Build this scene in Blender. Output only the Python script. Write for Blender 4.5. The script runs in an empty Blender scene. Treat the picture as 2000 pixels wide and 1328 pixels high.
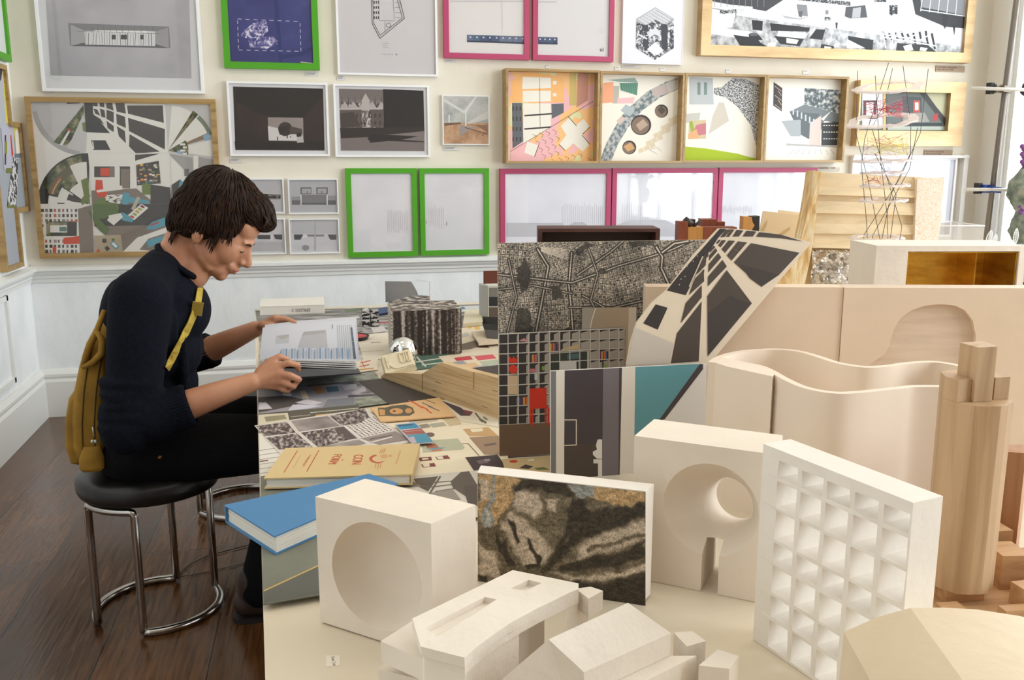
import bpy, bmesh, math, random
from mathutils import Vector as V, Matrix, noise
random.seed(7)
PI = math.pi
scene = bpy.context.scene
COL = scene.collection
# ---------------------------------------------------------------- camera
F = 1790.0; PITCH = math.atan(344 / F); YAW = math.radians(13.3); CAMZ = 1.22
FW = V((math.sin(YAW) * math.cos(PITCH), math.cos(YAW) * math.cos(PITCH), -math.sin(PITCH)))
RT = V((math.cos(YAW), -math.sin(YAW), 0)); UP = RT.cross(FW)
EYE = V((0, 0, CAMZ))
def ray(px, py): return FW + RT * ((px - 1000) / F) + UP * ((664 - py) / F)
def aty(px, py, y):
    d = ray(px, py); return EYE + d * ((y - EYE.y) / d.y)
def atz(px, py, z):
    d = ray(px, py); return EYE + d * ((z - EYE.z) / d.z)
def atx(px, py, x):
    d = ray(px, py); return EYE + d * ((x - EYE.x) / d.x)
def atpl(px, py, p, n):
    d = ray(px, py); return EYE + d * ((V(p) - EYE).dot(n) / d.dot(n))
def pix(p):
    d = V(p) - EYE; z = d.dot(FW); return 1000 + F * d.dot(RT) / z, 664 - F * d.dot(UP) / z
cam_data = bpy.data.cameras.new('camera'); cam_data.sensor_width = 36; cam_data.lens = F / 2000 * 36
cam_data.clip_start = .02
cam = bpy.data.objects.new('camera', cam_data); COL.objects.link(cam)
cam.location = EYE; cam.rotation_euler = (PI / 2 - PITCH, 0, -YAW); scene.camera = cam
# ---------------------------------------------------------------- materials
def lin(c): return tuple(((v / 255) / 12.92 if v / 255 <= .04045 else ((v / 255 + .055) / 1.055) ** 2.4) for v in c[:3]) + (1,)
_M = {}
def newmat(name):
    m = bpy.data.materials.new(name); m.use_nodes = True
    nt = m.node_tree; return m, nt, nt.nodes['Principled BSDF']
def bump_(nt, b, scale, strength, dist=.002, stretch=None, coord='Object'):
    tc = nt.nodes.new('ShaderNodeTexCoord'); mp = nt.nodes.new('ShaderNodeMapping')
    nt.links.new(tc.outputs[coord], mp.inputs[0])
    if stretch: mp.inputs['Scale'].default_value = stretch
    nz = nt.nodes.new('ShaderNodeTexNoise'); nz.inputs['Scale'].default_value = scale; nz.inputs['Detail'].default_value = 5
    nt.links.new(mp.outputs[0], nz.inputs[0])
    bp = nt.nodes.new('ShaderNodeBump'); bp.inputs['Strength'].default_value = strength; bp.inputs['Distance'].default_value = dist
    nt.links.new(nz.outputs[0], bp.inputs['Height']); nt.links.new(bp.outputs[0], b.inputs['Normal'])
def C(r, g, b, rough=.6, metal=0, coat=0):
    k = ('c', r, g, b, rough, metal, coat)
    if k not in _M:
        m, nt, bs = newmat('paint_%d_%d_%d' % (r, g, b))
        bs.inputs['Base Color'].default_value = lin((r, g, b)); bs.inputs['Roughness'].default_value = rough
        bs.inputs['Metallic'].default_value = metal; bs.inputs['Coat Weight'].default_value = coat
        if coat: bs.inputs['Coat Roughness'].default_value = .05
        _M[k] = m
    return _M[k]
def ramp_(nt, src, stops, const=False):
    r = nt.nodes.new('ShaderNodeValToRGB'); e = r.color_ramp.elements
    if const: r.color_ramp.interpolation = 'CONSTANT'
    while len(e) < len(stops): e.new(.5)
    for el, (p, c) in zip(e, stops): el.position = p; el.color = lin(c)
    nt.links.new(src, r.inputs[0]); return r
def NZ(name, stops, scale=20, detail=6, stretch=(1, 1, 1), rot=(0, 0, 0), distort=0, rough=.6, bump=0, bscale=None, metal=0, coat=0, const=False, rgh=.55, bdist=.002):
    """mottled colour: noise through a ramp"""
    if name in _M: return _M[name]
    m, nt, bs = newmat(name)
    tc = nt.nodes.new('ShaderNodeTexCoord'); mp = nt.nodes.new('ShaderNodeMapping')
    mp.inputs['Scale'].default_value = stretch; mp.inputs['Rotation'].default_value = rot
    nt.links.new(tc.outputs['Object'], mp.inputs[0])
    nz = nt.nodes.new('ShaderNodeTexNoise'); nz.inputs['Scale'].default_value = scale; nz.inputs['Detail'].default_value = detail
    nz.inputs['Distortion'].default_value = distort; nz.inputs['Roughness'].default_value = rgh
    nt.links.new(mp.outputs[0], nz.inputs[0])
    r = ramp_(nt, nz.outputs[0], stops, const); nt.links.new(r.outputs[0], bs.inputs['Base Color'])
    bs.inputs['Roughness'].default_value = rough; bs.inputs['Metallic'].default_value = metal; bs.inputs['Coat Weight'].default_value = coat
    if bump:
        n2 = nt.nodes.new('ShaderNodeTexNoise'); n2.inputs['Scale'].default_value = bscale or scale; n2.inputs['Detail'].default_value = 6
        nt.links.new(mp.outputs[0], n2.inputs[0])
        bp = nt.nodes.new('ShaderNodeBump'); bp.inputs['Strength'].default_value = bump; bp.inputs['Distance'].default_value = bdist
        nt.links.new(n2.outputs[0], bp.inputs['Height']); nt.links.new(bp.outputs[0], bs.inputs['Normal'])
    _M[name] = m; return m
def around(c, d): return tuple(max(0, min(255, v + d)) for v in c)
def WOOD(name, c, dark=-30, axis=0, scale=14, rough=.55, ring=1.0, lo=.3, hi=.72):
    s = [9, 9, 9]; s[axis] = .7
    return NZ(name, [(lo, around(c, dark)), (.5, c), (hi, around(c, 10))], scale=scale / 3, detail=8, stretch=tuple(s), distort=.6, rough=rough, bump=.06)
def PLASTER(name, c, d=10, rough=.85, bump=.25):
    return NZ(name, [(.3, around(c, -d)), (.55, c), (.75, around(c, d // 2))], scale=6, detail=7, rough=rough, bump=bump, bscale=38, bdist=.004)
def GLASS():
    if 'pane' in _M: return _M['pane']
    m = bpy.data.materials.new('clear_glazing'); m.use_nodes = True; nt = m.node_tree; nt.nodes.clear()
    o = nt.nodes.new('ShaderNodeOutputMaterial'); mx = nt.nodes.new('ShaderNodeMixShader')
    t = nt.nodes.new('ShaderNodeBsdfTransparent'); g = nt.nodes.new('ShaderNodeBsdfGlossy'); g.inputs['Roughness'].default_value = .03
    lw = nt.nodes.new('ShaderNodeLayerWeight'); lw.inputs[0].default_value = .5
    pw = nt.nodes.new('ShaderNodeMath'); pw.operation = 'POWER'; pw.inputs[1].default_value = 5; nt.links.new(lw.outputs['Facing'], pw.inputs[0])
    ma = nt.nodes.new('ShaderNodeMath'); ma.operation = 'MULTIPLY_ADD'; ma.inputs[1].default_value = .3; ma.inputs[2].default_value = .035; nt.links.new(pw.outputs[0], ma.inputs[0])
    nt.links.new(ma.outputs[0], mx.inputs[0]); nt.links.new(t.outputs[0], mx.inputs[1]); nt.links.new(g.outputs[0], mx.inputs[2])
    nt.links.new(mx.outputs[0], o.inputs[0]); _M['pane'] = m; return m
def ACRYL(name, tint, alpha):
    if name in _M: return _M[name]
    m, nt, bs = newmat(name)
    bs.inputs['Base Color'].default_value = lin(tint); bs.inputs['Alpha'].default_value = alpha; bs.inputs['Roughness'].default_value = .12
    _M[name] = m; return m
# ---------------------------------------------------------------- meshes
class MB:
    def __init__(s): s.bm = bmesh.new(); s.mats = []; s.mi = 0
    def use(s, m):
        if m not in s.mats: s.mats.append(m)
        s.mi = s.mats.index(m); return s
    def face(s, pts):
        vs = [s.bm.verts.new(V(p)) for p in pts]
        try: f = s.bm.faces.new(vs)
        except ValueError: return None
        f.material_index = s.mi; return f
    def solid(s, verts, faces):
        vs = [s.bm.verts.new(V(p)) for p in verts]; out = []
        for f in faces:
            q = s.bm.faces.new([vs[i] for i in f]); q.material_index = s.mi; out.append(q)
        return out
    def prism(s, a, b):
        """closed loop a to closed loop b (same length)"""
        n = len(a)
        return s.solid(list(a) + list(b), [list(range(n))[::-1], list(range(n, 2 * n))] + [[i, (i + 1) % n, n + (i + 1) % n, n + i] for i in range(n)])
    def ext(s, a, vec): return s.prism(a, [V(p) + V(vec) for p in a])
    def box(s, lo, hi):
        (x0, y0, z0), (x1, y1, z1) = lo, hi
        return s.prism([(x0, y0, z0), (x1, y0, z0), (x1, y1, z0), (x0, y1, z0)], [(x0, y0, z1), (x1, y0, z1), (x1, y1, z1), (x0, y1, z1)])
    def obox(s, c, size, rz=0, rx=0, ry=0):
        R_ = Matrix.Rotation(rz, 3, 'Z') @ Matrix.Rotation(ry, 3, 'Y') @ Matrix.Rotation(rx, 3, 'X')
        h = V(size) / 2; P = lambda x, y, z: V(c) + R_ @ V((x * h.x, y * h.y, z * h.z))
        return s.prism([P(-1, -1, -1), P(1, -1, -1), P(1, 1, -1), P(-1, 1, -1)], [P(-1, -1, 1), P(1, -1, 1), P(1, 1, 1), P(-1, 1, 1)])
    def top(s, pxs, zt, zb):
        """a straight-sided block from the pixels of its top corners at height zt down to zb"""
        t = [atz(x, y, zt) for x, y in pxs]
        return s.prism([(p.x, p.y, zb) for p in t], t)
    def tube(s, pts, r, n=10, cap=True):
        pts = [V(p) for p in pts]; rs = r if hasattr(r, '__len__') else [r] * len(pts)
        rings = []; prev = None
        for i, p in enumerate(pts):
            d = (pts[min(i + 1, len(pts) - 1)] - pts[max(i - 1, 0)])
            d = d.normalized() if d.length > 1e-9 else V((0, 0, 1))
            if prev is None:
                u = d.orthogonal().normalized()
            else:
                u = prev - d * prev.dot(d)
                u = u.normalized() if u.length > 1e-6 else d.orthogonal().normalized()
            prev = u; w = d.cross(u)
            rings.append([s.bm.verts.new(p + (u * math.cos(2 * PI * k / n) + w * math.sin(2 * PI * k / n)) * rs[i]) for k in range(n)])
        for a, b in zip(rings, rings[1:]):
            for k in range(n):
                f = s.bm.faces.new([a[k], a[(k + 1) % n], b[(k + 1) % n], b[k]]); f.material_index = s.mi; f.smooth = True
        if cap:
            for q in (rings[0][::-1], rings[-1]): s.bm.faces.new(q).material_index = s.mi
    def ring(s, x0, x1, z0, z1, w, yb, yf, wy=None):
        """rectangular frame in an XZ plane; w = width, yb back, yf front"""
        o = [(x0, z0), (x1, z0), (x1, z1), (x0, z1)]; i = [(x0 + w, z0 + w), (x1 - w, z0 + w), (x1 - w, z1 - w), (x0 + w, z1 - w)]
        for k in range(4):
            j = (k + 1) % 4
            a = [(o[k][0], yb, o[k][1]), (o[j][0], yb, o[j][1]), (i[j][0], yb, i[j][1]), (i[k][0], yb, i[k][1])]
            s.prism(a, [(p[0], yf, p[2]) for p in a])
    def sphere(s, c, r, seg=24, rings=14, sc=(1, 1, 1)):
        m = Matrix.Translation(V(c)) @ Matrix.Diagonal((*sc, 1))
        res = bmesh.ops.create_uvsphere(s.bm, u_segments=seg, v_segments=rings, radius=r, matrix=m)
        for v in res['verts']:
            for f in v.link_faces: f.material_index = s.mi; f.smooth = True
    def lathe(s, c, prof, n=32, smooth=True):
        """closed-of-revolution about z through c; prof = [(r, z)...]"""
        c = V(c); rings = []
        for r, z in prof: rings.append([s.bm.verts.new(c + V((r * math.cos(2 * PI * k / n), r * math.sin(2 * PI * k / n), z))) for k in range(n)] if r > 1e-6 else [s.bm.verts.new(c + V((0, 0, z)))])
        for a, b in zip(rings, rings[1:]):
            for k in range(n):
                q = [a[k % len(a)], a[(k + 1) % len(a)], b[(k + 1) % len(b)], b[k % len(b)]]
                q = list(dict.fromkeys(q))
                if len(q) > 2:
                    f = s.bm.faces.new(q); f.material_index = s.mi; f.smooth = smooth
    def grid(s, P, nu, nv, smooth=True, closeu=False):
        """surface P(u,v), u,v in 0..1"""
        vs = [[s.bm.verts.new(V(P(i / nu, j / nv))) for j in range(nv + 1)] for i in range(nu + (0 if closeu else 1))]
        for i in range(nu):
            for j in range(nv):
                a = vs[i]; b = vs[(i + 1) % len(vs)]
                f = s.bm.faces.new([a[j], b[j], b[j + 1], a[j + 1]]); f.material_index = s.mi; f.smooth = smooth
    def build(s, name, mat=None, parent=None, bevel=0, seg=2, smooth=None, rough_edge=0, weld=False):
        if mat is not None and not s.mats: s.mats = [mat]
        if weld: bmesh.ops.remove_doubles(s.bm, verts=s.bm.verts, dist=1e-5)
        if bevel:
            es = [e for e in s.bm.edges if len(e.link_faces) == 2 and e.calc_face_angle(0) > .5]
            bmesh.ops.bevel(s.bm, geom=es, offset=bevel, segments=seg, affect='EDGES', profile=.6, clamp_overlap=True)
        bmesh.ops.recalc_face_normals(s.bm, faces=s.bm.faces)
        if rough_edge:
            for v in s.bm.verts: v.co += V((noise.noise(v.co * 60), noise.noise(v.co * 60 + V((9, 0, 0))), noise.noise(v.co * 60 + V((0, 9, 0))))) * rough_edge
        if smooth is not None:
            for f in s.bm.faces: f.smooth = smooth
        me = bpy.data.meshes.new(name); off = V((0, 0, 0))
        if parent is not None:
            off = wloc(parent)
        else:
            cs = [v.co for v in s.bm.verts]
            off = V(((min(c.x for c in cs) + max(c.x for c in cs)) / 2, (min(c.y for c in cs) + max(c.y for c in cs)) / 2, min(c.z for c in cs)))
        bmesh.ops.translate(s.bm, verts=s.bm.verts, vec=-off)
        s.bm.to_mesh(me); s.bm.free()
        for m in s.mats: me.materials.append(m)
        o = bpy.data.objects.new(name, me); COL.objects.link(o)
        if parent is not None: o.parent = parent
        else: o.location = off
        return o
def wloc(o):
    p = V(o.location)
    while o.parent: o = o.parent; p += o.location
    return p
def tag(o, label, cat, group=None, kind=None):
    o['label'] = label; o['category'] = cat
    if group: o['group'] = group
    if kind: o['kind'] = kind
    return o
def thing(name, label, cat, loc=(0, 0, 0), group=None):
    o = bpy.data.objects.new(name, None); o.empty_display_size = .05; COL.objects.link(o); o.location = loc
    return tag(o, label, cat, group)
def struct(o): o['kind'] = 'structure'; return o
LIFT = .0001
def paint(mb, plane, polys, base=.0003, step=LIFT):
    """lay flat coloured shapes (pixel outlines) on a plane (point, normal towards the viewer); overlapping shapes are stacked in order"""
    p, n = V(plane[0]), V(plane[1]).normalized(); done = []; top = 0
    for m, pts in polys:
        bb = (min(x for x, y in pts), min(y for x, y in pts), max(x for x, y in pts), max(y for x, y in pts))
        lv = 1 + max([l for q, l in done if q[0] < bb[2] and bb[0] < q[2] and q[1] < bb[3] and bb[1] < q[3]], default=-1)
        done.append((bb, lv)); top = max(top, lv); q = p + n * (base + step * lv); mb.use(m)
        mb.face([atpl(x, y, q, n) for x, y in pts])
    return base + step * top
def R4(x0, y0, x1, y1): return [(x0, y0), (x1, y0), (x1, y1), (x0, y1)]
def L2(x0, y0, x1, y1, w):
    dx, dy = x1 - x0, y1 - y0; l = math.hypot(dx, dy) or 1; a, b = -dy / l * w / 2, dx / l * w / 2
    return [(x0 + a, y0 + b), (x1 + a, y1 + b), (x1 - a, y1 - b), (x0 - a, y0 - b)]
def bil(q, u, v):
    """point in a pixel quad TL TR BR BL"""
    a = (q[0][0] + (q[1][0] - q[0][0]) * u, q[0][1] + (q[1][1] - q[0][1]) * u); b = (q[3][0] + (q[2][0] - q[3][0]) * u, q[3][1] + (q[2][1] - q[3][1]) * u)
    return (a[0] + (b[0] - a[0]) * v, a[1] + (b[1] - a[1]) * v)
def Q(q, u0, v0, u1, v1): return [bil(q, u0, v0), bil(q, u1, v0), bil(q, u1, v1), bil(q, u0, v1)]
def ARC(cx, cy, r0, r1, a0, a1, n=14, sy=1.0):
    o = [(cx + r1 * math.cos(math.radians(a0 + (a1 - a0) * k / n)), cy + sy * r1 * math.sin(math.radians(a0 + (a1 - a0) * k / n))) for k in range(n + 1)]
    i = [(cx + r0 * math.cos(math.radians(a0 + (a1 - a0) * k / n)), cy + sy * r0 * math.sin(math.radians(a0 + (a1 - a0) * k / n))) for k in range(n + 1)]
    return o + (i[::-1] if r0 > 0 else [(cx, cy)])
def CIR(cx, cy, r, sy=1.0, n=24): return [(cx + r * math.cos(2 * PI * k / n), cy + sy * r * math.sin(2 * PI * k / n)) for k in range(n)]
def dome_copy(o, parent=None):
    c = o.copy(); COL.objects.link(c)
    if parent is not None: c.parent = parent
    for ch in [x for x in bpy.data.objects if x.parent == o]: dome_copy(ch, c)
    return c
def lettering(name, text, parent, loc, xdir, ydir, size, mat, align='LEFT', thick=.0003, sx=1.0):
    """flat raised lettering as a mesh part; xdir runs along the line, ydir up the letters"""
    cu = bpy.data.curves.new(name, 'FONT'); cu.body = text; cu.size = size; cu.extrude = thick; cu.align_x = align; cu.space_line = 1.1
    t = bpy.data.objects.new(name + '_tmp', cu); COL.objects.link(t)
    dg = bpy.context.evaluated_depsgraph_get(); dg.update()
    me = bpy.data.meshes.new_from_object(t.evaluated_get(dg)); bpy.data.objects.remove(t)
    x = V(xdir).normalized(); y = V(ydir); y = (y - x * y.dot(x)).normalized(); z = x.cross(y)
    mt = Matrix((x * sx, y, z)).transposed().to_4x4(); mt.translation = V(loc) - wloc(parent)
    me.transform(mt); me.materials.clear(); me.materials.append(mat)
    o = bpy.data.objects.new(name, me); COL.objects.link(o); o.parent = parent; return o
# ---------------------------------------------------------------- the room
D = 4.775; XL = -1.24; XR = 3.99; CEIL = 3.6; YF = -2.4
WALLC = PLASTER('cream_wall_paint', (230, 222, 206), 4, .8, .12)
WHITE = NZ('white_wainscot_paint', [(.3, (236, 239, 240)), (.6, (246, 248, 248))], scale=9, rough=.55, bump=.35, bscale=26, stretch=(1, 1, .5), bdist=.006)
TRIM = C(236, 236, 232, .45)
def floor_mat():
    m, nt, bs = newmat('dark_oak_boards'); L = nt.links.new
    tc = nt.nodes.new('ShaderNodeTexCoord'); mp = nt.nodes.new('ShaderNodeMapping'); mp.inputs['Rotation'].default_value = (0, 0, math.radians(91.5))
    L(tc.outputs['Object'], mp.inputs[0])
    br = nt.nodes.new('ShaderNodeTexBrick'); br.inputs['Scale'].default_value = 1; br.inputs['Brick Width'].default_value = 1.6; br.inputs['Row Height'].default_value = .275
    br.inputs['Mortar Size'].default_value = .0024; br.inputs['Mortar Smooth'].default_value = .3; br.inputs['Bias'].default_value = 0; br.offset = .37
    br.inputs['Color1'].default_value = lin((100, 68, 40)); br.inputs['Color2'].default_value = lin((142, 100, 62)); br.inputs['Mortar'].default_value = lin((26, 17, 12))
    L(mp.outputs[0], br.inputs[0])
    mp2 = nt.nodes.new('ShaderNodeMapping'); mp2.inputs['Scale'].default_value = (2, 28, 1); L(mp.outputs[0], mp2.inputs[0])
    gr = nt.nodes.new('ShaderNodeTexNoise'); gr.inputs['Scale'].default_value = 3; gr.inputs['Detail'].default_value = 8; gr.inputs['Distortion'].default_value = .5; L(mp2.outputs[0], gr.inputs[0])
    big = nt.nodes.new('ShaderNodeTexNoise'); big.inputs['Scale'].default_value = 1.7; big.inputs['Detail'].default_value = 4; L(tc.outputs['Object'], big.inputs[0])
    r1 = ramp_(nt, gr.outputs[0], [(.3, (150, 140, 130)), (.65, (255, 250, 245))]); r2 = ramp_(nt, big.outputs[0], [(.35, (165, 155, 150)), (.65, (255, 245, 235))])
    a = nt.nodes.new('ShaderNodeMix'); a.data_type = 'RGBA'; a.blend_type = 'MULTIPLY'; a.inputs[0].default_value = .85; L(br.outputs[0], a.inputs[6]); L(r1.outputs[0], a.inputs[7])
    b = nt.nodes.new('ShaderNodeMix'); b.data_type = 'RGBA'; b.blend_type = 'MULTIPLY'; b.inputs[0].default_value = .8; L(a.outputs[2], b.inputs[6]); L(r2.outputs[0], b.inputs[7])
    L(b.outputs[2], bs.inputs['Base Color']); rr = ramp_(nt, gr.outputs[0], [(.3, (95, 95, 95)), (.7, (140, 140, 140))]); L(rr.outputs[0], bs.inputs['Roughness'])
    bs.inputs['Specular IOR Level'].default_value = .5
    bp = nt.nodes.new('ShaderNodeBump'); bp.inputs['Strength'].default_value = .3; bp.inputs['Distance'].default_value = .002
    ad = nt.nodes.new('ShaderNodeMath'); ad.operation = 'SUBTRACT'; L(gr.outputs[0], ad.inputs[0]); L(br.outputs['Fac'], ad.inputs[1]); L(ad.outputs[0], bp.inputs['Height']); L(bp.outputs[0], bs.inputs['Normal'])
    return m
b = MB(); b.box((XL - .2, YF, -.06), (XR + .2, D + .2, 0)); struct(b.build('floor', floor_mat()))
b = MB(); b.box((XL - .2, YF, CEIL), (XR + .2, D + .2, CEIL + .06)); struct(b.build('ceiling', C(240, 236, 228, .8)))
DADO = .722
b = MB(); b.use(WALLC); b.box((XL - .2, D, DADO - .03), (XR + .2, D + .2, CEIL)); b.use(WHITE); b.box((XL - .2, D, 0), (XR + .2, D + .2, DADO - .03)); struct(b.build('wall_back'))
b = MB(); b.use(C(240, 241, 238, .6)); b.box((XL - .2, YF, DADO - .03), (XL, D, CEIL)); b.use(WHITE); b.box((XL - .2, YF, 0), (XL, D, DADO - .03)); struct(b.build('wall_left'))
# moulded dado rail and skirting, profile (out, z)
RAIL = [(0, -.062), (.006, -.062), (.008, -.045), (.014, -.040), (.014, -.030), (.024, -.018), (.026, -.010), (.040, -.004), (.040, .010), (.030, .014), (.012, .020), (0, .020)]
SKIRT = [(0, 0), (.030, 0), (.030, .175), (.022, .190), (.026, .200), (.026, .212), (.012, .232), (0, .235)]
def mould(name, prof, z, side, a0, a1, mat=TRIM):
    b = MB()
    if side == 'back': f = lambda o, zz, a: (a, D - o, z + zz)
    else: f = lambda o, zz, a: (XL + o, a, z + zz)
    b.prism([f(o, zz, a0) for o, zz in prof], [f(o, zz, a1) for o, zz in prof]); return struct(b.build(name, mat))
mould('trim_1', RAIL, DADO, 'back', XL, XR); mould('trim_2', RAIL, DADO, 'left', YF, D)
mould('baseboard_back', SKIRT, 0, 'back', XL, XR); mould('baseboard_left', SKIRT, 0, 'left', YF, D)
# raised panel bead on the left wainscot
b = MB()
for y0, y1 in ((1.0, 2.35), (2.62, 4.36)):
    for (a, c) in (((y0, .27), (y1, .27)), ((y0, .635), (y1, .635))): b.box((XL, a[0], a[1]), (XL + .012, c[0], c[1] + .022))
    for y in (y0, y1 - .022): b.box((XL, y, .27), (XL + .012, y + .022, .657))
struct(b.build('trim_3', TRIM, bevel=.004))
# right wall with two tall sash windows
WZ0, WZ1 = .55, 3.3; WIN = [(2.1, atx(1990, 200, XR).y), (-1.5, 1.35)]
RW = C(242, 238, 230, .75)
b = MB(); b.use(RW); ys = [YF, WIN[1][0], WIN[1][1], WIN[0][0], WIN[0][1], D]
for i in (0, 2, 4): b.box((XR, ys[i], 0), (XR + .25, ys[i + 1], CEIL))
for y0, y1 in WIN: b.box((XR, y0, 0), (XR + .25, y1, WZ0)); b.box((XR, y0, WZ1), (XR + .25, y1, CEIL))
struct(b.build('wall_right'))
for n, (y0, y1) in enumerate(WIN):
    b = MB(); b.use(TRIM)
    for y in (y0 - .11, y1): b.box((XR - .03, y, WZ0 - .05), (XR, y + .11, WZ1 + .1)); b.box((XR - .045, y + .03, WZ0 - .05), (XR - .03, y + .055, WZ1 + .1))
    b.box((XR - .06, y0 - .11, WZ0 - .06), (XR + .1, y1 + .11, WZ0)); b.box((XR - .03, y0 - .11, WZ1), (XR, y1 + .11, WZ1 + .1))
    m = 3
    for k in range(m + 1): y = y0 + (y1 - y0 - .04) * k / m; b.box((XR + .12, y, WZ0), (XR + .16, y + .04, WZ1))
    for k in range(4): z = WZ0 + (WZ1 - WZ0 - .045) * k / 3; b.box((XR + .12, y0, z), (XR + .16, y1, z + .045))
    w = struct(b.build('window_%d' % (n + 1)))
    b = MB(); b.box((XR + .135, y0, WZ0), (XR + .140, y1, WZ1)); b.build('pane', GLASS(), w)
# ---------------------------------------------------------------- light
def area(name, loc, rot, sx, sy, power, col):
    l = bpy.data.lights.new(name, 'AREA'); l.shape = 'RECTANGLE'; l.size = sx; l.size_y = sy; l.energy = power; l.color = col
    o = bpy.data.objects.new(name, l); COL.objects.link(o); o.location = loc; o.rotation_euler = rot; return o
for (y0, y1), p in zip(WIN, (150, 262)): area('window_daylight', (XR + .3, (y0 + y1) / 2, (WZ0 + WZ1) / 2), (0, PI / 2, 0), WZ1 - WZ0, y1 - y0, p, (.84, .93, 1.0))
for k, (x, y) in enumerate(((-.2, .6), (2.3, .6), (-.2, 2.5), (2.3, 2.5))):
    area('ceiling_lamp', (x, y, CEIL - .03), (0, 0, 0), .9, .5, (2, 2, 6.5, 6.5)[k], (1.0, .76, .52))
wd = bpy.data.worlds.new('world'); scene.world = wd; wd.use_nodes = True
bg = wd.node_tree.nodes['Background']; bg.inputs[0].default_value = (1.0, .80, .60, 1); bg.inputs[1].default_value = .27
scene.view_settings.view_transform = 'Standard'; scene.view_settings.look = 'None'; scene.view_settings.gamma = 1; scene.view_settings.exposure = -.1
scene.view_settings.use_curve_mapping = False
# ---------------------------------------------------------------- pictures on the back wall
GREEN = C(76, 158, 24, .45); MAG = C(178, 62, 102, .45); WFR = C(240, 239, 240, .4); PAPER = C(226, 224, 226, .55)
GOLDW = WOOD('gilded_wood', (170, 138, 88), -28, 0, 12, .4)
GILT = NZ('gold_leaf_frame', [(.3, (172, 140, 96)), (.6, (200, 170, 126))], scale=5, rough=.38, metal=.35, stretch=(.6, 1, 3))
BLK = C(36, 32, 32); INK = C(70, 68, 70); GREY = C(150, 148, 150); DK = C(58, 52, 48); CREAM = C(232, 226, 214)
HANG = []
def picture(name, label, cat, px, fwid, fmat, backing, polys=(), depth=.025, inset=.009, group=None, glass=True, mat_w=0, mat_m=None, rail=True, x0_=None):
    """px = TL TR BR BL of the outer frame; polys in pixels on the print plane"""
    yf = D - depth
    P = [aty(x, y, yf) for x, y in px]
    x0 = (P[0].x + P[3].x) / 2; x1 = (P[1].x + P[2].x) / 2; z1 = (P[0].z + P[1].z) / 2; z0 = (P[2].z + P[3].z) / 2
    if x0_ is not None: x0 = x0_
    picture.x1 = x1; 0
    t = thing(name, label, cat, ((x0 + x1) / 2, D, z0), group)
    b = MB(); b.use(fmat); b.ring(x0, x1, z0, z1, fwid, D + .001, yf); b.build('frame', None, t, bevel=.0012, seg=1)
    yp = yf + inset
    b = MB(); b.use(backing); b.box((x0 + fwid, yp, z0 + fwid), (x1 - fwid, D - .002, z1 - fwid))
    if mat_m: b.use(mat_m); b.box((x0 + fwid + mat_w, yp - .0004, z0 + fwid + mat_w), (x1 - fwid - mat_w, yp, z1 - fwid - mat_w))
    paint(b, ((0, yp - .0006, 0), (0, -1, 0)), polys)
    for v in b.bm.verts: v.co.x = max(x0 + fwid, min(x1 - fwid, v.co.x)); v.co.z = max(z0 + fwid, min(z1 - fwid, v.co.z))
    b.build('print', None, t)
    if glass:
        b = MB(); b.box((x0 + fwid, yp - .0072, z0 + fwid), (x1 - fwid, yp - .0062, z1 - fwid)); b.build('glazing', GLASS(), t)
    return t
BWG = NZ('charcoal_wash_print', [(.35, (156, 152, 157)), (.65, (184, 179, 184))], scale=3, detail=8)
# 1 grey drawing of a curtained stage
rnd = random.Random(3)
pol = [(C(120, 117, 120), [(133, 45), (330, 52), (333, 94), (137, 89)]), (C(160, 157, 159), [(138, 48), (165, 60), (165, 86), (139, 88)]), (C(150, 147, 150), [(303, 62), (328, 54), (330, 93), (303, 91)]),
       (C(84, 80, 82), [(160, 84), (303, 86), (330, 94), (140, 90)]), (C(214, 211, 212), [(165, 60), (303, 61), (303, 90), (166, 87)]), (C(226, 224, 224), [(185, 59), (290, 60), (290, 66), (185, 65)])]
for k in range(26):
    x = 168 + k * 5.1; pol.append((C(*[(150,) * 3, (120,) * 3, (185,) * 3][k % 3]), L2(x, 64, x + rnd.uniform(-2, 2), 87 + k * .1, rnd.uniform(1, 2))))
for x, w in ((218, 8), (236, 7), (243, 5), (274, 6)): pol.append((C(40, 38, 40), R4(x, 68, x + w, 77)))
for k in range(12):
    x = 166 + k * 12; pol.append((C(96, 92, 92), L2(x, 50 + k % 3, x + 2, 64, .8)))
pol.append((C(96, 92, 92), L2(150, 61, 314, 66, .8)))
picture('framed_drawing', 'large pale grey drawing of a curtained stage in a white frame above the gold collage', 'picture', [(50, -150), (383, -150), (395, 181), (85, 180)], .014, WFR, C(214, 212, 214), depth=.03,
        polys=[(BWG, [(83, -120), (366, -125), (374, 153), (99, 147)])] + pol)
# 2 blue print in a green frame
def blue_print():
    return NZ('ultramarine_print', [(.3, (40, 44, 104)), (.55, (60, 66, 128)), (.75, (84, 88, 146))], scale=4, detail=3, coat=.5, rough=.4)
cl = NZ('pale_smoke_marks', [(.42, (62, 66, 128)), (.52, (124, 116, 168)), (.62, (226, 222, 236))], scale=38, detail=10, distort=1.6)
dash = []
for q in range(8):
    x = 464 + q * 15.6; dash.append((C(210, 204, 220), L2(x, 37 + (x - 464) * .042, x + 8, 37.3 + (x - 464) * .042, 1.1))); dash.append((C(210, 204, 220), L2(x + 2, 97.5 + (x - 464) * .023, x + 10, 97.7 + (x - 464) * .023, 1.1)))
for q in range(5):
    dash.append((C(210, 204, 220), L2(464 + q * .4, 40 + q * 12, 464.3 + q * .4, 47 + q * 12, 1.1))); dash.append((C(210, 204, 220), L2(586 + q * .4, 45 + q * 12, 586.3 + q * .4, 52 + q * 12, 1.1)))
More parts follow.
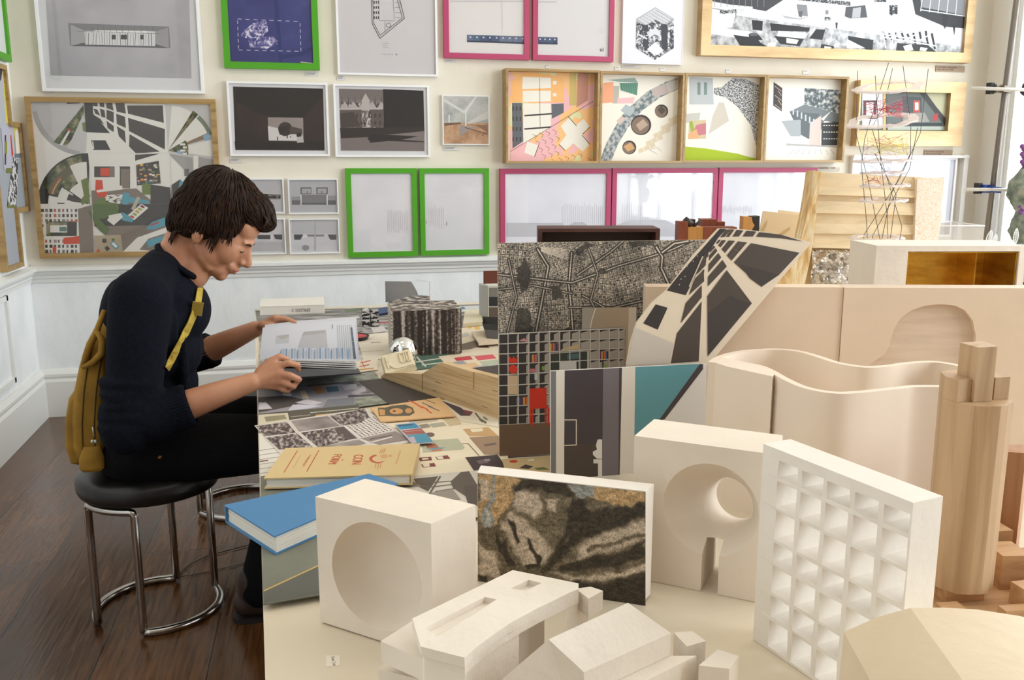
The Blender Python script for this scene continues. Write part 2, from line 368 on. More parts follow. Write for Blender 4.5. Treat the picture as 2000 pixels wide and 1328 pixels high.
picture('framed_print', 'deep blue print with a dashed white rectangle in a green frame', 'picture', [(424, -120), (617, -120), (623, 137), (438, 132)], .030, GREEN, blue_print(), depth=.03,
        polys=[(cl, [(478, 58), (496, 44), (520, 40), (524, 60), (512, 72), (534, 72), (546, 84), (520, 96), (488, 92), (484, 76), (470, 70)]), (C(40, 52, 110), L2(539, -5, 549, 130, 7)), (C(38, 50, 106), [(549, 108), (590, 100), (611, 90), (612, 98), (594, 108), (550, 116)]), (C(214, 210, 160), L2(587, 121, 612, 124, 1.6))] + dash, group=None)
# 3 floor plan
pl = []
for o, w in ((0, 1.2), (5, 1.0)):
    s = [(725 + o * .5, -20), (727 + o * .6, 46 - o * .2), (742 + o * .1, 75 - o * 1.2), (790 - o * .8, 36 - o * .2), (776 - o, -20)]
    for a, c in zip(s, s[1:]): pl.append((INK, L2(*a, *c, w)))
for s in (((740, -5), (741, 40)), ((741, 40), (770, 41)), ((770, 41), (768, -5)), ((752, 42), (752, 64))): pl.append((GREY, L2(*s[0], *s[1], .8)))
for k in range(5):
    for q in range(3): pl.append((INK, R4(730 + q * 4, -8 + k * 10, 732 + q * 4, -3 + k * 10)))
    pl.append((GREY, R4(772, -6 + k * 10, 781 + k * .6, -5 + k * 10)))
pl += [(GREY, ARC(759, 49, 3.5, 5, 0, 360, 16)), (C(176, 174, 176), R4(747, 84, 760, 85)), (C(176, 174, 176), R4(747, 88, 757, 89)), (C(176, 174, 176), R4(747, 92, 759, 93)), (INK, [(772, 104), (776, 107), (774, 108)])]
for k in range(5): pl.append((C(176, 174, 176), R4(745 + k * 5, 105, 748 + k * 5, 107)))
picture('framed_plan', 'white framed architectural floor plan drawn in fine black lines', 'picture', [(652, -130), (854, -126), (853, 149), (659, 146)], .010, WFR, C(210, 204, 206), polys=pl, depth=.025)
# 4 pair in magenta frames, one strip running through both
def strip(q, n, seed):
    r = random.Random(seed); o = [(C(84, 96, 124), Q(q, 0, 0, 1, 1))]
    for k in range(n):
        u = k / n; c = r.choice([(70, 84, 116), (96, 110, 138), (58, 74, 106), (110, 118, 140), (78, 104, 128)])
        o.append((C(*c), Q(q, u, .1, u + .9 / n, .8)))
    for k in range(n):
        u = k / n + .02; o.append((C(196, 200, 212), CIR(*bil(q, u + .35 / n, .3), 1.8, n=10)))
    o.append((C(48, 56, 76), Q(q, 0, .78, 1, 1))); return o
s1 = strip([(912, 68), (1027, 71), (1027, 86), (912, 82)], 9, 1)
s2 = strip([(1051, 72), (1089, 73), (1089, 87), (1051, 86)], 4, 2)
picture('framed_print', 'near white print with a long slate strip in the upper left magenta frame', 'picture', [(863, -120), (1034, -118), (1034, 117), (869, 113)], .026, MAG, C(224, 218, 216), polys=s1 + [(C(202, 196, 198), R4(880, 1, 1025, 4)), (C(200, 196, 200), L2(980, -20, 981, 60, .7))], depth=.03, group='top row magenta frames')
picture('framed_print', 'near white print with a short slate strip in the upper right magenta frame', 'picture', [(1041, -118), (1201, -116), (1200, 121), (1042, 117)], .026, MAG, C(222, 217, 218), polys=s2 + [(C(200, 194, 196), R4(1052, 2, 1088, 5)), (C(196, 192, 196), R4(1170, 57, 1180, 58)), (C(196, 192, 196), R4(1169, 62, 1180, 63)), (INK, R4(1172, 95, 1173.4, 100)), (INK, R4(1175, 95, 1176, 100)), (INK, R4(1177.5, 93, 1178.6, 100)), (INK, R4(1172, 99, 1178, 100))], depth=.03, group='top row magenta frames')
# 5 isometric cube drawing
cx, cy = 1280, 62
iso = [(C(176, 176, 182), [(1280, 14), (1316, 36), (1316, 40), (1280, 60), (1243, 42), (1243, 37)]), (C(206, 206, 210), [(1280, 16), (1313, 36), (1298, 47), (1281, 38), (1262, 48), (1246, 38)]),
       (NZ('ink_hatching', [(.44, (60, 60, 66)), (.52, (140, 140, 146)), (.6, (226, 226, 230))], scale=60, detail=6, distort=1), [(1243, 42), (1262, 50), (1280, 39), (1298, 49), (1316, 40), (1316, 94), (1280, 117), (1242, 94)])]
iso += [(C(62, 62, 70), [(1253, 50), (1266, 48), (1266, 62), (1256, 60)]), (C(60, 60, 68), [(1291, 46), (1304, 48), (1304, 96), (1292, 98)]), (C(214, 214, 220), [(1267, 62), (1280, 54), (1290, 62), (1290, 72), (1278, 67), (1267, 76)]), (C(66, 66, 74), [(1255, 78), (1266, 70), (1266, 94), (1256, 92)])]
iso += [(C(216, 216, 220), L2(1244, 66, 1264, 76, 3)), (C(216, 216, 220), L2(1305, 58, 1315, 52, 4)), (C(236, 236, 240), [(1264, 96), (1280, 82), (1296, 98), (1280, 110)]), (INK, [(1280, 106), (1283, 108), (1281, 118)])]
for k in range(6): iso.append((C(130, 130, 138), L2(1250 + k * 6, 35 - k * 3.2, 1284 + k * 6, 54 - k * 3.0, .7)))
picture('drawing_panel', 'white unframed panel with a black isometric cube drawing beside the large gold frame', 'picture', [(1218, -130), (1338, -130), (1335, 127), (1217, 124)], .004, C(226, 226, 232), C(226, 225, 232), polys=iso, depth=.022, inset=.001, glass=False)
# 6 large gold frame with black and white collage of a square
q6 = [(1388, -180), (1900, -170), (1894, 106), (1387, 94)]
nzs = NZ('grainy_concrete_print', [(.35, (120, 120, 122)), (.55, (190, 190, 192)), (.7, (224, 224, 224))], scale=26, detail=8)
nzf = NZ('pale_ground_print', [(.35, (198, 198, 200)), (.6, (226, 226, 228))], scale=8, detail=8)
crowd = NZ('crowd_print', [(.44, (24, 24, 26)), (.54, (90, 90, 92)), (.62, (210, 210, 212))], scale=160, detail=2)
B6 = C(28, 28, 30); W6 = C(228, 228, 230); G6 = C(128, 128, 132)
p6 = [(nzf, [(1388, -20), (1896, -20), (1894, 106), (1387, 94)]), (C(60, 60, 64), [(1388, -20), (1560, -20), (1496, 22), (1388, 2)]), (W6, [(1388, 6), (1470, 13), (1470, 17), (1388, 20)])]
for k in range(9): p6.append((G6, L2(1396 + k * 12, -5, 1396 + k * 12, 14, 1)))
p6 += [(crowd, [(1406, 20), (1438, 18), (1438, 30), (1406, 26)]), (crowd, [(1560, -4), (1660, 3), (1662, 12), (1640, 9), (1556, 0)]), (crowd, R4(1708, -2, 1732, 4)), (W6, [(1390, 20), (1402, 22), (1402, 50), (1390, 48)]), (W6, R4(1416, 26, 1436, 50)), (C(150, 150, 152), L2(1390, 16, 1440, 24, 2)),
       (nzs, [(1436, 30), (1700, 66), (1894, 92), (1894, 104), (1600, 98), (1387, 94), (1387, 66), (1430, 52)]), (W6, [(1387, 52), (1470, 62), (1470, 70), (1440, 74), (1387, 66)]),
       (B6, [(1468, 39), (1490, 41), (1489, 60), (1470, 58)]), (B6, [(1504, 45), (1582, 54), (1580, 62), (1506, 60)]), (B6, [(1566, 54), (1580, 55), (1576, 64)]), (B6, [(1594, 57), (1612, 58), (1606, 78), (1580, 75)]),
       (W6, [(1520, 60), (1578, 66), (1572, 75), (1518, 71)]), (B6, [(1512, 70), (1570, 76), (1562, 90), (1524, 86)]), (W6, [(1536, 74), (1560, 78), (1556, 86), (1536, 84)]),
       (B6, [(1432, 68), (1478, 74), (1486, 84), (1500, 92), (1510, 96), (1446, 93)]), (B6, [(1462, 66), (1480, 66), (1490, 78), (1464, 78)]), (C(90, 90, 94), [(1465, 64), (1478, 64), (1480, 70), (1465, 70)]), (W6, [(1500, 84), (1516, 82), (1514, 94), (1498, 94)]),
       (B6, [(1604, 86), (1628, 90), (1630, 98), (1602, 97)]), (W6, [(1610, 90), (1624, 92), (1622, 96), (1610, 95)]), (B6, [(1656, 70), (1706, 78), (1704, 100), (1700, 98), (1660, 90)]), (W6, [(1654, 76), (1690, 94), (1654, 94)]),
       (C(170, 170, 174), [(1528, 30), (1560, 36), (1582, 32), (1564, 38), (1534, 36)]), (G6, [(1556, 8), (1576, 10), (1578, 32), (1560, 30)]), (C(90, 90, 94), [(1560, 22), (1568, 22), (1566, 34), (1560, 32)]),
       (C(74, 74, 78), [(1652, 14), (1690, 10), (1694, 34), (1660, 36), (1650, 32)]), (C(170, 170, 174), [(1666, 16), (1682, 14), (1680, 34), (1664, 35)]), (crowd, R4(1610, 33, 1622, 40)), (G6, R4(1612, 20, 1618, 28)), (B6, [(1632, 44), (1636, 44), (1635, 56), (1633, 56)]),
       (crowd, R4(1737, 10, 1753, 28)), (B6, R4(1739, 12, 1743, 30)), (B6, R4(1747, 14, 1753, 26)),
       (C(40, 40, 42), [(1780, -10), (1896, -10), (1896, 56), (1846, 52), (1788, 28)]), (G6, [(1796, -10), (1896, -10), (1894, 30), (1800, 14)]), (C(220, 220, 222), L2(1798, 19, 1896, 32, 2)), (B6, [(1840, 26), (1852, 28), (1846, 57), (1841, 48)]), (B6, [(1860, 48), (1866, 50), (1864, 70)])]
for k in range(6): p6.append((C(206, 206, 210), L2(1802 + k * 17, -8, 1798 + k * 17, 22 + k * 2, 1.6)))
for k in range(9): p6.append((B6, L2(1724 + k * 12, 60 + (k * 5) % 7, 1730 + k * 12, 100 - (k * 3) % 10 if k > 4 else 78, 4)))
for s in ((1722, 66, 1810, 82), (1722, 72, 1830, 90), (1724, 58, 1730, 94), (1748, 62, 1740, 92), (1766, 60, 1740, 74), (1792, 66, 1766, 78), (1812, 70, 1790, 82)): p6.append((C(214, 214, 216), L2(*s, 2.4)))
p6 += [(C(34, 34, 36), [(1752, 84), (1812, 88), (1830, 102), (1750, 100)]), (W6, [(1764, 90), (1780, 86), (1784, 98), (1768, 100)]), (W6, [(1798, 92), (1812, 94), (1808, 100), (1796, 99)])]
picture('framed_collage', 'large gold frame around a black and white collage of a public square', 'picture', [(1376, -190), (1917, -180), (1904, 121), (1372, 110)], .055, GILT, nzf, polys=p6, depth=.06, inset=.02, glass=False)
# 7 gold framed collage of coloured drawings behind the reader
q7 = [(60, 203), (418, 206), (424, 492), (80, 494)]
BW = C(226, 220, 212); DG = C(62, 54, 50); GR = C(160, 156, 154); TQ = C(84, 150, 168); OL = C(104, 120, 52); TAU = C(124, 110, 98); RED = C(206, 66, 30); DGR = C(38, 36, 34)
mot = NZ('garden_print', [(.4, (40, 42, 30)), (.52, (80, 90, 44)), (.62, (150, 140, 110))], scale=24, detail=6)
p7 = [(BW, q7), (C(190, 186, 184), ARC(165, 200, 0, 104, 90, 180, 18)), (C(190, 186, 184), [(61, 203), (165, 203), (165, 205), (61, 205)]), (C(168, 164, 162), ARC(165, 200, 94, 104, 95, 170, 14)), (mot, [(163, 205), (166, 240), (130, 285), (104, 278)]), (BW, [(134, 254), (137, 256), (122, 284), (116, 283)]), (C(190, 60, 60), R4(132, 252, 138, 256)), (C(196, 192, 190), [(163, 222), (170, 258), (168, 298), (132, 290)]), (OL, [(160, 240), (168, 238), (169, 258), (162, 256)]), (DG, [(130, 198), (158, 198), (154, 202), (131, 203)]),
      (DGR, [(164, 199), (181, 199), (182, 222), (215, 260), (168, 258)])]
# glazed facade in perspective
for q in ([(181, 199), (190, 199), (191, 208), (182, 207)], [(194, 199), (203, 199), (204, 210), (195, 208)], [(207, 200), (219, 200), (222, 216), (208, 211)], [(225, 200), (243, 201), (246, 222), (228, 218)], [(248, 206), (318, 206), (320, 240), (250, 222)], [(183, 212), (190, 214), (196, 226), (186, 222)], [(195, 212), (204, 215), (206, 230), (198, 228)], [(208, 214), (222, 219), (222, 240), (208, 232)], [(227, 222), (244, 228), (246, 250), (228, 242)], [(250, 230), (322, 252), (322, 292), (252, 256)], [(186, 226), (196, 232), (204, 244), (192, 236)], [(208, 236), (222, 246), (222, 258), (210, 250)], [(228, 246), (244, 256), (246, 280), (232, 266)], [(253, 262), (312, 296), (266, 300), (252, 286)], [(264, 302), (312, 300), (264, 314)]): p7.append((DG, q))
p7 += [(DGR, [(178, 274), (206, 274), (216, 293), (182, 293)]), (BW, [(180, 276), (182, 276), (184, 291), (181, 291)])]
# fans on the right
p7 += [(C(196, 192, 190), [(322, 204), (416, 208), (420, 340), (372, 346), (328, 296)]), (BW, ARC(328, 294, 0, 88, -85, -58, 8)), (mot, ARC(328, 294, 0, 92, -58, -50, 6)), (C(122, 108, 92), ARC(328, 294, 0, 84, -55, -52, 4)), (BW, ARC(328, 294, 0, 84, -50, -24, 8)), (C(120, 128, 110), ARC(328, 294, 84, 92, -48, -20, 8)), (C(140, 120, 100), ARC(328, 294, 0, 84, -24, -17, 4)), (C(140, 170, 196), ARC(328, 294, 74, 86, -23, -14, 4)), (BW, ARC(328, 294, 0, 88, -14, 8, 8)), (mot, ARC(328, 294, 2, 40, -30, 12, 8)), (C(140, 164, 190), ARC(328, 294, 18, 30, 0, 14, 4))]
for k in range(4): p7.append((BW, R4(352 + k % 2 * 5, 280 + k * 6, 362 + k % 2 * 3, 284 + k * 6)))
p7 += [(GR, [(330, 300), (376, 308), (378, 344), (374, 346)]), (BW, R4(378, 304, 387, 350)), (GR, [(388, 306), (422, 312), (424, 350), (388, 350)]), (C(110, 106, 104), R4(360, 330, 369, 344)), (C(110, 106, 104), R4(390, 330, 398, 344))]
# left fan (lower)
p7 += [(DGR, ARC(172, 398, 0, 99, 180, 272, 18)), (mot, ARC(172, 398, 60, 96, 200, 262, 14)), (C(96, 88, 66), ARC(172, 398, 66, 82, 195, 250, 12)), (C(176, 80, 60), ARC(172, 398, 74, 76, 195, 225, 8)), (C(214, 170, 80), ARC(172, 398, 71, 73, 195, 222, 8)), (mot, ARC(172, 398, 40, 64, 190, 262, 12)), (BW, ARC(172, 398, 60, 78, 176, 192, 4)), (BW, ARC(172, 398, 34, 60, 182, 212, 6)), (BW, ARC(172, 398, 30, 82, 244, 268, 6)), (BW, ARC(172, 398, 8, 44, 215, 262, 8)), (DG, ARC(172, 398, 8, 42, 190, 208, 5)), (BW, ARC(172, 398, 4, 46, 168, 188, 5)), (BW, ARC(172, 402, 6, 40, 120, 166, 6)), (OL, ARC(172, 394, 0, 14, 150, 290, 8)), (OL, [(158, 352), (172, 346), (176, 400), (166, 392)])]
# bookcase corner
p7 += [(BW, [(76, 402), (154, 404), (156, 494), (80, 494)]), (mot, R4(90, 432, 150, 461)), (BW, R4(98, 440, 131, 454)), (C(90, 120, 110), R4(116, 443, 130, 452)), (DG, R4(131, 434, 150, 460))]
for r in range(9):
    for c in range(9):
        if 2 < r < 6 and c > 0: continue
        x = 79 + c * 8.3; y = 406 + r * 10; p7.append((C(*rnd.choice([(52, 46, 44), (120, 112, 106), (60, 54, 50), (150, 130, 120), (186, 90, 70)])), R4(x + 1, y + 2, x + rnd.uniform(4, 7), y + 8)))
p7 += [(RED, [(124, 464), (142, 463), (155, 460), (156, 476), (124, 477)]), (RED, R4(103, 482, 110, 493)), (TAU, [(152, 408), (180, 400), (184, 494), (156, 494)])]
# middle interior and floor
p7 += [(BW, [(172, 298), (262, 300), (268, 372), (178, 372)]), (DG, R4(184, 325, 224, 346)), (RED, R4(196, 328, 214, 344)), (TAU, R4(214, 326, 224, 346)), (DG, R4(232, 325, 254, 368)), (TAU, R4(236, 330, 253, 368)), (BW, R4(228, 326, 234, 366)), (DG, [(266, 322), (310, 314), (314, 358), (268, 362)])]
for k in range(46):
    x = rnd.uniform(267, 307); y = rnd.uniform(320, 356); c = rnd.choice([(226, 220, 210), (206, 66, 30), (104, 120, 52), (30, 28, 28), (150, 140, 130), (90, 140, 160), (214, 170, 80)]); p7.append((C(*c), R4(x, y, x + rnd.uniform(2, 7), y + rnd.uniform(1.5, 4))))
p7 += [(TAU, [(178, 372), (266, 368), (332, 420), (338, 492), (240, 492), (184, 440)]), (C(58, 52, 50), [(294, 360), (332, 366), (334, 398), (294, 398)]), (DG, [(334, 362), (352, 350), (366, 372), (352, 440), (334, 436)]), (TQ, [(352, 350), (364, 362), (372, 380), (348, 372)]), (TQ, [(336, 400), (352, 396), (344, 470), (338, 480)]), (C(58, 52, 50), [(206, 399), (334, 398), (336, 420), (288, 440), (184, 442)]),
       (OL, ARC(206, 406, 0, 26, 0, 360, 16, .75)), (C(84, 104, 52), [(180, 398), (226, 398), (232, 420), (196, 428), (182, 416)]), (TQ, [(238, 380), (262, 386), (290, 392), (292, 398), (262, 396), (238, 394)]), (TQ, ARC(246, 388, 4, 12, 60, 320, 12)), (TQ, [(238, 414), (250, 420), (262, 428), (258, 434), (238, 430)]), (C(180, 170, 150), [(268, 384), (274, 386), (262, 412), (256, 408)]),
       (BW, [(276, 398), (290, 406), (262, 430), (250, 420)]), (BW, [(209, 430), (216, 420), (236, 416), (240, 424), (222, 440)]), (C(84, 104, 52), [(170, 412), (178, 412), (214, 448), (208, 458), (196, 452)]), (OL, R4(278, 358, 294, 380)), (BW, [(204, 380), (240, 380), (234, 398), (208, 394)])]
for k, c in enumerate(((120, 50, 60), (150, 170, 60), (206, 150, 60), (130, 170, 60), (190, 70, 60))): p7.append((C(*c), [(276 - k * 5 + 1, 400 + k * 5), (283 - k * 5, 404 + k * 5), (280 - k * 5, 407 + k * 5), (273 - k * 5, 403 + k * 5)]))
for k in range(16):
    x = rnd.uniform(206, 234); y = rnd.uniform(380, 394); p7.append((DGR, L2(x, y, x + 6, y + rnd.uniform(-3, 3), 1.4)))
for i in range(3):
    for j in range(3): p7.append((BW, CIR(214 + i * 4.5 + j, 422 + j * 4 + i, 2, n=8)))
p7 += [(RED, [(187, 351), (200, 352), (202, 372), (210, 376), (208, 384), (192, 386), (186, 372)]), (BW, [(188, 372), (238, 362), (240, 370), (190, 376)]), (C(176, 158, 132), [(184, 460), (236, 459), (240, 494), (186, 494)]), (RED, CIR(192, 490, 3.2)), (DG, [(204, 484), (210, 480), (215, 486), (209, 491)]), (DG, R4(200, 466, 208, 474)), (C(104, 120, 52), CIR(221, 468, 3)), (TQ, [(214, 476), (222, 470), (234, 482), (226, 488)]), (BW, [(217, 476), (222, 473), (230, 481), (226, 484)]),
       (BW, [(240, 492), (268, 464), (336, 440), (338, 452), (290, 492)]), (TAU, [(272, 488), (290, 466), (334, 452), (318, 476), (300, 490)]), (TQ, [(286, 470), (332, 456), (310, 474), (290, 484)]), (TQ, [(284, 448), (296, 434), (334, 420), (336, 436), (300, 448)]), (C(190, 60, 50), L2(294, 440, 310, 434, 3)), (TQ, [(338, 440), (352, 430), (352, 492), (338, 492)]), (C(206, 200, 192), L2(178, 372, 184, 494, .8)), (C(206, 200, 192), L2(332, 300, 340, 470, .8)), (C(206, 200, 192), L2(170, 299, 330, 299, .6))]
picture('framed_collage', 'gold framed collage of coloured room drawings and fans behind the seated reader', 'picture', [(48, 189), (425, 193), (433, 499), (76, 504)], .024, GOLDW, BW, polys=p7, depth=.04, inset=.012)
# 8 two dark photographs
dw = NZ('dark_sepia_print', [(.3, (34, 28, 28)), (.7, (62, 48, 44))], scale=5, detail=6)
p8 = [(C(38, 33, 32), [(455, 169), (631, 173), (634, 294), (460, 293)]), (dw, [(462, 200), (523, 228), (524, 276), (466, 286)]), (dw, [(592, 230), (630, 188), (632, 288), (594, 276)]), (C(150, 138, 134), [(523, 229), (592, 230), (593, 276), (525, 275)]), (C(212, 206, 204), [(523, 246), (545, 251), (556, 262), (590, 262), (593, 275), (525, 274)]), (C(60, 50, 48), ARC(557, 252, 0, 14, 0, 360, 14)), (C(52, 44, 42), [(543, 250), (566, 240), (570, 262), (546, 263)]), (C(80, 70, 66), [(566, 246), (590, 252), (590, 262), (566, 262)]), (C(36, 31, 30), [(458, 276), (632, 276), (634, 294), (460, 293)]), (C(42, 36, 36), CIR(584, 264, 5)), (C(190, 182, 180), [(580, 268), (590, 266), (594, 278), (580, 279)]), (C(40, 34, 34), R4(541, 267, 543, 274)), (C(40, 34, 34), R4(560, 265, 562, 270)), (C(40, 34, 34), R4(567, 265, 568.5, 269))]
picture('framed_photograph', 'dark photograph looking out of a tunnel to a tree in a white frame', 'picture', [(443, 158), (641, 162), (643, 306), (449, 304)], .010, WFR, C(222, 220, 222), polys=p8, depth=.025, group='white framed dark photographs')
fac = NZ('ornate_facade_print', [(.4, (60, 50, 50)), (.5, (120, 108, 106)), (.6, (206, 196, 192))], scale=70, detail=5, stretch=(1, 1, .6), distort=.8)
p8 = [(C(128, 118, 116), [(662, 173), (827, 177), (829, 295), (666, 294)]), (fac, [(666, 200), (748, 202), (750, 250), (666, 250)]), (C(118, 108, 106), [(662, 173), (748, 175), (748, 196), (664, 194)]), (C(96, 84, 82), [(664, 214), (748, 214), (750, 248), (666, 250)])]
for k in range(7): p8.append((C(80, 72, 70), [(666 + k * 13, 204), (667.5 + k * 13, 186), (669 + k * 13, 204)]))
for k in range(5): p8.append((C(180, 170, 166), [(664 + k * 18, 212), (673 + k * 18, 198), (682 + k * 18, 212)]))
p8 += [(C(190, 180, 176), L2(664, 213, 748, 212, 3)), (C(186, 176, 172), [(706, 196), (714, 182), (722, 196), (722, 250), (708, 250)])]
for k in range(9):
    for j in range(2): p8.append((C(70, 60, 58), R4(668 + k * 9, 222 + j * 14, 672 + k * 9, 230 + j * 14)))
p8 += [(fac, [(706, 216), (724, 216), (724, 248), (706, 248)]), (C(72, 62, 60), [(664, 222), (690, 218), (704, 246), (666, 250)]), (C(36, 31, 31), [(748, 174), (827, 177), (829, 262), (750, 262)]), (C(50, 42, 42), [(664, 250), (829, 248), (829, 278), (666, 272)]), (C(124, 112, 110), [(665, 270), (718, 268), (720, 280), (829, 278), (829, 295), (666, 294)]), (C(130, 118, 116), [(750, 264), (829, 256), (829, 276), (750, 270)]), (C(40, 34, 34), [(722, 262), (818, 266), (790, 272), (722, 279)])]
picture('framed_photograph', 'photograph of an ornate roofline half hidden by a black block in a white frame', 'picture', [(651, 163), (838, 167), (840, 306), (655, 307)], .010, WFR, C(222, 220, 222), polys=p8, depth=.025, group='white framed dark photographs')
# 9 small square colour print
sky9 = NZ('overcast_print', [(.35, (150, 152, 150)), (.65, (190, 188, 182))], scale=14, detail=5); sand = NZ('sandy_print', [(.35, (160, 118, 86)), (.65, (196, 158, 124))], scale=22, detail=5)
p9 = [(sky9, [(866, 187), (955, 189), (954, 242), (867, 242)]), (sand, [(867, 240), (954, 240), (954, 281), (867, 280)]), (C(206, 204, 200), [(867, 192), (909, 218), (907, 222), (867, 198)]), (C(206, 204, 200), [(932, 188), (928, 188), (906, 216), (912, 219)]), (C(216, 214, 210), R4(908.5, 216, 911, 246)), (C(216, 214, 210), R4(876, 224, 878.5, 242)), (C(196, 190, 184), [(911, 240), (953, 216), (953, 232), (916, 242)]), (C(112, 86, 66), [(868, 240), (900, 239), (900, 242), (868, 246)]), (C(136, 104, 78), [(912, 243), (952, 244), (953, 258), (930, 246)]), (C(150, 138, 132), [(898, 244), (918, 248), (930, 247), (898, 266), (896, 270)]), (C(104, 70, 46), L2(908, 249, 952, 262, 1.5)), (C(104, 70, 46), L2(946, 259, 942, 265, 1.5))]
picture('framed_print', 'small square print of white masts over sandy ground', 'picture', [(864, 185), (957, 187), (955, 284), (865, 282)], .005, WFR, sky9, polys=p9, depth=.02, inset=.001, glass=False)
# 11 four small pencil studies
def study(label, px, polys): picture('framed_study', label, 'picture', px, .006, WFR, C(206, 203, 206), polys=polys, depth=.022, inset=.009, group='small white framed studies')
dkh = NZ('dark_horizon_print', [(.45, (44, 42, 42)), (.6, (120, 118, 118))], scale=60, detail=4)
study('small pencil study with a dark horizon strip directly right of the reader\'s hair', [(452, 348), (554, 349), (556, 418), (455, 417)], [(C(190, 187, 190), [(456, 354), (550, 354), (551, 412), (458, 412)]), (dkh, [(462, 380), (500, 378), (548, 380), (548, 388), (462, 387)]), (C(120, 118, 120), L2(470, 390, 548, 389, .8))])
g1 = C(120, 118, 120); g2 = C(150, 148, 150); g3 = C(86, 84, 88)
study('small pencil study of two windows over a long sofa like volume', [(562, 349), (661, 349), (661, 418), (564, 418)], [(C(182, 180, 184), [(566, 353), (657, 353), (657, 414), (567, 414)]), (g2, [(569, 384), (656, 382), (656, 400), (570, 400)]), (C(104, 102, 106), [(570, 391), (656, 391), (656, 400), (570, 400)]), (C(128, 126, 128), [(588, 380), (639, 380), (639, 396), (588, 396)]), (g3, R4(587, 366, 608, 379)), (C(170, 168, 170), R4(589, 368, 607, 378)), (g3, R4(618, 366, 640, 379)), (C(170, 168, 170), R4(620, 368, 638, 378)), (BLK, R4(600, 373, 601, 378)), (BLK, R4(628, 373, 629, 378)), (W6, R4(587, 381, 589, 400)), (W6, R4(638, 381, 640, 400))])
study('small pencil study of two dark notches partly behind the reader\'s fringe', [(455, 427), (557, 427), (559, 497), (457, 497)], [(g3, [(500, 459), (528, 459), (528, 467), (504, 467)]), (g3, [(534, 458), (551, 458), (551, 468), (538, 467)]), (C(222, 220, 222), R4(529, 459, 533, 470)), (C(188, 185, 188), R4(462, 472, 552, 490))])
study('small pencil study of a shallow white arch between two dark notches', [(564, 427), (663, 427), (664, 495), (566, 496)], [(C(190, 188, 192), R4(570, 432, 658, 456)), (g3, [(574, 458), (592, 458), (587, 468), (575, 468)]), (g3, [(640, 458), (657, 458), (657, 468), (645, 468)]), (C(140, 138, 140), [(598, 458), (634, 458), (632, 462), (600, 462)]), (C(224, 222, 224), [(592, 459), (597, 457), (602, 462), (602, 463), (590, 466)]), (g2, CIR(597, 484, 7, .8)), (C(176, 173, 178), R4(614, 432, 617, 490))])
# 12 green pair
PG = NZ('pale_graph_print', [(.35, (220, 217, 222)), (.65, (234, 230, 233))], scale=4, detail=6)
def fine(x0, x1, y0, y1, n, c, seed):
    r = random.Random(seed); return [(C(*c), L2(x0 + (x1 - x0) * k / n, y0 + r.uniform(0, 8), x0 + (x1 - x0) * k / n, y1 - r.uniform(0, 8), .6)) for k in range(n)]
picture('framed_print', 'almost blank pale print in the left of the two big green frames', 'picture', [(675, 328), (815, 329), (816, 501), (680, 502)], .026, GREEN, PG, polys=fine(758, 800, 408, 456, 12, (200, 190, 194), 4), depth=.03, group='green framed pale prints')
picture('framed_print', 'almost blank pale print in the right of the two big green frames', 'picture', [(819, 329), (955, 328), (956, 497), (822, 499)], .026, GREEN, PG, polys=fine(838, 870, 400, 448, 8, (200, 190, 194), 5) + [(C(120, 110, 110), R4(832.5, 431, 833.5, 437)), (C(110, 100, 104), R4(872, 433, 873, 440))], depth=.03, group='green framed pale prints')
# 13 three magenta frames in the lower row
PM = NZ('pale_lavender_print', [(.35, (226, 226, 236)), (.65, (242, 242, 250))], scale=3, detail=6, coat=.3)
mag = [('left', [(976, 330), (1193, 329), (1193, 488), (979, 490)], fine(1098, 1180, 396, 450, 22, (194, 192, 200), 6) + [(C(190, 190, 198), [(1096, 448), (1122, 434), (1140, 434), (1170, 460), (1170, 462), (1096, 462)]), (C(196, 196, 204), R4(990, 435, 1100, 462))]),
       ('middle', [(1195, 329), (1400, 328), (1400, 484), (1195, 488)], fine(1216, 1300, 396, 440, 24, (196, 194, 202), 7) + fine(1342, 1392, 370, 430, 18, (190, 188, 198), 8) + [(C(200, 199, 206), [(1204, 440), (1230, 430), (1300, 430), (1320, 440), (1320, 462), (1208, 462)])]),
       ('right', [(1402, 328), (1592, 327), (1592, 480), (1402, 484)], fine(1412, 1470, 400, 420, 20, (200, 198, 208), 9))]
for s, px, po in mag: picture('framed_print', 'pale lavender print in the %s of the three lower magenta frames' % s, 'picture', px, .026, MAG, PM, polys=po, depth=.03, group='lower row magenta frames')
